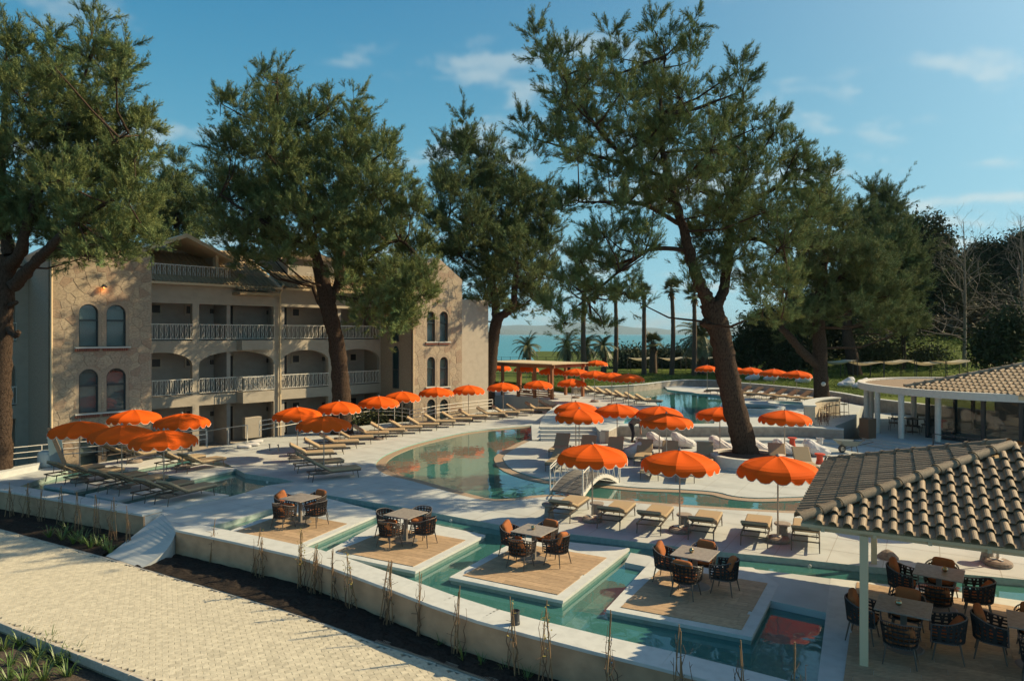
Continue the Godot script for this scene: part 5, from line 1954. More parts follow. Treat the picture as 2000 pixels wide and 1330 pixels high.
func pines() -> void:
	for k in 3:
		SPRIGS.append(sprig_mesh(100 + k, 120, 0.50, 0.12, 0.0075))
	var green := Color(0.180, 0.225, 0.088)
	var dusk := Color(0.140, 0.180, 0.074)
	# leaning pine on the island
	pine("pine_tree", "leaning pine with forked trunk rising from the round planter on the island", Vector3(9.766, 0.45, -28.742),
		[[Vector3(10.101, 0.23, -29.6), 0.54], [Vector3(9.881, 1.243, -29.6), 0.5], [Vector3(9.453, 2.793, -29.5), 0.47], [Vector3(9.181, 4.114, -29.4), 0.45], [Vector3(8.888, 5.426, -29.3), 0.43], [Vector3(8.532, 6.512, -29.2), 0.44], [Vector3(8.402, 6.903, -29.2), 0.42]],
		[[[Vector3(8.467, 6.729, -29.2), 0.34], [Vector3(8.064, 7.368, -29), 0.27], [Vector3(7.58, 8.426, -28.8), 0.23], [Vector3(7.145, 9.895, -28.6), 0.2], [Vector3(6.762, 11.171, -28.6), 0.17], [Vector3(6.424, 12.709, -28.8), 0.13], [Vector3(6.253, 14.914, -29), 0.08], [Vector3(6.468, 17.286, -29), 0.035]],
		[[Vector3(8.539, 6.624, -29.3), 0.3], [Vector3(9.089, 7.405, -29.6), 0.24], [Vector3(9.359, 8.534, -29.9), 0.21], [Vector3(9.543, 9.911, -30.2), 0.18], [Vector3(9.978, 11.768, -30.5), 0.14], [Vector3(10.419, 13.661, -30.8), 0.09], [Vector3(10.372, 16.018, -31), 0.04]],
		[[Vector3(7.17, 9.099, -28.7), 0.1], [Vector3(6.08, 9.101, -28.2), 0.09], [Vector3(5.374, 8.907, -27.8), 0.08], [Vector3(4.294, 8.094, -27.5), 0.06], [Vector3(3.045, 7.061, -27.3), 0.04], [Vector3(2.022, 6.247, -27.2), 0.02]],
		[[Vector3(7.042, 10.124, -28.7), 0.1], [Vector3(5.413, 10.846, -28), 0.09], [Vector3(4.104, 10.874, -27.6), 0.07], [Vector3(2.639, 10.816, -27.3), 0.03]],
		[[Vector3(6.804, 10.959, -28.6), 0.12], [Vector3(5.068, 12.399, -28.4), 0.1], [Vector3(3.355, 14.238, -28.2), 0.07], [Vector3(2.082, 16.051, -28), 0.04], [Vector3(1.141, 17.258, -27.9), 0.02]],
		[[Vector3(6.615, 12.044, -28.7), 0.1], [Vector3(4.776, 12.808, -29.2), 0.08], [Vector3(2.421, 13.567, -29.6), 0.05], [Vector3(0.886, 14.064, -29.8), 0.02]],
		[[Vector3(9.945, 11.296, -30.4), 0.12], [Vector3(11.603, 12.016, -30.6), 0.09], [Vector3(12.824, 12.974, -30.8), 0.05], [Vector3(13.829, 12.561, -31), 0.03]],
		[[Vector3(9.52, 9.687, -30.2), 0.11], [Vector3(10.784, 9.605, -29.6), 0.08], [Vector3(11.723, 8.466, -29.2), 0.05], [Vector3(11.428, 6.506, -29), 0.02]],
		[[Vector3(8.801, 5.861, -29.3), 0.22], [Vector3(8.193, 6.031, -29), 0.2], [Vector3(8.05, 6.117, -28.95), 0.19]]],
		[[0.95, 17.76, -28.34, 0.25, 0.76, 0.35], [1.23, 16.35, -26.78, 0.44, 0.72, 0.44], [1.88, 15.86, -26.05, 0.54, 0.81, 0.54], [3.59, 17.72, -32.15, 0.72, 1.24, 0.72], [3.03, 15.46, -26.56, 0.50, 0.82, 0.72], [4.03, 17.50, -28.23, 0.25, 0.97, 0.35], [4.92, 17.88, -30.75, 0.59, 0.91, 0.59], [5.96, 18.34, -28.86, 0.24, 0.77, 0.35], [6.68, 18.17, -31.30, 0.56, 0.98, 0.56], [6.67, 17.73, -29.14, 0.24, 0.91, 0.35], [7.82, 18.79, -29.73, 0.22, 0.93, 0.35], [7.29, 16.73, -28.02, 0.42, 1.17, 0.42], [2.02, 14.65, -25.90, 0.69, 0.77, 0.69], [2.47, 16.17, -30.19, 0.69, 0.72, 0.69], [3.38, 15.17, -29.93, 1.07, 0.98, 1.07], [2.99, 14.58, -28.82, 0.87, 0.75, 1.07], [3.83, 14.08, -24.27, 0.79, 0.79, 0.79], [5.12, 16.48, -31.13, 0.87, 0.81, 0.79], [6.18, 16.58, -30.76, 0.91, 1.05, 0.91], [5.45, 15.43, -28.10, 0.71, 0.77, 0.91], [6.13, 14.15, -25.00, 0.82, 0.97, 0.82], [7.56, 15.58, -30.36, 0.84, 0.94, 0.82], [8.93, 16.01, -27.24, 0.26, 0.73, 0.35], [9.09, 15.17, -27.04, 0.44, 0.64, 0.44], [8.79, 15.51, -28.98, 0.34, 0.82, 0.35], [9.13, 14.84, -29.58, 0.79, 0.70, 0.79], [9.05, 14.39, -28.76, 0.65, 0.55, 0.79], [9.46, 13.62, -26.96, 0.44, 0.92, 0.44], [10.54, 13.71, -27.68, 0.27, 0.74, 0.35], [11.57, 13.36, -29.81, 0.58, 0.93, 0.58], [11.74, 13.07, -28.40, 0.27, 0.89, 0.35], [12.36, 12.42, -29.58, 0.70, 0.92, 0.70], [12.10, 12.38, -29.05, 0.59, 0.73, 0.70], [12.11, 11.23, -27.06, 0.56, 0.76, 0.56], [13.25, 12.06, -28.56, 0.25, 0.59, 0.35], [5.37, 14.52, -30.75, 1.37, 1.01, 1.21], [5.04, 13.54, -27.82, 1.05, 0.73, 1.21], [7.48, 14.71, -32.25, 1.49, 1.20, 1.44], [6.03, 13.14, -26.54, 1.04, 0.79, 1.44], [7.13, 12.18, -24.58, 0.99, 0.99, 0.99], [9.44, 13.69, -31.62, 1.08, 1.02, 0.99], [10.51, 12.91, -30.72, 1.05, 1.23, 1.05], [9.51, 12.20, -27.54, 0.80, 0.88, 1.05], [1.99, 14.72, -31.47, 0.94, 0.61, 0.73], [1.85, 13.43, -27.32, 0.69, 0.42, 0.73], [0.88, 13.12, -28.10, 0.54, 0.75, 0.54], [0.48, 14.43, -29.26, 0.20, 0.48, 0.35], [3.13, 14.04, -32.42, 0.87, 0.53, 0.64], [2.48, 12.26, -25.97, 0.59, 0.34, 0.64], [4.27, 12.79, -30.23, 0.90, 0.49, 0.59], [3.98, 12.18, -28.32, 0.72, 0.37, 0.59], [5.02, 11.70, -26.47, 1.06, 0.79, 0.94], [5.74, 12.39, -29.57, 1.01, 0.70, 0.94], [8.00, 12.59, -32.40, 1.40, 1.20, 1.40], [6.72, 11.15, -26.07, 0.96, 0.78, 1.40], [10.01, 11.80, -32.05, 1.29, 1.29, 1.29], [8.53, 10.79, -26.83, 0.92, 0.86, 1.29], [9.67, 10.24, -26.01, 1.04, 0.97, 1.04], [10.99, 10.76, -30.20, 1.03, 0.90, 1.04], [11.12, 10.07, -26.14, 0.82, 0.82, 0.82], [12.74, 10.74, -29.87, 0.79, 0.75, 0.82], [2.83, 10.89, -27.16, 0.81, 0.36, 0.44], [3.10, 11.24, -28.86, 0.73, 0.31, 0.44], [5.18, 12.02, -33.20, 1.09, 0.54, 0.65], [4.09, 10.47, -25.53, 0.71, 0.33, 0.65], [5.74, 10.91, -28.58, 0.64, 0.55, 0.64], [5.51, 10.43, -26.73, 0.51, 0.41, 0.64], [1.99, 10.68, -27.34, 0.37, 0.26, 0.35], [8.14, 9.98, -29.44, 0.96, 0.96, 0.96], [8.27, 9.88, -29.62, 0.82, 0.78, 0.96], [10.00, 9.60, -29.89, 1.16, 1.11, 1.16], [9.67, 9.14, -28.44, 0.93, 0.85, 1.16], [10.09, 8.84, -25.60, 0.84, 0.95, 0.84], [11.94, 9.35, -30.15, 0.84, 0.90, 0.84], [10.77, 7.84, -30.07, 0.85, 1.03, 0.85], [10.58, 7.72, -28.98, 0.70, 0.79, 0.85], [10.36, 7.35, -26.18, 0.58, 0.82, 0.58], [11.61, 7.31, -29.24, 0.55, 0.73, 0.58], [7.67, 8.70, -29.83, 0.40, 0.71, 0.40], [7.29, 7.55, -27.87, 0.35, 0.46, 0.35], [8.74, 8.44, -29.40, 0.66, 0.87, 0.66], [8.76, 8.23, -29.05, 0.55, 0.69, 0.66], [3.55, 9.31, -26.25, 0.86, 0.51, 0.61], [4.05, 9.77, -29.50, 0.82, 0.46, 0.61], [4.76, 9.40, -25.59, 0.57, 0.42, 0.50], [5.44, 10.03, -30.20, 0.57, 0.40, 0.50], [3.41, 9.21, -32.33, 0.82, 0.62, 0.75], [2.63, 8.43, -26.63, 0.57, 0.41, 0.75], [4.55, 8.78, -30.58, 1.09, 0.68, 0.82], [3.92, 8.39, -28.26, 0.86, 0.50, 0.82], [4.93, 8.47, -25.70, 0.38, 0.61, 0.38], [2.58, 7.91, -31.01, 0.69, 0.51, 0.61], [2.24, 7.65, -27.46, 0.52, 0.36, 0.61], [3.83, 7.49, -31.82, 0.90, 0.62, 0.74], [3.37, 7.11, -26.56, 0.64, 0.41, 0.74], [4.18, 7.11, -25.32, 0.53, 0.49, 0.53], [5.41, 6.90, -29.12, 0.26, 0.39, 0.35], [1.67, 6.71, -28.82, 0.47, 0.30, 0.36], [1.89, 6.01, -24.93, 0.48, 0.32, 0.38], [3.55, 6.35, -31.39, 0.61, 0.51, 0.61], [3.73, 5.85, -27.88, 0.25, 0.25, 0.35], [9.05, 6.38, -24.83, 0.37, 0.52, 0.37], [12.00, 6.28, -30.46, 0.45, 0.54, 0.45]],
		2.1, 1, green, 0.92)
	# pine before the hotel
	pine("pine_tree", "large broad pine standing before the hotel balconies", Vector3(-9.486, 0, -38.429),
		[[Vector3(-9.553, -0.155, -38.7), 0.62], [Vector3(-9.61, 1.917, -38.7), 0.5], [Vector3(-9.697, 3.643, -38.7), 0.45], [Vector3(-9.927, 5.37, -38.7), 0.43], [Vector3(-10.246, 6.805, -38.6), 0.42], [Vector3(-10.534, 8.233, -38.5), 0.4], [Vector3(-10.734, 9.378, -38.5), 0.38]],
		[[[Vector3(-10.332, 7.092, -38.6), 0.28], [Vector3(-9.833, 8.55, -38.9), 0.24], [Vector3(-9.676, 10.321, -39.2), 0.2], [Vector3(-9.633, 12.413, -39.5), 0.16], [Vector3(-9.445, 15.104, -39.7), 0.1], [Vector3(-9.15, 18.056, -39.7), 0.04]],
		[[Vector3(-10.648, 8.806, -38.5), 0.3], [Vector3(-10.991, 10.472, -38.1), 0.25], [Vector3(-11.492, 12.103, -37.7), 0.2], [Vector3(-12.128, 14.299, -37.5), 0.14], [Vector3(-12.686, 17.087, -37.5), 0.07], [Vector3(-12.825, 19.596, -37.5), 0.03]],
		[[Vector3(-10.821, 9.928, -38.3), 0.2], [Vector3(-12.333, 10.982, -37.7), 0.15], [Vector3(-14.143, 12.034, -37.3), 0.1], [Vector3(-15.723, 13.103, -37.1), 0.05]],
		[[Vector3(-9.833, 8.261, -38.9), 0.2], [Vector3(-7.952, 9.917, -38.2), 0.15], [Vector3(-6.167, 10.701, -37.7), 0.1], [Vector3(-4.714, 9.261, -37.3), 0.05]],
		[[Vector3(-9.927, 7.672, -38.7), 0.16], [Vector3(-7.848, 7.338, -37.7), 0.1], [Vector3(-5.793, 7.034, -37.1), 0.05]],
		[[Vector3(-10.358, 6.808, -38.7), 0.14], [Vector3(-10.961, 7.398, -39), 0.13], [Vector3(-11.338, 8.274, -39.1), 0.08]]],
		[[-13.21, 19.82, -38.71, 0.49, 1.09, 0.49], [-13.15, 19.24, -36.53, 0.24, 0.76, 0.35], [-15.97, 18.21, -37.68, 0.36, 0.78, 0.36], [-14.36, 17.08, -35.91, 0.69, 0.96, 0.69], [-14.14, 18.60, -40.65, 1.21, 1.39, 1.21], [-12.83, 17.71, -37.63, 0.95, 1.03, 1.21], [-11.10, 17.26, -37.33, 1.00, 1.17, 1.00], [-11.45, 17.29, -37.92, 0.86, 0.95, 1.00], [-9.73, 17.44, -36.35, 0.30, 0.86, 0.35], [-8.54, 18.00, -37.07, 0.30, 1.05, 0.35], [-9.12, 17.44, -39.80, 0.95, 1.24, 0.95], [-8.93, 16.80, -38.33, 0.78, 0.96, 0.95], [-7.97, 16.69, -41.21, 1.04, 1.23, 1.04], [-6.85, 15.14, -36.32, 0.78, 0.86, 1.04], [-15.06, 15.49, -36.95, 1.10, 1.26, 1.10], [-15.23, 15.75, -38.15, 0.96, 1.04, 1.10], [-12.11, 14.46, -34.06, 1.37, 1.37, 1.37], [-14.26, 16.01, -41.11, 1.40, 1.32, 1.37], [-12.32, 16.43, -41.63, 1.67, 1.67, 1.67], [-10.83, 14.65, -36.71, 1.25, 1.18, 1.67], [-8.99, 14.65, -36.87, 1.48, 1.48, 1.48], [-8.92, 14.60, -37.79, 1.29, 1.21, 1.48], [-17.35, 14.61, -40.38, 0.78, 1.08, 0.78], [-15.26, 13.40, -38.87, 1.56, 1.33, 1.56], [-15.91, 13.51, -39.44, 1.35, 1.08, 1.56], [-11.70, 12.81, -35.92, 1.66, 1.44, 1.66], [-13.08, 13.57, -39.27, 1.54, 1.26, 1.66], [-9.25, 12.51, -35.73, 1.65, 1.43, 1.65], [-10.19, 13.00, -38.84, 1.52, 1.25, 1.65], [-7.04, 12.95, -35.31, 1.42, 1.31, 1.42], [-7.49, 13.58, -39.67, 1.35, 1.18, 1.42], [-6.22, 14.03, -39.09, 0.58, 1.05, 0.58], [-5.27, 11.72, -35.79, 0.96, 1.22, 0.96], [-5.90, 12.12, -38.67, 0.88, 1.06, 0.96], [-17.33, 12.12, -41.77, 1.12, 1.24, 1.12], [-15.09, 11.07, -36.46, 0.83, 0.87, 1.12], [-15.37, 11.46, -41.51, 1.67, 1.23, 1.48], [-13.89, 10.90, -36.88, 1.26, 0.88, 1.48], [-11.24, 10.44, -36.16, 1.45, 0.97, 1.16], [-12.33, 10.46, -38.82, 1.32, 0.83, 1.16], [-10.64, 11.58, -42.36, 1.70, 1.45, 1.70], [-8.79, 10.52, -35.52, 1.21, 0.97, 1.70], [-8.10, 11.88, -42.21, 1.69, 1.69, 1.69], [-7.07, 10.91, -35.82, 1.22, 1.15, 1.69], [-5.40, 10.19, -38.61, 1.03, 1.32, 1.03], [-5.43, 9.86, -39.20, 0.89, 1.07, 1.03], [-14.36, 9.59, -37.29, 1.00, 0.55, 0.67], [-14.23, 9.57, -37.74, 0.86, 0.45, 0.67], [-11.54, 9.33, -33.89, 0.76, 0.40, 0.48], [-14.29, 10.06, -41.34, 0.78, 0.39, 0.48], [-9.46, 9.29, -41.33, 1.41, 1.23, 1.41], [-8.72, 8.79, -36.67, 1.07, 0.87, 1.41], [-7.56, 9.09, -42.70, 1.71, 1.59, 1.71], [-5.87, 8.12, -35.42, 1.21, 1.05, 1.71], [-4.49, 7.98, -35.54, 0.79, 1.06, 0.79], [-4.83, 8.04, -38.93, 0.74, 0.93, 0.79], [-7.53, 6.98, -35.80, 0.80, 0.96, 0.80], [-8.36, 7.00, -38.76, 0.73, 0.83, 0.80], [-6.41, 6.78, -37.80, 1.12, 1.12, 1.12], [-5.93, 6.72, -36.41, 0.92, 0.87, 1.12], [-5.06, 7.08, -38.20, 0.74, 0.85, 0.74], [-6.24, 5.65, -35.29, 0.52, 0.68, 0.52], [-17.08, 12.84, -38.93, 0.46, 0.75, 0.46], [-9.40, 10.99, -42.12, 1.25, 1.25, 1.25], [-7.88, 9.98, -35.73, 0.90, 0.85, 1.25], [-9.95, 11.52, -34.32, 1.28, 1.02, 1.22], [-11.59, 12.22, -40.11, 1.27, 0.95, 1.22], [-13.46, 12.24, -38.51, 1.43, 1.15, 1.37], [-13.78, 12.43, -39.01, 1.23, 0.93, 1.37]],
		1.75, 2, green, 1.15)
	# pine at the far end of the hotel
	pine("pine_tree", "dense pine at the sea end of the hotel, forking low over the pergola", Vector3(-1.988, 0, -54.58),
		[[Vector3(-2.007, -0.222, -54), 0.6], [Vector3(-1.807, 2.067, -54), 0.52], [Vector3(-1.606, 4.074, -54), 0.48], [Vector3(-1.365, 5.881, -54), 0.45], [Vector3(-1.004, 7.086, -54), 0.42]],
		[[[Vector3(-1.204, 6.483, -54), 0.36], [Vector3(-1.37, 8.501, -54.2), 0.32], [Vector3(-1.82, 10.939, -54.4), 0.26], [Vector3(-2.436, 14.206, -54.6), 0.18], [Vector3(-3.259, 18.312, -54.8), 0.1], [Vector3(-3.68, 22.448, -55), 0.04]],
		[[Vector3(-0.883, 6.965, -54), 0.34], [Vector3(0, 7.672, -53.6), 0.3], [Vector3(0.199, 8.856, -53.4), 0.26], [Vector3(0.396, 11.612, -53.2), 0.18], [Vector3(0.593, 14.777, -53.2), 0.1], [Vector3(0.198, 18.336, -53.2), 0.04]],
		[[Vector3(0.159, 9.253, -53.4), 0.14], [Vector3(1.97, 10.013, -53), 0.1], [Vector3(2.955, 11.59, -53), 0.05]],
		[[Vector3(-1.699, 10.13, -54.4), 0.15], [Vector3(-4.015, 11.703, -54), 0.1], [Vector3(-5.219, 14.112, -54), 0.05]]],
		[[-3.51, 21.61, -52.50, 0.62, 1.33, 0.62], [-4.15, 20.52, -55.75, 1.24, 1.49, 1.24], [-4.00, 19.60, -53.39, 1.01, 1.14, 1.24], [-5.69, 19.83, -54.69, 0.69, 1.30, 0.69], [-1.99, 19.13, -53.53, 1.03, 1.43, 1.03], [0.00, 18.52, -53.98, 1.04, 1.69, 1.04], [-4.47, 16.41, -50.13, 1.64, 1.49, 1.64], [-5.18, 17.29, -56.44, 1.57, 1.34, 1.64], [-2.02, 16.94, -54.47, 1.86, 1.86, 1.86], [-2.13, 17.15, -55.29, 1.61, 1.51, 1.86], [0.51, 16.67, -57.28, 1.70, 1.79, 1.70], [0.35, 15.85, -52.54, 1.33, 1.31, 1.70], [2.41, 15.65, -54.09, 1.29, 1.45, 1.29], [2.69, 15.65, -55.41, 1.12, 1.19, 1.29], [-5.63, 14.44, -54.05, 1.21, 1.61, 1.21], [-5.87, 14.81, -55.53, 1.05, 1.32, 1.21], [-2.89, 13.38, -49.80, 1.85, 1.70, 1.85], [-2.84, 14.32, -56.25, 1.78, 1.54, 1.85], [-0.34, 14.19, -57.80, 2.32, 1.98, 2.32], [-0.80, 12.79, -51.72, 1.77, 1.42, 2.32], [2.44, 13.31, -54.60, 1.46, 1.62, 1.46], [2.63, 13.51, -55.33, 1.26, 1.32, 1.46], [3.47, 12.45, -54.20, 0.64, 0.64, 0.64], [-4.94, 11.88, -56.34, 1.51, 1.51, 1.51], [-4.84, 11.38, -53.56, 1.22, 1.15, 1.51], [-2.00, 11.01, -56.01, 2.08, 1.92, 2.08], [-1.48, 10.28, -53.16, 1.68, 1.45, 2.08], [0.82, 10.43, -49.93, 1.86, 1.48, 1.78], [0.76, 11.09, -56.48, 1.78, 1.34, 1.78], [3.01, 10.07, -54.63, 1.06, 1.46, 1.06], [-1.75, 8.65, -58.69, 1.48, 1.40, 1.48], [-1.81, 8.10, -50.86, 1.09, 0.97, 1.48], [1.68, 8.53, -56.32, 1.42, 1.26, 1.42], [1.77, 8.49, -53.63, 1.15, 0.96, 1.42], [0.41, 7.50, -55.54, 0.74, 0.66, 0.74], [-4.49, 9.35, -54.87, 1.06, 1.31, 1.06], [-5.11, 7.65, -52.91, 0.63, 0.94, 0.63]],
		1.35, 3, dusk, 1.45)
	# pine at the left edge
	pine("pine_tree", "tall pine at the left edge, rough trunk with sawn branch stubs", Vector3(-20.063, 0, -27.094),
		[[Vector3(-20.412, -0.104, -27.4), 0.48], [Vector3(-20.372, 1.566, -27.4), 0.38], [Vector3(-20.372, 3.4, -27.4), 0.36], [Vector3(-20.257, 5.032, -27.3), 0.35], [Vector3(-20.122, 6.652, -27.2), 0.34], [Vector3(-20.041, 7.865, -27.2), 0.33], [Vector3(-19.826, 8.663, -27.1), 0.31]],
		[[[Vector3(-19.826, 8.26, -27.1), 0.26], [Vector3(-18.986, 8.804, -26.6), 0.22], [Vector3(-18.576, 9.745, -26.3), 0.18], [Vector3(-17.921, 11.288, -26.2), 0.13], [Vector3(-16.947, 13.431, -26.2), 0.08], [Vector3(-15.876, 16.742, -26.2), 0.03]],
		[[Vector3(-19.786, 8.663, -27.1), 0.26], [Vector3(-20.27, 10.123, -27.4), 0.22], [Vector3(-20.52, 12.208, -27.6), 0.16], [Vector3(-20.389, 14.909, -27.7), 0.1], [Vector3(-20.389, 17.586, -27.7), 0.03]],
		[[Vector3(-19.593, 7.447, -27), 0.24], [Vector3(-18.451, 8.191, -26.4), 0.22], [Vector3(-17.264, 8.899, -25.8), 0.17], [Vector3(-15.926, 9.759, -25.2), 0.1], [Vector3(-14.013, 10.615, -24.8), 0.05]],
		[[Vector3(-19.98, 5.843, -27.2), 0.12], [Vector3(-19.368, 5.54, -26.8), 0.11], [Vector3(-19.157, 5.679, -26.7), 0.1]],
		[[Vector3(-19.98, 6.652, -27.2), 0.1], [Vector3(-19.44, 6.8, -26.9), 0.09], [Vector3(-19.344, 6.838, -26.85), 0.085]],
		[[Vector3(-17.921, 11.288, -26.2), 0.1], [Vector3(-16.113, 12.16, -25.8), 0.07], [Vector3(-14.164, 13.003, -25.4), 0.03]]],
		[[-19.43, 17.01, -26.45, 0.35, 0.90, 0.35], [-19.32, 16.38, -26.84, 0.60, 0.92, 0.60], [-20.16, 16.78, -27.85, 0.53, 0.76, 0.60], [-16.93, 16.35, -25.36, 0.23, 0.72, 0.35], [-15.74, 14.76, -23.68, 0.56, 0.74, 0.56], [-19.22, 16.58, -28.71, 0.58, 0.72, 0.56], [-17.05, 18.16, -27.97, 0.33, 0.87, 0.35], [-17.01, 16.90, -28.14, 0.84, 0.96, 0.84], [-15.86, 15.92, -26.17, 0.66, 0.72, 0.84], [-14.74, 16.30, -26.16, 0.29, 0.62, 0.35], [-13.45, 14.29, -23.38, 0.56, 0.56, 0.56], [-16.27, 16.17, -28.35, 0.57, 0.54, 0.56], [-17.08, 13.80, -23.99, 0.96, 0.96, 0.96], [-19.87, 15.35, -28.34, 0.97, 0.91, 0.96], [-18.00, 15.03, -27.58, 1.11, 1.11, 1.11], [-18.06, 14.82, -27.20, 0.93, 0.87, 1.11], [-15.87, 14.44, -26.42, 0.90, 0.79, 0.90], [-15.33, 14.03, -25.25, 0.73, 0.60, 0.90], [-18.38, 12.55, -25.28, 0.86, 1.01, 0.86], [-19.59, 12.76, -27.08, 0.79, 0.87, 0.86], [-17.44, 12.98, -26.12, 1.05, 0.89, 1.05], [-17.39, 12.81, -26.25, 0.90, 0.72, 1.05], [-16.92, 13.46, -27.82, 1.03, 0.83, 0.99], [-15.89, 12.93, -26.44, 0.84, 0.63, 0.99], [-14.93, 13.90, -27.22, 0.81, 0.61, 0.73], [-15.06, 13.83, -27.22, 0.69, 0.49, 0.73], [-14.45, 13.86, -27.23, 0.32, 0.32, 0.35], [-19.90, 11.36, -27.65, 1.11, 1.03, 1.11], [-18.96, 10.87, -26.63, 0.91, 0.79, 1.11], [-15.25, 10.75, -23.09, 0.93, 0.79, 0.93], [-19.46, 12.20, -29.18, 1.00, 0.80, 0.93], [-17.18, 12.41, -28.61, 1.15, 0.77, 0.92], [-15.54, 11.52, -25.91, 0.88, 0.55, 0.92], [-14.06, 12.08, -25.62, 0.76, 0.57, 0.69], [-14.79, 12.30, -26.62, 0.67, 0.48, 0.69], [-14.41, 12.75, -27.31, 0.24, 0.32, 0.35], [-19.58, 9.69, -27.21, 0.93, 0.81, 0.93], [-19.35, 9.69, -26.84, 0.78, 0.64, 0.93], [-18.38, 9.90, -27.53, 1.27, 0.82, 0.98], [-17.97, 9.60, -26.57, 1.04, 0.63, 0.98], [-17.80, 10.61, -29.27, 1.18, 1.00, 1.18], [-15.47, 9.75, -25.22, 0.86, 0.69, 1.18], [-13.90, 10.43, -24.99, 0.85, 0.74, 0.85], [-15.37, 10.73, -27.41, 0.80, 0.65, 0.85], [-17.81, 9.09, -27.60, 1.11, 0.49, 0.59], [-16.92, 8.83, -26.56, 0.91, 0.38, 0.59], [-14.58, 8.93, -24.89, 0.85, 0.44, 0.53], [-15.80, 9.21, -26.74, 0.78, 0.38, 0.53], [-14.64, 9.57, -26.68, 0.79, 0.63, 0.76], [-15.32, 9.67, -28.01, 0.71, 0.53, 0.76], [-16.75, 10.57, -26.50, 0.99, 0.79, 0.95], [-16.34, 10.35, -25.67, 0.81, 0.61, 0.95], [-18.62, 10.44, -26.93, 1.00, 0.80, 0.96], [-19.51, 10.60, -27.83, 0.88, 0.66, 0.96], [-15.44, 10.64, -29.24, 0.57, 0.65, 0.57], [-15.90, 8.74, -27.78, 0.95, 0.33, 0.40], [-15.08, 8.51, -26.28, 0.76, 0.25, 0.40], [-18.67, 8.87, -29.89, 1.11, 0.31, 0.37], [-14.88, 8.18, -24.17, 0.76, 0.20, 0.37], [-13.20, 9.03, -25.37, 0.49, 0.30, 0.36], [-17.57, 12.43, -26.86, 1.00, 0.80, 0.96], [-18.35, 12.49, -27.80, 0.88, 0.66, 0.96], [-15.28, 11.67, -27.04, 0.92, 0.72, 0.87], [-15.39, 11.60, -27.02, 0.79, 0.58, 0.87]],
		2.5, 4, green, 0.95)
	# slimmer pine seen between them, behind the roofs
	pine("pine_tree", "small pointed pine behind the hotel's gable roof", Vector3(-28.3, -1.0, -58.0),
		[[Vector3(-28.245, 0.943, -58), 0.35], [Vector3(-28.245, 7.842, -58), 0.3], [Vector3(-28.245, 14.311, -58), 0.2], [Vector3(-28.202, 19.486, -58), 0.06]], [],
		[[-28.06, 19.61, -57.62, 0.51, 1.03, 0.51], [-28.22, 17.96, -57.94, 1.38, 1.38, 1.38], [-28.15, 17.97, -57.54, 1.16, 1.10, 1.38], [-28.58, 16.07, -55.88, 1.41, 1.41, 1.41], [-30.78, 16.69, -59.51, 1.28, 1.20, 1.41], [-27.23, 16.58, -59.08, 1.32, 1.49, 1.32], [-26.37, 16.33, -57.42, 1.09, 1.16, 1.32], [-28.71, 15.19, -59.42, 2.39, 1.41, 1.70], [-28.15, 14.48, -57.42, 1.96, 1.09, 1.70], [-30.63, 14.88, -58.86, 1.58, 1.31, 1.58], [-30.09, 14.41, -57.66, 1.31, 1.03, 1.58], [-26.31, 14.98, -59.48, 1.15, 1.33, 1.15], [-27.48, 12.82, -56.43, 2.52, 1.01, 1.21], [-28.28, 12.79, -58.97, 2.24, 0.84, 1.21]],
		1.3, 5, dusk, 1.5, "pines behind the hotel")
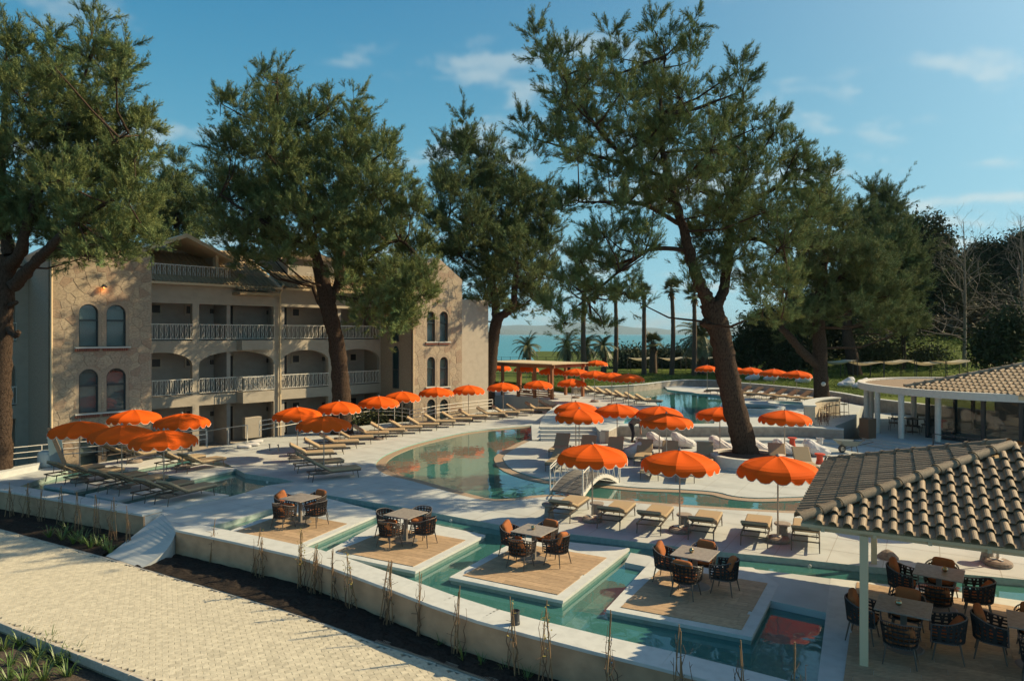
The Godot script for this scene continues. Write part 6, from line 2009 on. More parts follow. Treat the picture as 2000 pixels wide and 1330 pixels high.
	# pines right of the leaning one
	pine("pine_tree", "dark pine behind the bar counter with a white globe lamp on its trunk", Vector3(21.92, 0.6, -48.732),
		[[Vector3(21.211, 0.708, -47), 0.55], [Vector3(21.106, 2.525, -47), 0.46], [Vector3(21.036, 4.622, -47), 0.43], [Vector3(20.967, 6.718, -47), 0.4], [Vector3(21.106, 8.465, -47), 0.33], [Vector3(21.386, 10.912, -47), 0.22], [Vector3(21.84, 13.707, -47), 0.1]],
		[[[Vector3(20.967, 3.399, -47), 0.3], [Vector3(19.706, 4.286, -46.5), 0.28], [Vector3(18.639, 5.326, -46), 0.26], [Vector3(17.877, 6.009, -45.8), 0.2]],
		[[Vector3(21.036, 7.068, -47), 0.22], [Vector3(21.933, 8.127, -47.2), 0.16], [Vector3(22.625, 9.547, -47.4), 0.1], [Vector3(24.419, 10.979, -47.6), 0.05]],
		[[Vector3(21.036, 6.019, -47), 0.12], [Vector3(19.319, 7.394, -46.4), 0.08], [Vector3(18.468, 8.746, -46), 0.04]]],
		[[22.17, 14.47, -49.69, 1.40, 1.33, 1.40], [20.28, 13.34, -45.31, 1.09, 0.97, 1.40], [21.77, 12.97, -45.05, 1.14, 1.14, 1.14], [23.19, 13.03, -47.86, 1.03, 0.97, 1.14], [18.94, 11.15, -43.92, 1.44, 1.44, 1.44], [21.09, 11.39, -49.31, 1.37, 1.29, 1.44], [23.54, 11.34, -49.47, 1.69, 1.47, 1.69], [21.97, 10.67, -45.35, 1.32, 1.08, 1.69], [26.04, 11.40, -50.04, 1.49, 1.49, 1.49], [23.27, 10.40, -45.35, 1.15, 1.08, 1.49], [19.58, 9.22, -46.87, 1.25, 1.39, 1.25], [19.32, 9.27, -46.30, 1.05, 1.10, 1.25], [22.56, 9.08, -48.78, 1.67, 1.23, 1.48], [21.05, 8.90, -46.33, 1.35, 0.94, 1.48], [24.13, 8.96, -47.04, 1.61, 1.19, 1.43], [24.52, 9.11, -48.24, 1.40, 0.98, 1.43], [25.45, 8.15, -46.26, 1.17, 1.17, 1.17], [25.72, 7.84, -46.97, 1.01, 0.95, 1.17], [21.96, 7.13, -44.75, 1.20, 0.80, 0.96], [23.92, 7.26, -48.31, 1.10, 0.69, 0.96], [23.94, 6.80, -44.72, 1.13, 0.80, 0.96], [25.98, 6.70, -48.38, 1.04, 0.69, 0.96], [26.99, 5.67, -47.65, 0.71, 0.71, 0.71], [18.53, 7.05, -44.35, 0.99, 0.99, 0.99], [20.11, 7.03, -48.73, 0.92, 0.87, 0.99], [19.86, 5.46, -46.70, 0.49, 0.83, 0.49], [19.24, 6.02, -47.48, 0.56, 0.92, 0.56], [21.54, 7.44, -47.48, 1.41, 0.85, 1.02], [21.33, 7.32, -47.66, 1.20, 0.68, 1.02]],
		1.5, 6, dusk, 1.3)
	pine("pine_tree", "leaning pine on the right hand slope with a thin crooked top", Vector3(37.243, 1, -74.542),
		[[Vector3(37.972, 0.91, -76), 0.75], [Vector3(37.52, 3.453, -76), 0.62], [Vector3(37.011, 6.278, -76), 0.5], [Vector3(37.576, 10.799, -76), 0.36], [Vector3(38.989, 15.884, -76), 0.2], [Vector3(39.836, 21.252, -76), 0.05]], [],
		[[39.42, 20.99, -75.52, 0.51, 1.46, 0.51], [40.67, 20.24, -75.76, 0.90, 1.80, 0.90], [41.84, 19.53, -75.84, 0.90, 2.03, 0.90], [38.32, 17.82, -74.70, 1.22, 1.78, 1.22], [41.09, 17.60, -76.12, 2.04, 2.04, 2.04], [41.14, 17.60, -77.27, 1.76, 1.65, 2.04], [39.91, 15.26, -71.39, 1.80, 2.44, 1.80], [44.17, 15.45, -79.51, 1.71, 2.18, 1.80], [39.47, 15.18, -75.83, 2.03, 2.26, 2.03], [39.34, 14.36, -74.62, 1.70, 1.78, 2.03], [43.96, 13.12, -76.58, 1.71, 2.85, 1.71], [44.02, 12.95, -76.65, 1.45, 2.28, 1.71], [43.73, 12.01, -80.57, 2.64, 2.64, 2.64], [39.15, 10.87, -72.46, 2.01, 1.90, 2.64], [44.64, 10.28, -76.77, 1.37, 2.51, 1.37], [39.24, 10.83, -76.48, 1.93, 2.05, 1.93], [39.34, 10.31, -77.28, 1.66, 1.65, 1.93], [44.63, 8.10, -80.04, 2.38, 2.14, 2.38], [40.49, 7.76, -72.99, 1.85, 1.56, 2.38], [44.48, 6.84, -75.73, 1.01, 1.69, 1.01], [40.32, 7.42, -76.38, 2.04, 1.70, 2.04], [40.76, 6.92, -76.87, 1.75, 1.37, 2.04]],
		1.1, 7, dusk, 1.9, "trees on the right hand slope")
	M_globe()

func M_globe() -> void:
	var l := MB.new()
	l.lathe([Vector2(0.0, -0.15), Vector2(0.075, -0.13), Vector2(0.13, -0.075), Vector2(0.15, 0.0), Vector2(0.13, 0.075), Vector2(0.075, 0.13), Vector2(0.0, 0.15)], 16)
	single("globe_lamp", l, M.white_plaster, "white globe lamp fixed to the dark pine trunk behind the bar", "lamp", Vector3(21.009, 2.219, -46.4))

# ---------------------------------------------------------------- shore, palms, hills
func palm(label: String, base: Vector3, height: float, crown_r: float, trunk_r: float, fronds: int, seed_: int, fan := true) -> void:
	var r := RandomNumberGenerator.new()
	r.seed = seed_
	var t := thing("palm_tree", label, "palm", base, 0.0, "palms along the shore")
	var m := MB.new()
	var pts := []
	var rad := []
	var bend := Vector3(r.randf_range(-0.25, 0.25), 0, r.randf_range(-0.2, 0.2))
	for i in 25:
		var f := i / 24.0
		pts.append(Vector3(0, height * f, 0) + bend * sin(f * PI) )
		rad.append(trunk_r * (1.15 - 0.35 * f) * (1.0 + 0.10 * (i % 2)))
	m.tube(pts, rad, 9)
	part("trunk", m, M.palm_bark, t)
	# skirt of dead leaves under the crown
	var sk := MB.new()
	for i in 40:
		var a := r.randf() * TAU
		var d := Vector3(cos(a), 0, sin(a))
		var top := Vector3(0, height - r.randf_range(0.0, 0.25) * crown_r, 0)
		var tip := top + d * crown_r * r.randf_range(0.18, 0.34) - Vector3(0, crown_r * r.randf_range(0.25, 0.6), 0)
		var w := d.cross(Vector3.UP) * 0.05 * crown_r
		sk.tri(top, tip - w, tip + w, d)
	part("dead_leaves", sk, M.dead_leaf, t)
	for i in fronds:
		var fr := MB.new()
		var a := TAU * i / fronds * 2.618 + r.randf_range(-0.2, 0.2)
		var el := lerpf(1.35, -0.55, float(i) / fronds) + r.randf_range(-0.15, 0.15)
		var d := Vector3(cos(a) * cos(el), sin(el), sin(a) * cos(el))
		var side := d.cross(Vector3.UP).normalized()
		if side.length() < 0.1: side = Vector3.RIGHT
		var o := Vector3(0, height, 0)
		var l := crown_r * r.randf_range(0.8, 1.05)
		if fan:
			# stalk, then a fan of blades
			var hub := o + d * l * 0.45
			fr.bar(o, hub, 0.03 * crown_r, 0.02 * crown_r)
			for k in 15:
				var b := lerpf(-1.9, 1.9, k / 14.0)
				var dir := (d * cos(b) + side * sin(b)).normalized()
				var tip := hub + dir * l * 0.52 - Vector3(0, l * 0.10 * absf(sin(b)), 0)
				var w := dir.cross(d.cross(side)).normalized() * 0.035 * crown_r
				fr.tri(hub, hub.lerp(tip, 0.5) - w, tip, Vector3.UP)
				fr.tri(hub, hub.lerp(tip, 0.5) + w, tip, Vector3.UP)
		else:
			# arching feather frond
			var p := o
			var dir := d
			for k in 12:
				var q := p + dir * l / 12.0
				fr.bar(p, q, 0.02, 0.02)
				for sgn in [-1, 1]:
					var tip: Vector3 = q + (side * float(sgn) * 0.75 + dir * 0.45 - Vector3(0, 0.35, 0)).normalized() * l * 0.26 * (1.0 - 0.4 * absf(k / 11.0 - 0.5))
					fr.tri(p, q, tip, Vector3.UP)
				p = q
				dir = (dir - Vector3(0, 0.13, 0)).normalized()
		part("frond", fr, M.palm_leaf[i % 2], t)

func leaf_mesh(seed_: int) -> ArrayMesh:
	var r := RandomNumberGenerator.new()
	r.seed = seed_
	var m := MB.new()
	for k in 26:
		var p := Vector3(r.randfn(), r.randfn(), r.randfn()) * 0.16
		var a := Vector3(r.randfn(), r.randfn() * 0.6, r.randfn()).normalized()
		var b := a.cross(Vector3(r.randfn(), r.randfn(), r.randfn())).normalized()
		m.quad(p, p + a * 0.06 + b * 0.028, p + a * 0.13, p + a * 0.06 - b * 0.028, Vector3(0, 1, 0.2))
	return m.mesh()

var LEAVES := []

func leafy(called: String, label: String, category: String, base: Vector3, blobs: Array, per: float, seed_: int, tint: Color, size: float, group: String, trunk_h := 0.0) -> Node3D:
	var r := RandomNumberGenerator.new()
	r.seed = seed_
	var t := thing(called, label, category, base, 0.0, group)
	var tw := MB.new()
	var xf := []
	for c in blobs:
		var ctr := Vector3(c[0], c[1], c[2]) - base
		tw.tube([Vector3(ctr.x * 0.2, 0.0, ctr.z * 0.2), ctr * Vector3(0.6, 0.5, 0.6), ctr], [0.05 * size, 0.04 * size, 0.015 * size], 5, false)
		var n := int(per * pow(c[3] * c[4] * c[5], 0.70) * 40.0) + 12
		for k in n:
			var d := Vector3(r.randfn(), r.randfn(), r.randfn()).normalized() * pow(r.randf(), 0.4)
			var p := ctr + d * Vector3(c[3], c[4], c[5]) * (1.0 + 0.2 * r.randfn() * 0.5)
			if p.y < 0.02: continue
			var b := Basis(Vector3(r.randfn(), r.randfn(), r.randfn()).normalized(), r.randf() * TAU).scaled_local(Vector3.ONE * size * r.randf_range(0.7, 1.4))
			xf.append([Transform3D(b, p), r.randf()])
	part("trunk" if category == "tree" else "stems", tw, M.bark, t)
	var keep := SPRIGS
	SPRIGS = LEAVES
	crown(t, xf, tint, r)
	SPRIGS = keep
	return t

func far_shore() -> void:
	LEAVES = [leaf_mesh(1), leaf_mesh(2)]
	# tall fan palms
	palm("slim tall fan palm, leftmost, its top hidden behind pine foliage", Vector3(7.814, 1, -74.542), 9.3, 1.5, 0.26, 26, 1)
	palm("slim tall fan palm, second from the pergola, standing against the sea", Vector3(11.913, 1, -79.321), 9.2, 1.5, 0.24, 26, 2)
	palm("slim tall fan palm in the middle of the four along the shore", Vector3(14.652, 1, -76.383), 9.3, 1.4, 0.24, 26, 3)
	palm("slim tall fan palm left of the short bushy palm", Vector3(17.719, 1, -76.383), 9.6, 1.6, 0.24, 26, 4)
	palm("slim tall fan palm rising in front of the short bushy palm", Vector3(19.73, 1, -74.542), 8.9, 1.7, 0.24, 26, 5)
	palm("broad bushy palm with drooping fronds beside the leaning trunk", Vector3(21.275, 1, -77.337), 4.2, 3.3, 0.5, 44, 6, false)
	palm("short bushy palm between two tall palms", Vector3(16.277, 1, -79.321), 3.6, 1.7, 0.4, 30, 7)
	palm("low palm behind the right end of the pergola roof", Vector3(8.776, 1, -81.408), 3.0, 2.3, 0.3, 30, 8, false)
	palm("low palm right of the pergola beside a small umbrella", Vector3(10.497, 1, -79.321), 3.2, 1.9, 0.3, 30, 9, false)
	palm("low palm crown above the middle of the pergola roof", Vector3(6.537, 1, -81.408), 3.1, 2.3, 0.3, 30, 10, false)
	palm("low palm crown above the left end of the pergola roof", Vector3(1.816, 1, -81.408), 3.1, 2.0, 0.3, 30, 11, false)
	# bushes along the shore fence
	var xs := [15.39, 16.76, 20.25, 22.03, 23.60, 27.02, 28.18, 30.10]
	for i in xs.size():
		var px: float = xs[i]
		var c := Vector3(px, 1.0, -92.0 - (i % 3) * 1.5)
		leafy("shore_bush", "grey green shrub along the shore fence, %s from the pergola" % ORD[i], "shrub", c, [[c.x, 2.2, c.z, 1.9, 1.3, 1.2], [c.x + 0.9, 1.8, c.z + 0.4, 1.2, 0.9, 1.0]], 1.0, 200 + i, Color(0.085, 0.10, 0.06), 3.0, "shrubs along the shore fence")
	# fence of thin rails
	var fc := thing("shore_fence", "thin metal fence between lawn and shore", "fence", Vector3(0, 1.0, -96))
	for k in 46:
		var p := MB.new()
		p.box(Vector3(-14 + k * 1.25, 0.7, 0), Vector3(0.06, 1.4, 0.06))
		part("post", p, M.dark_steel, fc)
	for y in [0.3, 0.65, 1.0, 1.35]:
		var rl := MB.new()
		rl.box(Vector3(14, y, 0), Vector3(56, 0.035, 0.035))
		part("rail", rl, M.dark_steel, fc)
	# distant shore: long low ranges across the bay
	for q in [[11000.0, 9000.0, 250.0, 11, 0.0], [7600.0, -900.0, 170.0, 12, 1.0]]:
		var m := MB.new()
		var f := FastNoiseLite.new()
		f.seed = q[3]
		f.frequency = 0.00028 if q[4] == 0.0 else 0.0005
		f.fractal_octaves = 4
		var prev := []
		for i in 141:
			var x: float = -7000.0 + i * 100.0
			if q[4] == 1.0:
				x = -2600.0 + i * 24.0
			var h: float = q[2] * (0.62 + 0.75 * f.get_noise_1d(x))
			if q[4] == 1.0:
				h *= smoothstep(0.0, 0.55, i / 140.0) * smoothstep(1.0, 0.6, i / 140.0)
			h = maxf(h, 2.0)
			var col := []
			for j in 7:
				var s := j / 6.0
				var y := h * sin(s * PI / 2) * (1.0 + 0.12 * f.get_noise_2d(x * 2.0, s * 3000.0))
				col.append(Vector3(x, -5.0 + y, -q[0] - 900.0 * s))
			if i > 0:
				for j in 6:
					m.quad(prev[j], col[j], col[j + 1], prev[j + 1], Vector3(0, 0.5, 1))
			prev = col
		setting("hills", m, M.far_hill)

# ---------------------------------------------------------------- right hand slope
func slope_y(x: float, z: float) -> float:
	var d := -z - 80.0
	return 0.9 + smoothstep(0.33, 0.50, x / -z) * clampf(d, 0.0, 60.0) * 0.26 + sin(x * 0.21) * cos(z * 0.17) * 0.35 * smoothstep(0.0, 12.0, d) * smoothstep(0.33, 0.45, x / -z)

func bare_tree(label: String, base: Vector3, height: float, seed_: int) -> void:
	var r := RandomNumberGenerator.new()
	r.seed = seed_
	var t := thing("bare_tree", label, "tree", base, 0.0, "leafless trees on the slope")
	var tr := MB.new()
	var br := MB.new()
	var pts := []
	var rad := []
	for i in 9:
		var f := i / 8.0
		pts.append(Vector3(sin(f * 3.0) * 0.15, height * f, cos(f * 2.0) * 0.1))
		rad.append(lerpf(0.24, 0.03, f))
	tr.tube(pts, rad, 8)
	part("trunk", tr, M.pale_bark, t)
	var todo := []
	for k in 34:
		var f := r.randf_range(0.12, 0.97)
		var a := r.randf() * TAU
		var low := f < 0.4
		todo.append([Vector3(0, height * f, 0), Vector3(cos(a), r.randf_range(0.5, 1.1) if not low else r.randf_range(-0.1, 0.5), sin(a)).normalized(), height * (0.32 if low else 0.26) * (1.15 - f * 0.6), 0.055 * (1.15 - f), 0])
	while todo.size():
		var q: Array = todo.pop_back()
		var p: Vector3 = q[0]
		var d: Vector3 = q[1]
		var line := [p]
		for k in 4:
			d = (d + Vector3(r.randfn(), r.randfn() + 0.35, r.randfn()) * 0.16).normalized()
			p += d * q[2] / 4.0
			line.append(p)
			if q[4] < 2 and r.randf() < 0.8:
				todo.append([p, (d + Vector3(r.randfn(), r.randfn() + 0.3, r.randfn()) * 0.7).normalized(), q[2] * 0.5, q[3] * 0.5, q[4] + 1])
		br.tube(line, [q[3] * 1.8, q[3] * 1.5, q[3] * 1.2, q[3] * 0.9, 0.014], 4, false)
	part("branches", br, M.pale_bark, t)

func shade_sail(label: String, base: Vector3, w: float, d: float, h: float, group: String, dip: float) -> void:
	var t := thing("shade_sail", label, "shade sail", base, 0.0, group)
	var m := MB.new()
	var n := 10
	for i in n:
		for j in n:
			var f := func(a, b): return Vector3((a / float(n) - 0.5) * w, h + dip * (a / float(n)) - 0.42 * sin(PI * a / n) * (0.35 + 0.65 * sin(PI * b / float(n))), (b / float(n) - 0.5) * d)
			m.quad(f.call(i, j), f.call(i + 1, j), f.call(i + 1, j + 1), f.call(i, j + 1), Vector3.UP)
	part("cloth", m, M.sail, t)
	for sx in [-0.5, 0.5]:
		for sz in [-0.5, 0.5]:
			var p := MB.new()
			p.rod(Vector3(sx * w * 1.02, 0, sz * d * 1.04), Vector3(sx * w, h + (dip if sx > 0 else 0.0) + 0.1, sz * d), 0.035, 6)
			part("post", p, M.dark_steel, t)

func hillside() -> void:
	var m := MB.new()
	var st := 3.0
	for i in 52:
		for j in 36:
			var x := 4.0 + i * st
			var z := -77.0 - j * st
			m.quad(Vector3(x, slope_y(x, z), z), Vector3(x + st, slope_y(x + st, z), z), Vector3(x + st, slope_y(x + st, z - st), z - st), Vector3(x, slope_y(x, z - st), z - st), Vector3.UP)
	setting("hill", m, M.meadow)
	# dark broadleaf trees and bushes, near to far
	var dark := Color(0.040, 0.055, 0.026)
	var olive := Color(0.065, 0.075, 0.035)
	var list := [
		["round dark evergreen bush at the right edge behind the tiled roof", 62.0, [[44.62, 4.86, 1.84, 1.94], [45.87, 5.69, 1.38, 1.84], [43.56, 3.85, 1.01, 1.01]], dark, "shrub"],
		["dark bushy tree just right of the leaning trunk", 78.0, [[27.14, 5.14, 1.62, 2.09], [29.00, 6.30, 1.74, 2.32], [26.10, 3.40, 1.28, 1.62], [30.16, 3.40, 1.97, 1.62]], dark, "tree"],
		["dark bushy tree between the leaning trunk and the globe lamp pine", 84.0, [[34.04, 6.35, 2.12, 2.75], [35.60, 3.23, 2.50, 2.12], [33.72, 2.60, 1.87, 1.62]], dark, "tree"],
		["shadowed tree behind the globe lamp pine", 88.0, [[41.22, 6.39, 2.88, 2.88], [41.87, 3.11, 2.88, 1.96], [39.26, 3.77, 1.96, 2.22]], dark, "tree"],
		["upright dark conifer like tree above the shade sails", 104.0, [[61.09, 20.83, 0.93, 2.63], [62.01, 17.35, 2.01, 3.40], [60.31, 14.26, 2.32, 3.09], [63.02, 12.71, 2.78, 3.40], [61.09, 8.85, 3.09, 2.78]], dark, "tree"],
		["second upright tree right of the leaning slope pine", 108.0, [[66.00, 21.82, 0.80, 2.09], [66.65, 18.61, 1.61, 2.89], [67.85, 14.59, 2.09, 3.21], [68.25, 9.78, 2.73, 2.89]], olive, "tree"],
		["broad dark tree behind the near bare tree", 112.0, [[74.94, 13.26, 3.16, 3.66], [73.28, 9.10, 3.66, 3.16], [77.03, 9.10, 3.33, 3.00]], dark, "tree"],
		["low spreading dark tree on the skyline", 128.0, [[88.51, 20.07, 3.81, 2.28], [91.84, 19.11, 3.43, 2.47], [85.65, 18.64, 2.47, 1.90]], dark, "tree"],
		["dark round tree at the right end of the skyline", 124.0, [[91.46, 20.54, 2.40, 3.13], [94.04, 19.61, 3.69, 4.06], [90.81, 15.93, 3.13, 2.77]], dark, "tree"],
		["scrubby tree at the right edge below the skyline", 110.0, [[79.33, 8.22, 3.27, 2.45], [82.60, 9.85, 3.27, 3.27]], olive, "tree"],
		["thin young tree with a pale trunk in the meadow", 82.0, [[46.82, 6.94, 1.22, 1.83], [46.33, 8.77, 0.85, 1.22]], olive, "tree"],
		["bramble thicket at the meadow's foot", 84.0, [[44.97, 3.23, 2.50, 1.00], [42.47, 3.10, 1.87, 0.87], [49.96, 2.98, 2.50, 0.75]], olive, "shrub"],
	]
	var n := 0
	for q in list:
		var z: float = q[1]
		var blobs := []
		for b in q[2]:
			blobs.append([b[0], b[1], -z + (n % 3 - 1) * 0.8, b[2], b[3], minf(b[2], b[3])])
		var bx: float = blobs[0][0]
		var base := Vector3(bx, slope_y(bx, -z) if z > 79.0 else 1.0, -z)
		leafy("slope_tree" if q[4] == "tree" else "slope_bush", q[0], q[4], base, blobs, 0.75, 300 + n, q[3], 4.2 if z > 95.0 else 3.2, "trees and thickets on the right hand slope")
		n += 1
	# tangled undergrowth and meadow tufts
	var r := RandomNumberGenerator.new()
	r.seed = 77
	for kind in 2:
		var mm := MultiMesh.new()
		mm.transform_format = MultiMesh.TRANSFORM_3D
		mm.use_colors = true
		mm.mesh = LEAVES[kind]
		var xf := []
		for k in 5200:
			var x := r.randf_range(12.0, 110.0)
			var z := r.randf_range(-79.0, -150.0)
			if x < -z * 0.36: continue
			if kind == 0 and z < -97.0: continue
			if kind == 1 and z > -95.0: continue
			var s := r.randf_range(1.2, 3.0) if kind == 0 else r.randf_range(4.0, 9.0)
			xf.append(Transform3D(Basis(Vector3.UP, r.randf() * TAU).scaled_local(Vector3(s, s * (0.7 if kind == 0 else 0.9), s)), Vector3(x, slope_y(x, z) + 0.12 * s, z)))
		mm.instance_count = xf.size()
		for k in xf.size():
			mm.set_instance_transform(k, xf[k])
			var g := r.randf_range(0.6, 1.3)
			mm.set_instance_color(k, Color(0.16 * g, 0.21 * g, 0.05 * g) if kind == 0 else Color(0.060 * g, 0.056 * g, 0.036 * g))
		var o := MultiMeshInstance3D.new()
		o.name = "meadow_tufts" if kind == 0 else "undergrowth"
		o.multimesh = mm
		o.material_override = M.needles
		tag(o, "green tufts of the sloping meadow" if kind == 0 else "dark scrub covering the hillside", "grass" if kind == 0 else "scrub", "", "stuff")
		add_child(o)
	bare_tree("tall leafless tree with pale branches standing in the meadow", Vector3(54.5, slope_y(54.5, -83), -83.0), 17.5, 1)
	bare_tree("leafless tree at the right edge against the bright sky", Vector3(72.5, slope_y(72.5, -98), -98.0), 17.0, 2)
	bare_tree("small leafless tree in front of the dark thicket", Vector3(49.0, slope_y(49, -90), -90.0), 9.0, 3)
	# rows of shade sails
	var xs := [33.94, 36.62, 39.83, 43.15, 46.14, 50.11]
	for i in xs.size():
		var px: float = xs[i]
		shade_sail("cream shade sail on slim posts across the lawn, %s from the globe lamp pine" % ORD[i], Vector3(px, 1.0, -72.0), 3.1, 2.6, 1.75, "shade sails on the lawn", 0.12 if i % 2 == 0 else -0.1)
	var ys := [16.11, 19.95, 23.53]
	for i in 3:
		var px: float = ys[i]
		shade_sail("pale shade sail among the shore palms, %s from the pergola" % ORD[i], Vector3(px, 1.0, -86.0), 2.9, 2.4, 1.6, "shade sails by the shore", 0.1)

# ---------------------------------------------------------------- things round the pools
func white_rail(label: String, pts: Array, h: float, rails: int) -> void:
	var t := thing("handrail", label, "railing", Vector3(pts[0].x, pts[0].y, pts[0].z), 0.0, "white tube railings along the deck edge")
	var o: Vector3 = pts[0]
	for i in pts.size() - 1:
		var a: Vector3 = pts[i] - o
		var b: Vector3 = pts[i + 1] - o
		var n := maxi(1, roundi(a.distance_to(b) / 1.7))
		for k in n + (1 if i == pts.size() - 2 else 0):
			var p := MB.new()
			var q := a.lerp(b, float(k) / n)
			p.rod(q, q + Vector3(0, h, 0), 0.025, 7)
			part("post", p, M.rail_white, t)
		for r in rails:
			var y := h * (1.0 - r / float(rails) * 0.85)
			var m := MB.new()
			m.rod(a + Vector3(0, y, 0), b + Vector3(0, y, 0), 0.022, 7)
			part("rail", m, M.rail_white, t)

func bean_bag_mesh(seed_: int) -> MB:
	var r := RandomNumberGenerator.new()
	r.seed = seed_
	var f := FastNoiseLite.new()
	f.seed = seed_
	f.frequency = 2.2
	var m := MB.new()
	var rows := []
	for i in 15:
		var u := -PI / 2 + PI * i / 14.0
		var row := []
		for j in 25:
			var v := TAU * j / 24.0
			var p := Vector3(cos(u) * cos(v), sin(u), cos(u) * sin(v))
			p = Vector3(signf(p.x) * pow(absf(p.x), 0.8), signf(p.y) * pow(absf(p.y), 0.8), signf(p.z) * pow(absf(p.z), 0.8))
			var q := Vector3(p.x * 0.56, (p.y * 0.5 + 0.5), p.z * 0.42)
			# tall pointed back at -x, low front at +x
			var lift := lerpf(0.85, 0.40, smoothstep(-0.55, 0.4, q.x))
			q.y *= lift
			if p.y > 0.2:
				q.x -= (q.y / 0.85) * 0.10 * (1.0 - p.y * 0.2)
				q.z *= 1.0 - 0.45 * smoothstep(0.3, 0.85, q.y)
			q += p * f.get_noise_3d(q.x * 2.2, q.y * 3.0, q.z * 2.2) * 0.05
			q.y = maxf(q.y, 0.0)
			row.append(q)
		rows.append(row)
	for i in 14:
		for j in 24:
			var a: Vector3 = rows[i][j]
			var c: Vector3 = rows[i + 1][j + 1]
			m.quad(a, rows[i][j + 1], c, rows[i + 1][j], (a + c) * 0.5 - Vector3(0, 0.3, 0))
	return m

# smooth union of tapered capsules, meshed as surface nets
func limb_mesh(bones: Array, cell: float, grow: float, blend: float) -> MB:
	var lo := Vector3.ONE * 1e9
	var hi := -lo
	for b in bones:
		for k in 2:
			lo = lo.min(b[k] - Vector3.ONE * (b[2 + k] + grow + cell * 2))
			hi = hi.max(b[k] + Vector3.ONE * (b[2 + k] + grow + cell * 2))
	var nx := int((hi.x - lo.x) / cell) + 2
	var ny := int((hi.y - lo.y) / cell) + 2
	var nz := int((hi.z - lo.z) / cell) + 2
	var val := PackedFloat32Array()
	val.resize(nx * ny * nz)
	for x in nx:
		for y in ny:
			for z in nz:
				var p := lo + Vector3(x, y, z) * cell
				var acc := 0.0
				for b in bones:
					var ab: Vector3 = b[1] - b[0]
					var t := clampf((p - b[0]).dot(ab) / maxf(ab.length_squared(), 1e-6), 0.0, 1.0)
					var d: float = p.distance_to(b[0] + ab * t) - lerpf(b[2], b[3], t) - grow
					acc += exp(-d / blend)
				val[(x * ny + y) * nz + z] = -blend * log(maxf(acc, 1e-30))
	var verts := {}
	var m := MB.new()
	for x in nx - 1:
		for y in ny - 1:
			for z in nz - 1:
				var s := Vector3.ZERO
				var c := 0
				for e in [[0, 0, 0, 1, 0, 0], [0, 1, 0, 1, 1, 0], [0, 0, 1, 1, 0, 1], [0, 1, 1, 1, 1, 1], [0, 0, 0, 0, 1, 0], [1, 0, 0, 1, 1, 0], [0, 0, 1, 0, 1, 1], [1, 0, 1, 1, 1, 1], [0, 0, 0, 0, 0, 1], [1, 0, 0, 1, 0, 1], [0, 1, 0, 0, 1, 1], [1, 1, 0, 1, 1, 1]]:
					var a := val[((x + e[0]) * ny + y + e[1]) * nz + z + e[2]]
					var b := val[((x + e[3]) * ny + y + e[4]) * nz + z + e[5]]
					if (a < 0) != (b < 0):
						var t := a / (a - b)
						s += Vector3(e[0], e[1], e[2]).lerp(Vector3(e[3], e[4], e[5]), t)
						c += 1
				if c:
					verts[(x * ny + y) * nz + z] = lo + (Vector3(x, y, z) + s / c) * cell
	for x in range(1, nx - 1):
		for y in range(1, ny - 1):
			for z in range(1, nz - 1):
				var i := (x * ny + y) * nz + z
				for ax in 3:
					var step: int = [ny * nz, nz, 1][ax]
					if (val[i] < 0) == (val[i + step] < 0): continue
					var d1: int = [nz, 1, ny * nz][ax]
					var d2: int = [1, ny * nz, nz][ax]
					var k := [i, i - d1, i - d1 - d2, i - d2]
					if not (verts.has(k[0]) and verts.has(k[1]) and verts.has(k[2]) and verts.has(k[3])): continue
					var out: Vector3 = [Vector3.RIGHT, Vector3.UP, Vector3.BACK][ax] * (1.0 if val[i] < 0 else -1.0)
					m.quad(verts[k[0]], verts[k[1]], verts[k[2]], verts[k[3]], out)
	return m

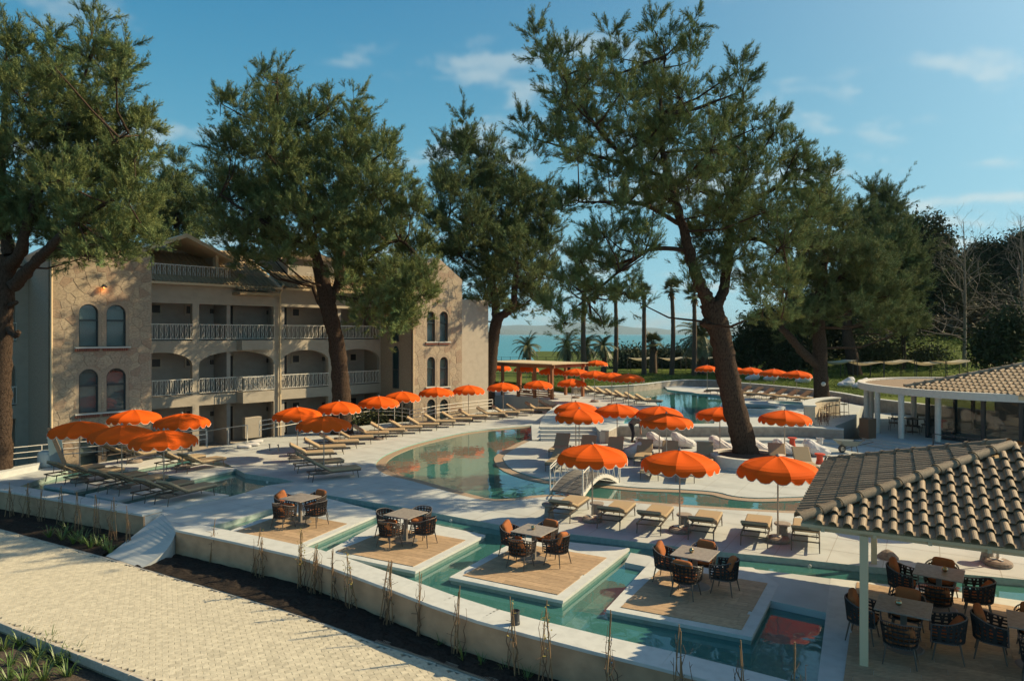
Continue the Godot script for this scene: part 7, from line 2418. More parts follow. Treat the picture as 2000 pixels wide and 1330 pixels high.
func person() -> void:
	var p := thing("person", "person in grey top and dark trousers bending over a white bucket by the wall", "person", Vector3(6.181, 0.14, -34.64), deg_to_rad(-12))
	var legs := []
	for s in [-1.0, 1.0]:
		legs.append([Vector3(-0.17, 0.88, s * 0.09), Vector3(-0.06, 0.48, s * 0.11), 0.095, 0.065])
		legs.append([Vector3(-0.06, 0.48, s * 0.11), Vector3(-0.13, 0.08, s * 0.11), 0.065, 0.045])
	var torso := [[Vector3(-0.17, 0.90, 0), Vector3(0.02, 1.10, 0), 0.145, 0.14], [Vector3(0.02, 1.10, 0), Vector3(0.24, 1.10, 0), 0.14, 0.145], [Vector3(0.24, 1.10, 0.14), Vector3(0.24, 1.10, -0.14), 0.085, 0.085]]
	var arms := []
	var fore := []
	for s in [-1.0, 1.0]:
		arms.append([Vector3(0.25, 1.08, s * 0.17), Vector3(0.28, 0.80, s * 0.16), 0.06, 0.048])
		fore.append([Vector3(0.28, 0.80, s * 0.16), Vector3(0.30, 0.55, s * 0.08), 0.045, 0.03])
		# palm, fingers and thumb
		fore.append([Vector3(0.30, 0.55, s * 0.08), Vector3(0.31, 0.48, s * 0.07), 0.032, 0.032])
		for f in 4:
			fore.append([Vector3(0.285 + 0.018 * f, 0.47, s * 0.07), Vector3(0.285 + 0.02 * f, 0.405 + 0.006 * absf(f - 1.5), s * 0.055), 0.009, 0.008])
		fore.append([Vector3(0.28, 0.52, s * 0.06), Vector3(0.27, 0.465, s * 0.045), 0.010, 0.008])
	var head := [[Vector3(0.30, 1.10, 0), Vector3(0.40, 1.08, 0), 0.055, 0.055], [Vector3(0.44, 1.09, 0), Vector3(0.50, 1.03, 0), 0.095, 0.085], [Vector3(0.56, 1.02, 0), Vector3(0.575, 1.005, 0), 0.018, 0.014]]
	var all := []
	all.append_array(legs)
	all.append_array(torso)
	all.append_array(arms)
	all.append_array(fore)
	all.append_array(head)
	for s in [-1.0, 1.0]:
		all.append([Vector3(-0.14, 0.045, s * 0.11), Vector3(0.06, 0.035, s * 0.12), 0.045, 0.035])
	part("body", limb_mesh(all, 0.03, 0.0, 0.018), M.skin, p)
	var top := torso.duplicate()
	top.append_array(arms)
	part("shirt", limb_mesh(top, 0.034, 0.016, 0.02), M.shirt, p)
	part("trousers", limb_mesh(legs, 0.034, 0.016, 0.02), M.navy, p)
	var hair := MB.new()
	hair.lathe([Vector2(0.0, 0.108), Vector2(0.06, 0.095), Vector2(0.098, 0.045), Vector2(0.105, -0.01), Vector2(0.095, -0.03)], 14)
	var ho := part("hair", hair, M.dark_steel, p)
	ho.position = Vector3(0.45, 1.10, 0)
	ho.rotation.z = deg_to_rad(-42)
	for s in [-1.0, 1.0]:
		var sh := MB.new()
		sh.slab(Vector3(-0.03, 0.04, s * 0.115), Vector3(0.28, 0.08, 0.1), 0.03)
		part("shoe", sh, M.dark_steel, p)

func bucket(label: String, at: Vector3, r: float, h: float, mat: Material) -> void:
	var b := thing("bucket", label, "bucket", at)
	var m := MB.new()
	m.lathe([Vector2(0.0, 0.0), Vector2(r * 0.85, 0.0), Vector2(r, h), Vector2(r * 1.06, h), Vector2(r * 1.06, h - 0.03), Vector2(r * 0.96, h - 0.03), Vector2(r * 0.82, 0.02), Vector2(0.0, 0.02)], 18)
	part("pail", m, mat, b)
	var hd := MB.new()
	var pts := []
	var rr := []
	for k in 9:
		var a := PI * k / 8.0
		pts.append(Vector3(cos(a) * r * 1.05, h - 0.02 - sin(a) * h * 0.25, sin(a) * r * 0.6 + r * 0.5))
		rr.append(0.005)
	hd.tube(pts, rr, 4, false)
	part("handle", hd, M.pole, b)

func side_table(label: String, at: Vector3, mat: Material, group: String) -> void:
	var t := thing("side_table", label, "side table", at, 0.0, group)
	var c := MB.new()
	c.lathe([Vector2(0.0, 0.0), Vector2(0.17, 0.0), Vector2(0.13, 0.2), Vector2(0.13, 0.38), Vector2(0.0, 0.38)], 16)
	part("stem", c, mat, t)
	var m := MB.new()
	m.lathe([Vector2(0.0, 0.382), Vector2(0.20, 0.382), Vector2(0.225, 0.41), Vector2(0.21, 0.445), Vector2(0.0, 0.45)], 20)
	part("top", m, mat, t)

func poolside_things() -> void:
	white_rail("white tube railing beside the big trunk, left of the stone tower", [Vector3(-21.57, 0, -27.896), Vector3(-20.125, 0, -29.422), Vector3(-18.286, 0, -30.743), Vector3(-16.681, 0, -32.051), Vector3(-15.222, 0, -34.236)], 0.85, 3)
	white_rail("white tube railing at the deck corner before the ground floor", [Vector3(-13.64, 0.05, -37.138), Vector3(-12.065, 0.05, -40.569), Vector3(-10.656, 0.05, -42.656)], 0.85, 3)
	white_rail("white tube railing before the garden bed and far tower side", [Vector3(-9.888, 0.05, -42.901), Vector3(-9.109, 0.05, -43.91), Vector3(-7.509, 0.05, -43.91), Vector3(-6.379, 0.05, -42.901)], 0.85, 3)
	white_rail("white tube railing before the far stone tower's arched windows", [Vector3(-6.25, 0.1, -42.031), Vector3(-5, 0.1, -44.833), Vector3(-3.328, 0.1, -47.118), Vector3(-1.393, 0.1, -49.317)], 0.8, 3)
	white_rail("white sloping handrail of the steps down to the hotel", [Vector3(-15.84, -0.3, -35.745), Vector3(-14.389, 0, -34.87), Vector3(-13.072, 0.25, -33.942)], 0.85, 1)
	# arched bridge
	bridge()
	# round planter of the leaning pine
	var pl := thing("round_planter", "round white plastered planter holding the leaning pine", "planter", Vector3(10.0, 0, -29.2))
	var m := MB.new()
	m.lathe([Vector2(1.62, -0.02), Vector2(1.62, 0.10), Vector2(1.55, 0.12), Vector2(1.52, 0.5), Vector2(1.25, 0.5), Vector2(1.25, 0.3)], 48)
	part("wall", m, M.white_plaster, pl)
	var so := MB.new()
	so.lathe([Vector2(1.26, 0.42), Vector2(0.7, 0.47), Vector2(0.0, 0.52)], 32)
	part("soil", so, M.soil_brown, pl)
	# bean bags
	var bags := [
		[Vector3(10.007, 0, -32.748), 0.0, "white bean bag just left of the leaning trunk"],
		[Vector3(11.556, 0, -31.915), 0.1, "white bean bag just right of the leaning trunk"],
		[Vector3(12.719, 0, -31.915), 0.2, "white bean bag behind the umbrella pole, second right of the leaning trunk"],
		[Vector3(14.047, 0, -31.647), 0.0, "largest white bean bag at the right, beside the wheelbarrow"],
		[Vector3(7.265, 0, -33.928), 0.0, "white bean bag right of the bending person"],
		[Vector3(8.476, 0, -33.928), 0.1, "white bean bag second right of the bending person"],
		[Vector3(5.415, 0, -31.124), 2.4, "crumpled white bean bag between two island loungers"],
		[Vector3(23.5, 1, -67.25), 2.8, "pale bean bag on the lawn under the first far umbrella"],
		[Vector3(25.028, 1, -66.527), 2.8, "pale bean bag on the lawn under the second far umbrella"],
		[Vector3(26.984, 1, -63.784), 2.8, "pale bean bag on the lawn under the third far umbrella"],
		[Vector3(28.608, 1, -58.924), 3.3, "pale bean bag on the lawn right of the globe lamp pine"],
		[Vector3(29.048, 1, -57.287), 3.3, "pale bean bag on the lawn beside the round canopy"],
	]
	for i in bags.size():
		var b := single("bean_bag", bean_bag_mesh(i), M.bag_white, bags[i][2], "bean bag", bags[i][0], bags[i][1], "white bean bags")
		b.scale = Vector3.ONE * (1.05 if i < 7 else 1.25)
	for q in [[Vector3(13.949, 0, -34.236), "red round side table between white bean bags by the wall"], [Vector3(13.272, 0, -29.654), "red round side table beside the upright lounger back"]]:
		side_table(q[1], q[0], M.red_paint, "red side tables")
	var k := 0
	for p in [Vector3(1.12, 0, -20.922), Vector3(2.597, 0, -21.039), Vector3(4.94, 0, -19.717), Vector3(7.388, 0, -18.783), Vector3(11.703, 0, -16.926)]:
		side_table("concrete mushroom side table in the front lounger row, %s from the bridge" % ORD[k], p, M.concrete, "concrete side tables")
		k += 1
	person()
	bucket("white bucket at the bending person's hands", Vector3(6.269, 0.14, -33.999), 0.17, 0.36, M.bag_white)
	bucket("white and blue paint bucket on the ledge near the wheelbarrow", Vector3(15.288, 0.14, -34.157), 0.16, 0.3, M.bag_white)
	# wheelbarrow
	var wb := thing("wheelbarrow", "muddy wheelbarrow parked at the end of the low wall", "wheelbarrow", Vector3(15.81, 0, -32.466), 0.15)
	var wh := MB.new()
	var ring := []
	var rr := []
	for i in 21:
		var a := TAU * i / 20.0
		ring.append(Vector3(cos(a) * 0.15 - 0.25, sin(a) * 0.15 + 0.19, 0))
		rr.append(0.045)
	wh.tube(ring, rr, 8, false)
	var whe := part("wheel", wh, M.dark_steel, wb)
	var hub := MB.new()
	hub.tube([Vector3(-0.25, 0.19, -0.06), Vector3(-0.25, 0.19, 0.06)], [0.1, 0.1], 10)
	part("hub", hub, M.pole, whe)
	var tr := MB.new()
	var lo := [Vector3(-0.25, 0.34, -0.2), Vector3(0.35, 0.30, -0.2), Vector3(0.35, 0.30, 0.2), Vector3(-0.25, 0.34, 0.2)]
	var hi := [Vector3(-0.55, 0.62, -0.33), Vector3(0.6, 0.55, -0.33), Vector3(0.6, 0.55, 0.33), Vector3(-0.55, 0.62, 0.33)]
	for i in 4:
		var j := (i + 1) % 4
		tr.quad(lo[i], lo[j], hi[j], hi[i], (lo[i] + lo[j]) * 0.5 - Vector3(0, 0.5, 0))
	tr.quad(lo[0], lo[1], lo[2], lo[3], Vector3.DOWN)
	part("tray", tr, M.galvanised, wb)
	for s in [-1, 1]:
		var h := MB.new()
		h.rod(Vector3(-0.25, 0.19, s * 0.08), Vector3(1.15, 0.52, s * 0.3), 0.018)
		h.rod(Vector3(0.35, 0.32, s * 0.2), Vector3(0.42, 0.0, s * 0.22), 0.016)
		part("handle", h, M.dark_steel, wb)
	# small things
	var rk := MB.new()
	rk.lathe([Vector2(0.0, 0.0), Vector2(0.25, 0.0), Vector2(0.24, 0.05), Vector2(0.13, 0.16), Vector2(0.04, 0.21), Vector2(0.0, 0.21)], 12)
	single("speaker_rock", rk, M.rock, "beige cone shaped rock on the deck before the tiled roof", "rock", Vector3(9.397, 0, -17.196))
	var pp := MB.new()
	pp.lathe([Vector2(0.085, 0.0), Vector2(0.085, 0.05), Vector2(0.078, 0.06), Vector2(0.078, 0.22), Vector2(0.085, 0.23), Vector2(0.085, 0.26), Vector2(0.068, 0.26), Vector2(0.068, 0.02), Vector2(0.0, 0.02)], 18)
	single("pipe_piece", pp, M.charcoal, "short dark plastic pipe standing on the front coping", "pipe", Vector3(0.068, 0.08, -13.094))
	for i in 2:
		var sp := MB.new()
		sp.rod(Vector3.ZERO, Vector3(0, 0.32, 0), 0.03, 8)
		sp.rod(Vector3(0, 0.32, -0.02), Vector3(0, 0.33, 0.1), 0.03, 8)
		single("deck_spout", sp, M.pole, "small steel spout on the deck, %s of two" % ["left", "right"][i], "spout", [Vector3(-11.591, 0, -32.891), Vector3(-11.127, 0, -32.748)][i], 0.0, "pair of deck spouts")
	var jug := MB.new()
	jug.lathe([Vector2(0.0, 0.0), Vector2(0.3, 0.02), Vector2(0.33, 0.1), Vector2(0.33, 0.5), Vector2(0.28, 0.62), Vector2(0.12, 0.68), Vector2(0.0, 0.68)], 16)
	var jg := single("plastic_tank", jug, M.pale_plastic, "pale plastic tank beside the railing at the left edge", "tank", Vector3(-19.643, 0, -28.969))
	jg.scale = Vector3(1.0, 1.05, 0.7)
	var kb := MB.new()
	kb.slab(Vector3(0, 0.75, 0), Vector3(0.5, 1.5, 0.1), 0.04)
	var kbo := single("leaning_board", kb, M.blue_grey, "blue grey board leaning behind the plastic tank", "board", Vector3(-19.126, 0, -28.969), 0.5)
	kbo.rotation.z = 0.1
	var wdk := MB.new()
	wdk.slab(Vector3(0, 0.9, 0), Vector3(0.16, 1.8, 0.04), 0.01)
	var wd := single("wooden_plank", wdk, M.old_wood, "wooden plank leaning beside the left loungers", "plank", Vector3(-18.71, 0, -28.858), 0.3)
	wd.rotation.z = 0.35
	for i in 3:
		var bg := MB.new()
		var mm := puff(0.7, 0.16, 0.4, 0.6)
		single("cement_bag", mm, M.bag_white, "white sack lying on the deck by the hotel steps, %s of three" % ["lowest", "middle", "farthest"][i], "sack", [Vector3(-13.124, 0.09, -33.686), Vector3(-12.959, 0.09, -34.31), Vector3(-13.119, 0.09, -35.29)][i], 0.4 * i, "white sacks by the steps")
	# underwater lights in the basin walls
	var ul := MB.new()
	ul.lathe([Vector2(0.0, 0.012), Vector2(0.04, 0.01), Vector2(0.05, 0.0)], 14)
	var n := 0
	for p in [Vector3(-6.017, -0.1, -23.662), Vector3(-1.874, -0.1, -21.004), Vector3(0.408, -0.1, -19.607), Vector3(3.764, -0.1, -18.341), Vector3(7.307, -0.1, -16.887), Vector3(-9.415, -0.1, -26.436)]:
		var o := single("pool_light", ul, M.white_plaster, "small round white pool light in the basin side, %s along" % ORD[n], "light", p, 0.0, "pool lights of the basins")
		o.rotation.x = PI / 2
		n += 1

func bridge() -> void:
	var a: Vector3 = Vector3(1.89, 0, -23.987)
	var b: Vector3 = Vector3(3.524, 0, -26.336)
	var d := (b - a)
	var l := d.length()
	d /= l
	var side := d.cross(Vector3.UP).normalized()
	var br := thing("footbridge", "small arched footbridge with white tube railings over the pool channel", "bridge", a)
	var w := 1.2
	var n := 14
	var f := func(i): return d * (l * i / n) + Vector3(0, 0.06 + 0.46 * sin(PI * i / n), 0)
	for i in n:
		var p: Vector3 = f.call(i)
		var q: Vector3 = f.call(i + 1)
		var t := (q - p).normalized()
		for k in 4:
			var s := MB.new()
			var off := (k - 1.5) * w / 4.0
			s.slab((p + q) * 0.5 + side * off, Vector3(w / 4.0 - 0.012, 0.05, p.distance_to(q) - 0.012), 0.006, Basis(side, t.cross(side) * -1.0, t))
			part("paver", s, M.bridge_stone[(i * 3 + k * 5) % 3], br)
	var un := MB.new()
	for i in n:
		var p: Vector3 = f.call(i)
		var q: Vector3 = f.call(i + 1)
		for sg in [-1.0, 1.0]:
			un.bar(p + side * sg * w * 0.52 - Vector3(0, 0.06, 0), q + side * sg * w * 0.52 - Vector3(0, 0.06, 0), 0.05, 0.14)
		un.quad(p - side * w * 0.5 - Vector3(0, 0.04, 0), p + side * w * 0.5 - Vector3(0, 0.04, 0), q + side * w * 0.5 - Vector3(0, 0.04, 0), q - side * w * 0.5 - Vector3(0, 0.04, 0), Vector3.DOWN)
	part("arch", un, M.rail_white, br)
	for sg in [-1.0, 1.0]:
		for e in [0, n]:
			var p := MB.new()
			var q: Vector3 = f.call(e) + side * sg * w * 0.55
			p.rod(q - Vector3(0, 0.1, 0), q + Vector3(0, 0.85, 0), 0.03, 8)
			part("post", p, M.rail_white, br)
		for h in [0.85, 0.75]:
			var r := MB.new()
			var pts := []
			var rr := []
			for i in n + 1:
				var base: Vector3 = f.call(i)
				pts.append(base + side * sg * w * 0.55 + Vector3(0, h - 0.12 * sin(PI * i / n), 0))
				rr.append(0.02)
			r.tube(pts, rr, 6)
			part("rail", r, M.rail_white, br)
		for i in range(1, n, 2):
			var s := MB.new()
			var p: Vector3 = f.call(i) + side * sg * w * 0.55
			var q: Vector3 = f.call(i + 1) + side * sg * w * 0.55 + Vector3(0, 0.68, 0)
			s.rod(p, q, 0.011, 5)
			var p2: Vector3 = f.call(i + 1) + side * sg * w * 0.55
			var q2: Vector3 = f.call(i) + side * sg * w * 0.55 + Vector3(0, 0.68, 0)
			s.rod(p2, q2, 0.011, 5)
			part("lattice", s, M.rail_white, br)

# ---------------------------------------------------------------- young climbers on canes, grasses and garden plants
func staked(label: String, at: Vector3, h: float, seed_: int, leaves: int, canes: int) -> void:
	var r := RandomNumberGenerator.new()
	r.seed = seed_
	var t := thing("staked_climber", label, "climber", at, 0.0, "young climbers tied to canes along the basin wall")
	var tip := Vector3(r.randf_range(-0.08, 0.08), h, r.randf_range(-0.05, 0.05))
	for k in canes:
		var c := MB.new()
		var b := Vector3(r.randf_range(-0.16, 0.16), 0, r.randf_range(-0.1, 0.1))
		c.tube([b, tip + Vector3(r.randf_range(-0.03, 0.03), r.randf_range(-0.15, 0.05), r.randf_range(-0.03, 0.03))], [0.012, 0.009], 5)
		part("cane", c, M.cane, t)
	var st := MB.new()
	for k in 4:
		var p := Vector3(r.randf_range(-0.12, 0.12), 0, r.randf_range(-0.1, 0.1))
		var line := [p]
		for i in 7:
			p += Vector3(r.randfn() * 0.045, h * r.randf_range(0.06, 0.15), r.randfn() * 0.03)
			p.x = lerpf(p.x, tip.x, 0.2)
			line.append(p)
			if r.randf() < 0.5:
				st.tube([p, p + Vector3(r.randfn() * 0.08, r.randf_range(-0.02, 0.09), r.randfn() * 0.05)], [0.006, 0.004], 3, false)
		st.tube(line, [0.011, 0.010, 0.009, 0.008, 0.007, 0.006, 0.005, 0.003], 4, false)
	part("stem", st, M.dry_stem, t)
	var ti := MB.new()
	for y in [0.45, 0.7]:
		ti.lathe([Vector2(0.010, h * y), Vector2(0.014, h * y + 0.008), Vector2(0.010, h * y + 0.016)], 7, Vector3(tip.x * y, 0, tip.z * y))
	part("tie", ti, M.blue_tie, t)
	if leaves > 0:
		var lf := MB.new()
		for k in leaves:
			var y := h * r.randf_range(0.35, 1.0)
			var p := tip * (y / h) + Vector3(r.randfn() * 0.05, 0, r.randfn() * 0.05)
			p.y = y
			var d := Vector3(r.randfn(), r.randfn() * 0.5, r.randfn()).normalized()
			var s := d.cross(Vector3.UP).normalized() * 0.018
			lf.quad(p, p + d * 0.03 + s, p + d * 0.065, p + d * 0.03 - s, Vector3.UP)
		part("leaves", lf, M.yellow_leaf, t)

func grass_clump(label: String, at: Vector3, size: float, seed_: int, blades: int, group: String) -> void:
	var r := RandomNumberGenerator.new()
	r.seed = seed_
	var m := MB.new()
	for k in blades:
		var a := r.randf() * TAU
		var d := Vector3(cos(a), 0, sin(a))
		var w := d.cross(Vector3.UP) * 0.016 * size
		var p := d * r.randf() * 0.05
		var l := size * r.randf_range(0.25, 0.5)
		var rise := r.randf_range(0.5, 1.2)
		var prev := p
		for i in 4:
			var f := (i + 1) / 4.0
			var q := p + d * l * f * 0.9 + Vector3(0, l * rise * sin(f * PI * 0.62) , 0)
			var ww := w * (1.0 - f * 0.9)
			m.quad(prev - w * (1.0 - (f - 0.25) * 0.9), prev + w * (1.0 - (f - 0.25) * 0.9), q + ww, q - ww, Vector3.UP)
			prev = q
	single("leafy_plant", m, M.strap_leaf[seed_ % 2], label, "plant", at, 0.0, group)

func plants() -> void:
	# along the front wall, base pixel and height
	var fr := [Vector2(-8.13, -18.788), Vector2(-6.479, -17.604), Vector2(-6.656, -17.905), Vector2(-5.192, -16.826), Vector2(-4.802, -16.56), Vector2(-4.133, -16.114), Vector2(-2.769, -15.017), Vector2(-4.66, -16.495), Vector2(-3.659, -15.575), Vector2(-2.623, -14.701), Vector2(-1.96, -14.251), Vector2(-1.068, -13.428), Vector2(0, -12.62), Vector2(0.618, -12.215), Vector2(1.687, -11.638), Vector2(2.712, -11.055), Vector2(3.558, -10.634), Vector2(4.275, -10.269)]
	var fr_size := [[1.05, 0], [0.95, 0], [1.0, 20], [1.3, 90], [1.0, 10], [1.1, 0], [1.15, 0], [1.05, 0], [1.15, 40], [1.2, 0], [1.15, 0], [1.2, 0], [1.25, 6], [1.3, 26], [1.35, 4], [1.35, 0], [1.35, 0], [1.4, 0]]
	for i in fr.size():
		var q: Array = fr_size[i]
		var at := Vector3(fr[i].x, -0.66, fr[i].y)
		staked("thin climber tied to canes along the front basin wall, %s from the ramp" % ORD[i], at, q[0] * 1.15, 400 + i, q[1], 2 + i % 2)
	var lf := [Vector2(-17.089, -23.406), Vector2(-16.44, -23.276), Vector2(-15.66, -22.77), Vector2(-14.692, -22.405), Vector2(-13.648, -21.596), Vector2(-12.92, -21.322), Vector2(-11.997, -20.741), Vector2(-11.202, -20.143)]
	var lf_size := [[1.2, 8], [1.3, 30], [1.2, 0], [1.3, 10], [1.3, 0], [1.3, 0], [1.3, 14], [1.2, 0]]
	for i in lf.size():
		var q: Array = lf_size[i]
		staked("thin climber tied to canes along the left basin wall, %s from the trunk" % ORD[i], Vector3(lf[i].x, -0.66, lf[i].y), q[0], 450 + i, q[1], 3)
	# grassy clumps in the beds
	var r := RandomNumberGenerator.new()
	r.seed = 12
	var near := [Vector2(-10.277, -14.398), Vector2(-9.542, -13.875), Vector2(-9.876, -13.554), Vector2(-9.329, -13.348), Vector2(-8.969, -13.554), Vector2(-9.594, -14.258), Vector2(-8.479, -13.109), Vector2(-10.514, -14.212), Vector2(-9.131, -12.859), Vector2(-8.813, -12.954), Vector2(-9.487, -12.954), Vector2(-8.775, -13.723)]
	for i in near.size():
		grass_clump("strap leaved green plant in the near bed at bottom left, %s from the kerb corner" % ORD[i], Vector3(near[i].x, -0.96, near[i].y), 0.8, 500 + i, 34, "green plants in the near bed")
	var bed := [Vector2(-14.234, -21.155), Vector2(-13.669, -20.893), Vector2(-13.1, -20.536), Vector2(-12.825, -20.536), Vector2(-12.355, -20.143), Vector2(-12.248, -20.337), Vector2(-11.765, -19.905), Vector2(-13.369, -21.155), Vector2(-13.893, -21.479), Vector2(-11.482, -19.672)]
	for i in bed.size():
		grass_clump("dark green plant in the shaded bed left of the ramp, %s along it" % ORD[i], Vector3(bed[i].x, -0.66, bed[i].y), 0.8, 520 + i, 24, "green plants beside the ramp")
	var fb := [Vector2(-0.58, -12.993), Vector2(-0.142, -12.757), Vector2(0.277, -12.418), Vector2(-0.932, -13.197), Vector2(-1.437, -13.803)]
	for i in fb.size():
		grass_clump("small green plant in the dark bed along the drain, %s from the ramp" % ORD[i], Vector3(fb[i].x, -0.66, fb[i].y), 0.6, 540 + i, 12, "green plants along the drain")
	# garden between deck and hotel
	var gx := [[-8.6, -44.0], [-9.4, -43.6], [-8.0, -44.6], [-10.2, -42.6], [-7.2, -45.0]]
	for i in gx.size():
		var c := Vector3(gx[i][0], -0.3, gx[i][1])
		leafy("garden_shrub", "small shrub in the garden bed by the far tower, %s from the pine" % ORD[i], "shrub", c, [[c.x, 0.15, c.z, 0.5, 0.4, 0.4]], 1.6, 560 + i, Color(0.09, 0.10, 0.05), 1.4, "shrubs before the far tower")
	# short cut grass standing on the lawn
	var mm := MultiMesh.new()
	mm.transform_format = MultiMesh.TRANSFORM_3D
	mm.use_colors = true
	mm.mesh = LEAVES[0]
	var xf := []
	for k in 14000:
		var x := r.randf_range(2.0, 48.0)
		var z := r.randf_range(-50.0, -84.0)
		var ok := true
		if not Geometry2D.is_point_in_polygon(Vector2(x, z), LAWN_POLY): ok = false
		if ok:
			xf.append(Transform3D(Basis(Vector3.UP, r.randf() * TAU).scaled_local(Vector3(1.5, 0.35, 1.5)), Vector3(x, 1.02, z)))
	mm.instance_count = xf.size()
	for k in xf.size():
		mm.set_instance_transform(k, xf[k])
		var g := r.randf_range(0.7, 1.25)
		mm.set_instance_color(k, Color(0.13 * g, 0.18 * g, 0.04 * g))
	var o := MultiMeshInstance3D.new()
	o.name = "lawn_grass"
	o.multimesh = mm
	o.material_override = M.needles
	tag(o, "short green grass of the lawn behind the curved wall", "grass", "", "stuff")
	add_child(o)

# ---------------------------------------------------------------- umbrellas
func umbrella_proto() -> Node3D:
	var u := thing("umbrella", "", "umbrella", Vector3.ZERO, 0.0, "orange scalloped umbrellas")
	var prof := [Vector2(0.0, 2.30), Vector2(0.16, 2.285), Vector2(0.4, 2.235), Vector2(0.65, 2.17), Vector2(0.84, 2.105), Vector2(0.97, 2.04), Vector2(1.05, 1.965), Vector2(1.085, 1.90), Vector2(1.09, 1.865)]
	var sub := 8
	var rows := []
	for i in prof.size():
		var row := []
		for k in 8 * sub + 1:
			var f := float(k % sub) / sub
			var a := TAU * k / (8.0 * sub)
			# flat panels between the ribs, belling out a little towards the hem
			var chord := cos(PI / 8.0) / cos((f - 0.5) * PI / 4.0)
			var bell: float = prof[i].x / 1.09
			var r: float = prof[i].x * lerpf(chord, 1.0, 0.05 + 0.25 * bell)
			var sag: float = sin(PI * f) * 0.028 * sin(PI * minf(1.0, bell * 0.95))
			row.append(Vector3(cos(a) * r, prof[i].y - sag, sin(a) * r))
		rows.append(row)
	var hem := []
	for k in 8 * sub + 1:
		var f := fposmod(float(k) / sub * 2.0, 1.0)
		var dip := pow(absf(sin(PI * f)), 0.45)
		var p: Vector3 = rows[prof.size() - 1][k]
		hem.append(Vector3(p.x, 1.845 - 0.115 * dip, p.z) + Vector3(p.x, 0, p.z).normalized() * 0.012)
	rows.append(hem)
	var m := MB.new()
	for i in rows.size() - 1:
		for k in 8 * sub:
			var a: Vector3 = rows[i][k]
			var b: Vector3 = rows[i][k + 1]
			var c: Vector3 = rows[i + 1][k + 1]
			var d: Vector3 = rows[i + 1][k]
			m.quad(a, b, c, d, (a + c) * 0.5 - Vector3(0, 1.2, 0))
	var canopy := part("canopy", m, M.orange, u)
	var pip := MB.new()
	var rr := []
	for k in hem.size(): rr.append(0.0085)
	pip.tube(hem, rr, 5, false)
	part("piping", pip, M.piping, canopy)
	for k in 8:
		var a := TAU * k / 8.0
		var d := Vector3(cos(a), 0, sin(a))
		var rib := MB.new()
		rib.tube([d * 0.03 + Vector3(0, 2.25, 0), d * 0.62 + Vector3(0, 2.155, 0), d * 1.06 + Vector3(0, 1.93, 0)], [0.007, 0.007, 0.007], 5)
		rib.rod(d * 0.03 + Vector3(0, 1.82, 0), d * 0.60 + Vector3(0, 2.15, 0), 0.006, 5)
		part("rib", rib, M.pole, u)
	var p := MB.new()
	p.tube([Vector3(0, 0.06, 0), Vector3(0, 2.33, 0)], [0.022, 0.022], 10)
	p.lathe([Vector2(0.0, 0.42), Vector2(0.031, 0.42), Vector2(0.031, 0.1), Vector2(0.0, 0.1)], 10)
	part("pole", p, M.pole, u)
	var fin := MB.new()
	fin.lathe([Vector2(0.05, 2.30), Vector2(0.045, 2.325), Vector2(0.022, 2.345), Vector2(0.024, 2.36), Vector2(0.0, 2.38)], 10)
	part("finial", fin, M.finial, u)
	var b := MB.new()
	b.lathe([Vector2(0.0, 0.0), Vector2(0.29, 0.0), Vector2(0.315, 0.045), Vector2(0.30, 0.10), Vector2(0.24, 0.135), Vector2(0.0, 0.14)], 18)
	part("base_stone", b, M.rock, u)
	var sl := MB.new()
	for k in 3:
		var a := TAU * k / 3.0
		sl.bar(Vector3(cos(a), 0, sin(a)) * 0.16 + Vector3(0, 0.15, 0), Vector3(0, 0.15, 0), 0.05, 0.03)
	part("base_clamp", sl, M.white_steel, u)
	return u

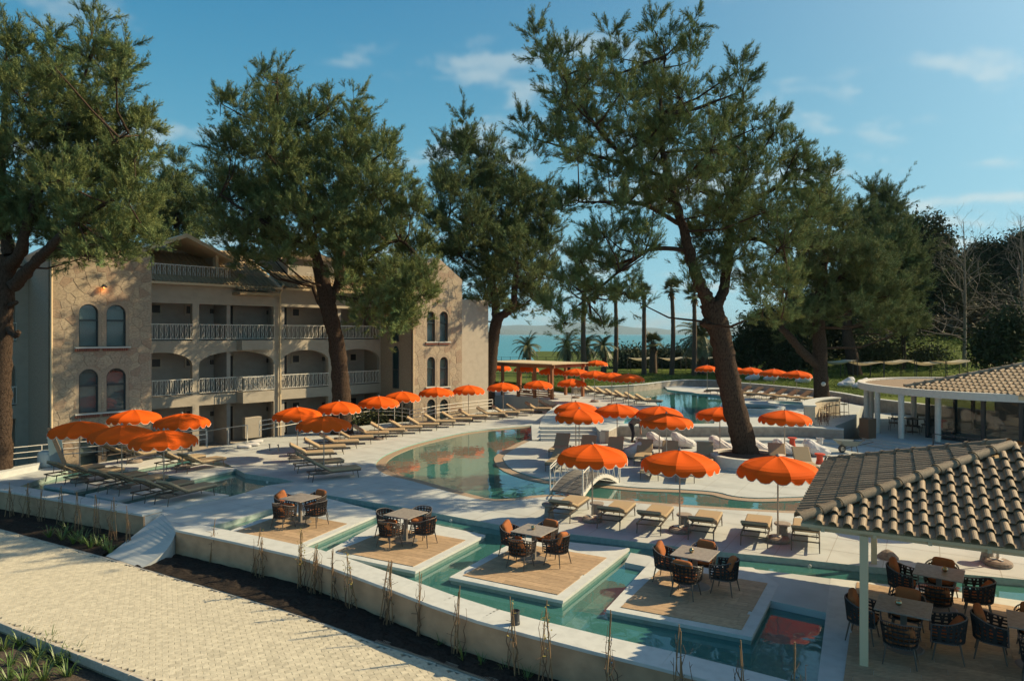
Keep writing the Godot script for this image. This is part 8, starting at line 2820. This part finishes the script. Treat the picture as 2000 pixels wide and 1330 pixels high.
func umbrellas() -> void:
	var u := umbrella_proto()
	u.set_meta("base_name", "umbrella")
	var row := "orange scalloped umbrella over the loungers beside the hotel, %s counted from the steps side"
	var list := [
		[Vector3(2.403, 0, -20.589), "large orange umbrella in front of the arched white bridge"],
		[Vector3(4.751, 0, -19.481), "large orange umbrella in front of the round tree planter, between two front loungers"],
		[Vector3(7.178, 0, -18.566), "large orange umbrella beside the corner of the tiled roof"],
		[Vector3(12.8, 0, -20.113), "orange umbrella whose top shows above the back ridge of the tiled roof"],
		[Vector3(11.77, 0, -16.66), "umbrella pole and stone base under the tiled roof eave, canopy hidden"],
		[Vector3(-16.363, 0, -26.014), "orange umbrella furthest left, before the stone tower and beside the big trunk"],
		[Vector3(-14.164, 0, -24.968), "orange umbrella in the middle of the left lounger group, before the stone tower"],
		[Vector3(-16.44, 0, -29.961), "orange umbrella touching the stone tower windows, at the back of the left group"],
		[Vector3(-13.706, 0, -28.581), "orange umbrella at the right of the left group, before the ground floor door"],
		[Vector3(-11.955, 0, -23.611), "dark red umbrella fully in shade, front of the left lounger platforms"],
		[Vector3(-7.571, 0, -27.671), "orange umbrella standing nearest the pool end in the hotel row, before the others"],
		[Vector3(-9.69, 0, -31.031), "orange umbrella beside the drain pipe of the hotel, first at the left of its row"],
		[Vector3(-8.463, 0, -33.677), "orange umbrella just under the large pine trunk before the hotel"],
		[Vector3(-7.084, 0, -36.507), "orange umbrella right of the large pine trunk, before the hotel balconies"],
		[Vector3(-6.313, 0, -39.494), "orange umbrella before the side wall of the far stone tower"],
		[Vector3(-4.687, 0, -42.592), "orange umbrella before the arched windows of the far stone tower"],
		[Vector3(-2.802, 0, -44.33), "orange umbrella before the downpipe at the hotel's end wall"],
		[Vector3(-0.59, 0, -46.713), "orange umbrella beside the pine trunk at the hotel's end"],
		[Vector3(1.851, 0, -48.813), "orange umbrella before the middle posts of the timber pergola"],
		[Vector3(4.394, 0, -50.516), "orange umbrella before the right hand corner of the timber pergola"],
		[Vector3(3.106, 0, -33.418), "orange umbrella half hidden behind a twin above the steps"],
		[Vector3(2.959, 0, -30.38), "orange umbrella directly above the concrete steps, overlapping its twin"],
		[Vector3(4.966, 0, -32.421), "orange umbrella left of the bending person"],
		[Vector3(6.741, 0, -31.481), "orange umbrella before the upper pool, half hidden by its neighbour"],
		[Vector3(6.417, 0, -28.581), "orange umbrella right of the bending person, over the white bean bags"],
		[Vector3(9.39, 0, -31.031), "orange umbrella cut by the leaning pine trunk, at the upper pool wall"],
		[Vector3(11.792, 0, -29.756), "orange umbrella beside the curved bar counter"],
		[Vector3(7.89, 0.6, -46.544), "orange umbrella at the far pool's left edge, nearest the water"],
		[Vector3(6.968, 0.6, -48.062), "orange umbrella second from the water in the cluster beyond the pergola"],
		[Vector3(6.072, 0.6, -50.534), "orange umbrella third from the water in the cluster beyond the pergola"],
		[Vector3(4.981, 0.6, -53.596), "orange umbrella seen through the right end of the pergola"],
		[Vector3(3.205, 0.6, -55.271), "orange umbrella seen through the middle of the pergola"],
		[Vector3(1.227, 0.6, -58.956), "orange umbrella seen between the two left pergola posts"],
		[Vector3(-1.134, 0.6, -60.989), "orange umbrella seen at the left end of the pergola behind the trunk"],
		[Vector3(8.019, 0.8, -65.367), "small orange umbrella against the sea right of the pergola roof"],
		[Vector3(16.828, 0.6, -59.252), "orange umbrella left of the leaning trunk, before the short palm"],
		[Vector3(18.283, 0.6, -57.054), "orange umbrella mostly hidden behind the leaning trunk"],
		[Vector3(19.24, 0.6, -55.531), "orange umbrella first right of the leaning trunk in the far lounger row"],
		[Vector3(20.188, 0.6, -53.034), "orange umbrella second right of the leaning trunk in the far lounger row"],
		[Vector3(21.048, 0.6, -50.824), "orange umbrella third right of the leaning trunk, beside the dark pine trunk"],
	]
	for i in list.size():
		var turn := 0.39 + 0.13 * ((i * 7) % 5) - 0.2
		if i == 0:
			u.position = list[0][0]
			u.rotation.y = turn
			u.set_meta("label", list[0][1])
		else:
			var c := copy(u, list[i][0], turn, list[i][1])
			if i > 4:
				c.rotation.x = deg_to_rad(((i * 13) % 5 - 2) * 0.5)

# ---------------------------------------------------------------- sun loungers
# length along x: head at -x, foot at +x
func rounded_pad(l: float, h: float, w: float, at: Vector3, b := Basis()) -> MB:
	var m := MB.new()
	var prof := []
	var e := minf(h * 0.42, 0.035)
	for q in [[-1, -1], [1, -1], [1, 1], [-1, 1]]:
		for k in 4:
			var a0: float = {[-1, -1]: PI, [1, -1]: 1.5 * PI, [1, 1]: 0.0, [-1, 1]: 0.5 * PI}[q]
			var a := a0 + PI / 2 * k / 3.0
			prof.append(Vector2(q[0] * (w * 0.5 - e) + cos(a) * e, q[1] * (h * 0.5 - e) + sin(a) * e))
	var n := prof.size()
	var xs := [-l * 0.5, -l * 0.5 + e * 0.35, -l * 0.5 + e, l * 0.5 - e, l * 0.5 - e * 0.35, l * 0.5]
	var sc := [0.55, 0.88, 1.0, 1.0, 0.88, 0.55]
	for i in 5:
		for k in n:
			var j := (k + 1) % n
			var f := func(ii, kk): return at + b * Vector3(xs[ii], prof[kk].y * sc[ii], prof[kk].x - signf(prof[kk].x) * (1.0 - sc[ii]) * e)
			var a: Vector3 = f.call(i, k)
			var c: Vector3 = f.call(i + 1, j)
			m.quad(a, f.call(i, j), c, f.call(i + 1, k), (a + c) * 0.5 - at)
	for i in [0, 5]:
		var c := at + b * Vector3(xs[i], 0, 0)
		for k in n:
			var j := (k + 1) % n
			var p := at + b * Vector3(xs[i], prof[k].y * sc[i], prof[k].x - signf(prof[k].x) * (1.0 - sc[i]) * e)
			var q := at + b * Vector3(xs[i], prof[j].y * sc[i], prof[j].x - signf(prof[j].x) * (1.0 - sc[i]) * e)
			m.tri(c, p, q, b * Vector3(xs[i], 0, 0))
	return m

func lounger_proto(raise_deg: float, called: String) -> Node3D:
	var t := thing(called, "", "sun lounger", Vector3.ZERO, 0.0, "beige sun loungers")
	var w := 0.66
	var f := MB.new()
	for s in [-1, 1]:
		f.bar(Vector3(-0.97, 0.29, s * w * 0.5), Vector3(0.97, 0.29, s * w * 0.5), 0.03, 0.045)
	for x in [-0.96, -0.45, 0.0, 0.5, 0.96]:
		f.bar(Vector3(x, 0.285, -w * 0.5), Vector3(x, 0.285, w * 0.5), 0.03, 0.03)
	part("frame", f, M.bronze, t)
	for sx in [-0.86, 0.82]:
		for s in [-1, 1]:
			var l := MB.new()
			l.tube([Vector3(sx, 0.29, s * w * 0.5), Vector3(sx + signf(sx) * 0.05, 0.0, s * (w * 0.5 + 0.005))], [0.019, 0.014], 7)
			part("leg", l, M.bronze, t)
	var seat := rounded_pad(1.17, 0.085, w + 0.03, Vector3(0.40, 0.355, 0))
	part("seat_cushion", seat, M.cushion, t)
	var a := deg_to_rad(raise_deg)
	var hinge := Vector3(-0.20, 0.335, 0)
	var b := Basis(Vector3.FORWARD, a)
	var bk := rounded_pad(0.80, 0.085, w + 0.03, hinge + b * Vector3(-0.40, 0.03, 0), b)
	part("back_cushion", bk, M.cushion, t)
	var bf := MB.new()
	for s in [-1, 1]:
		bf.bar(hinge + b * Vector3(0, -0.03, s * w * 0.46), hinge + b * Vector3(-0.78, -0.03, s * w * 0.46), 0.025, 0.025)
		bf.bar(hinge + b * Vector3(-0.5, -0.04, s * w * 0.4), Vector3(-0.66, 0.29, s * w * 0.4), 0.015, 0.015)
	bf.bar(hinge + b * Vector3(-0.78, -0.03, -w * 0.46), hinge + b * Vector3(-0.78, -0.03, w * 0.46), 0.025, 0.025)
	part("back_frame", bf, M.bronze, t)
	return t

var ORD := ["first", "second", "third", "fourth", "fifth", "sixth", "seventh", "eighth", "ninth", "tenth", "eleventh", "twelfth", "thirteenth", "fourteenth", "fifteenth", "sixteenth", "seventeenth", "eighteenth"]

func loungers() -> void:
	# heading: degrees from straight ahead (-z) to the right, in which the foot points
	var low := lounger_proto(20.0, "sun_lounger")
	low.set_meta("base_name", "sun_lounger")
	var mid := lounger_proto(31.0, "sun_lounger")
	mid.set_meta("base_name", "sun_lounger")
	var high := lounger_proto(40.0, "sun_lounger")
	high.set_meta("base_name", "sun_lounger")
	var used := {low: false, mid: false, high: false}
	var rows := []
	var r1 := [Vector3(1.772, 0, -21.277), Vector3(3.128, 0, -20.523), Vector3(4.185, 0, -20.032), Vector3(5.47, 0, -19.412), Vector3(6.74, 0, -18.925), Vector3(7.912, 0, -18.506)]
	for i in r1.size():
		rows.append([low, r1[i], 24.0, "beige lounger in the front row facing the pool, %s counting from the bridge" % ORD[i]])
	var r2 := [[Vector3(-6.911, 0, -26.709), 60.0], [Vector3(-7.958, 0, -28.316), 62.0], [Vector3(-8.933, 0, -30.494), 70.0], [Vector3(-8.769, 0, -32.051), 72.0], [Vector3(-8.5, 0, -33.625), 74.0], [Vector3(-8.074, 0, -35.033), 77.0], [Vector3(-7.557, 0, -36.563), 80.0], [Vector3(-6.86, 0, -37.66), 82.0], [Vector3(-6.062, 0, -38.825), 84.0], [Vector3(-5.243, 0, -40.064), 86.0], [Vector3(-4.4, 0, -41.385), 88.0], [Vector3(-3.48, 0, -42.554), 90.0], [Vector3(-2.554, 0, -44.047), 92.0], [Vector3(-1.451, 0, -45.373), 94.0], [Vector3(-0.481, 0, -46.209), 96.0], [Vector3(0.493, 0, -47.371), 98.0], [Vector3(1.806, 0, -48.594), 100.0], [Vector3(2.819, 0, -49.881), 102.0]]
	for i in r2.size():
		rows.append([mid, r2[i][0], r2[i][1], "beige lounger in the row before the hotel, %s counting from the shaded near end" % ORD[i]])
	# pairs on the platforms of the left basin
	var pair := [[Vector3(-11.027, 0, -23.247), Vector3(-12.01, 0, -23.686)], [Vector3(-13.44, 0, -24.695), Vector3(-14.459, 0, -25.191)], [Vector3(-15.867, 0, -26.153), Vector3(-16.959, 0, -26.709)], [Vector3(-12.848, 0, -28.423), Vector3(-13.957, 0, -28.969)], [Vector3(-16.348, 0, -30.371), Vector3(-17.607, 0, -30.996)]]
	var where := ["shaded front platform", "middle platform", "platform by the trunk", "sunny back platform", "platform by the railing"]
	for i in pair.size():
		for k in 2:
			rows.append([mid, pair[i][k], 28.0, "beige lounger, %s one of the pair on the left basin's %s" % [["right", "left"][k], where[i]]])
	# island beyond the bridge: backs towards the upper wall
	var isl := [Vector3(2.231, 0, -31.915), Vector3(3.393, 0, -31.253), Vector3(4.571, 0, -30.743), Vector3(5.779, 0, -30.128), Vector3(6.791, 0, -29.654), Vector3(8.215, 0, -29.307)]
	for i in isl.size():
		rows.append([high, isl[i], 196.0, "raised back lounger on the island behind the bridge, %s from the steps" % ORD[i]])
	var isl2 := [Vector3(1.924, 0, -28.748), Vector3(5.479, 0, -27.094), Vector3(6.752, 0, -26.709)]
	for i in isl2.size():
		rows.append([low, isl2[i], 196.0, "low lounger in shadow on the island by the channel, %s from the bridge" % ORD[i]])
	rows.append([high, Vector3(11.2, 0, -28.969), 196.0, "beige lounger half hidden by a big umbrella right of the leaning trunk"])
	rows.append([high, Vector3(11.908, 0, -28), 190.0, "grey brown upright lounger back beside the white bean bags and red side table"])
	# left edge of the upper pool
	for i in 8:
		var p: Vector3 = Vector3(5.913, 0.6, -58.478).lerp(Vector3(9.5, 0.6, -48.036), i / 7.0)
		rows.append([mid, p, 112.0, "lounger seen end on at the far pool's left edge, %s counting towards the viewer" % ORD[i]])
	for i in 9:
		var p: Vector3 = Vector3(17.119, 0.6, -56.992).lerp(Vector3(21.778, 0.6, -49.815), i / 8.0)
		rows.append([mid, p, 262.0, "lounger in the far row under the curved lawn wall, %s from the palms" % ORD[i]])
	for r in rows:
		var src: Node3D = r[0]
		var turn := deg_to_rad(90.0 - r[2])
		if used[src]:
			copy(src, r[1], turn, r[3])
		else:
			used[src] = true
			src.position = r[1]
			src.rotation.y = turn
			src.set_meta("label", r[3])

# ---------------------------------------------------------------- dining sets
func puff(w: float, h: float, d: float, p := 0.45) -> MB:
	var m := MB.new()
	var rows := []
	var nu := 10
	var nv := 16
	for i in nu + 1:
		var u := -PI / 2 + PI * i / nu
		var row := []
		for j in nv + 1:
			var v := TAU * j / nv
			var cu := signf(cos(u)) * pow(absf(cos(u)), p)
			row.append(Vector3(w * 0.5 * cu * signf(cos(v)) * pow(absf(cos(v)), p), h * 0.5 * cu * signf(sin(v)) * pow(absf(sin(v)), p), d * 0.5 * signf(sin(u)) * pow(absf(sin(u)), 0.8)))
		rows.append(row)
	for i in nu:
		for j in nv:
			var a: Vector3 = rows[i][j]
			var c: Vector3 = rows[i + 1][j + 1]
			m.quad(a, rows[i][j + 1], c, rows[i + 1][j], (a + c))
	return m

# the front of the chair looks to +z
func chair_proto(called: String, pillow: int) -> Node3D:
	var t := thing(called, "", "chair", Vector3.ZERO, 0.0, "woven tub chairs")
	t.set_meta("base_name", called)
	var rim := []
	var low := []
	var steps := 28
	for i in steps + 1:
		var s := -1.0 + 2.0 * i / steps
		var a := s * deg_to_rad(118.0)
		var x := sin(a) * 0.305
		var z := -cos(a) * 0.285
		if absf(a) > PI / 2:
			x = signf(a) * 0.305
			z = (absf(a) - PI / 2) * 0.50
		var y := 0.745 - 0.10 * smoothstep(0.25, 1.0, absf(s))
		rim.append(Vector3(x, y, z))
		low.append(Vector3(x * 0.84, 0.33, z * 0.88 + 0.01))
	var r1 := []
	for i in rim.size(): r1.append(0.012)
	var ring := MB.new()
	ring.tube(rim, r1, 6)
	ring.tube(low, r1, 6)
	for e in [0, steps]:
		ring.rod(rim[e], low[e] + Vector3(0, 0, 0.03), 0.012)
	ring.rod(low[0], low[steps], 0.012)
	part("rim", ring, M.rope_light, t)
	var st := MB.new()
	for i in range(0, steps, 1):
		var o := 1 if i % 2 == 0 else -1
		var j := clampi(i + o, 0, steps)
		st.bar(low[i], rim[j], 0.036, 0.007)
	for hgt in [0.08, 0.27, 0.46, 0.65, 0.82]:
		for i in steps:
			st.bar(low[i].lerp(rim[i], hgt) * 1.0, low[i + 1].lerp(rim[i + 1], hgt), 0.008, 0.030)
	part("woven_back", st, M.rope, t)
	for sx in [-1, 1]:
		for sz in [-1, 1]:
			var l := MB.new()
			l.tube([Vector3(sx * 0.20, 0.345, sz * 0.17), Vector3(sx * 0.255, 0.0, sz * 0.235)], [0.017, 0.011], 7)
			part("leg", l, M.bronze, t)
	var se := MB.new()
	se.lathe([Vector2(0.0, 0.33), Vector2(0.25, 0.33), Vector2(0.25, 0.36), Vector2(0.0, 0.36)], 20)
	part("seat", se, M.rope, t)
	var cu := part("seat_cushion", puff(0.47, 0.47, 0.11, 0.5), M.terracotta, t)
	cu.rotation.x = PI / 2
	cu.position = Vector3(0, 0.41, 0.01)
	if pillow > 0:
		var pl := part("pillow", puff(0.43, 0.34, 0.15, 0.42), M.terracotta, t)
		if pillow == 1:
			pl.position = Vector3(0, 0.655, -0.16)
			pl.rotation = Vector3(deg_to_rad(-14), 0, 0)
		elif pillow == 2:
			pl.position = Vector3(0.03, 0.67, -0.15)
			pl.rotation = Vector3(deg_to_rad(-16), 0.1, deg_to_rad(13))
		else:
			pl.position = Vector3(-0.02, 0.555, -0.13)
			pl.rotation = Vector3(deg_to_rad(-34), 0, deg_to_rad(-6))
	return t

func table_proto() -> Node3D:
	var t := thing("dining_table", "", "table", Vector3.ZERO, 0.0, "square stone dining tables")
	t.set_meta("base_name", "dining_table")
	var m := MB.new()
	m.slab(Vector3(0, 0.742, 0), Vector3(0.86, 0.02, 0.86), 0.004)
	part("table_top", m, M.table_stone, t)
	var c := MB.new()
	c.box(Vector3(0, 0.375, 0), Vector3(0.10, 0.71, 0.07))
	c.box(Vector3(0, 0.722, 0), Vector3(0.5, 0.012, 0.5))
	part("column", c, M.taupe, t)
	var b := MB.new()
	b.lathe([Vector2(0.0, 0.0), Vector2(0.33, 0.0), Vector2(0.335, 0.012), Vector2(0.30, 0.026), Vector2(0.0, 0.03)], 28)
	part("base", b, M.taupe, t)
	return t

func dining() -> void:
	var t := table_proto()
	var protos := [chair_proto("woven_chair", 0), chair_proto("woven_chair", 1), chair_proto("woven_chair", 2), chair_proto("woven_chair", 3)]
	var used := [false, false, false, false]
	var used_t := false
	# centre, turn of the set, pillow kinds of the chairs: far left, far right, near right, near left, words
	var sets := [
		[Vector3(-6.283, 0, -20.412), 29.0, [2, 1, 0, 3], "on the shaded platform nearest the ramp", "of the shaded table nearest the ramp"],
		[Vector3(-2.876, 0, -18.598), 31.0, [0, 0, 3, 3], "on the second platform from the ramp", "of the second table from the ramp"],
		[Vector3(0.545, 0, -17.041), 32.0, [2, 1, 2, 3], "on the third platform, before the lounger row", "of the third table from the ramp"],
		[Vector3(4.058, 0, -15.247), 32.0, [2, 1, 2, 1], "on the fourth platform, nearest the tiled roof", "of the fourth table from the ramp"],
		[Vector3(8.708, 0, -14.026), 36.0, [2, 1, 3, 3], "at the sunlit terrace edge under the tiled roof", "of the sunlit table under the tiled roof"],
		[Vector3(6.986, 0, -12.267), 34.0, [2, 1, 3, 3], "in the shade beside the cream post", "of the shaded table beside the cream post"],
		[Vector3(8.833, 0, -11.534), 34.0, [2, 1, 3, 3], "cut by the right edge of the picture", "of the table cut by the picture's right edge"],
	]
	var side := ["far left", "far right", "near right", "near left"]
	for s in sets:
		var a := -deg_to_rad(s[1])
		if used_t:
			copy(t, s[0], a, "square grey stone dining table " + s[3])
		else:
			used_t = true
			t.position = s[0]
			t.rotation.y = a
			t.set_meta("label", "square grey stone dining table " + s[3])
		for k in 4:
			# table frame: x along the basin wall, -z away from the viewer
			var d: Vector3 = [Vector3(-1, 0, 0), Vector3(0, 0, -1), Vector3(1, 0, 0), Vector3(0, 0, 1)][k]
			var at: Vector3 = s[0] + Basis(Vector3.UP, a) * (d * 0.66 + Vector3(0.0, 0, 0))
			var yaw := a + atan2(-d.x, -d.z) + rng.randf_range(-0.12, 0.12)
			var label: String = "woven rope chair, %s seat %s" % [side[k], s[4]]
			var kind: int = s[2][k]
			if used[kind]:
				copy(protos[kind], at, yaw, label)
			else:
				used[kind] = true
				protos[kind].position = at
				protos[kind].rotation.y = yaw
				protos[kind].set_meta("label", label)
	# little metal candle balls
	var ball := MB.new()
	ball.lathe([Vector2(0.0, 0.0), Vector2(0.028, 0.002), Vector2(0.05, 0.025), Vector2(0.057, 0.055), Vector2(0.045, 0.085), Vector2(0.03, 0.098), Vector2(0.024, 0.085), Vector2(0.0, 0.08)], 14)
	var bm := ball.mesh()
	for q in [[2, Vector3(-0.02, 0, -0.02), "on the third platform"], [3, Vector3(-0.08, 0, 0.0), "on the fourth platform"], [4, Vector3(0.12, 0, 0.0), "at the sunlit terrace edge"], [5, Vector3(-0.08, 0, -0.02), "in the shade beside the post"]]:
		var p: Vector3 = sets[q[0]][0] + q[1] + Vector3(0, 0.753, 0)
		single("candle_holder", bm, M.gold, "small round brass candle holder on the table " + q[2], "candle holder", p, 0.0, "brass candle balls")
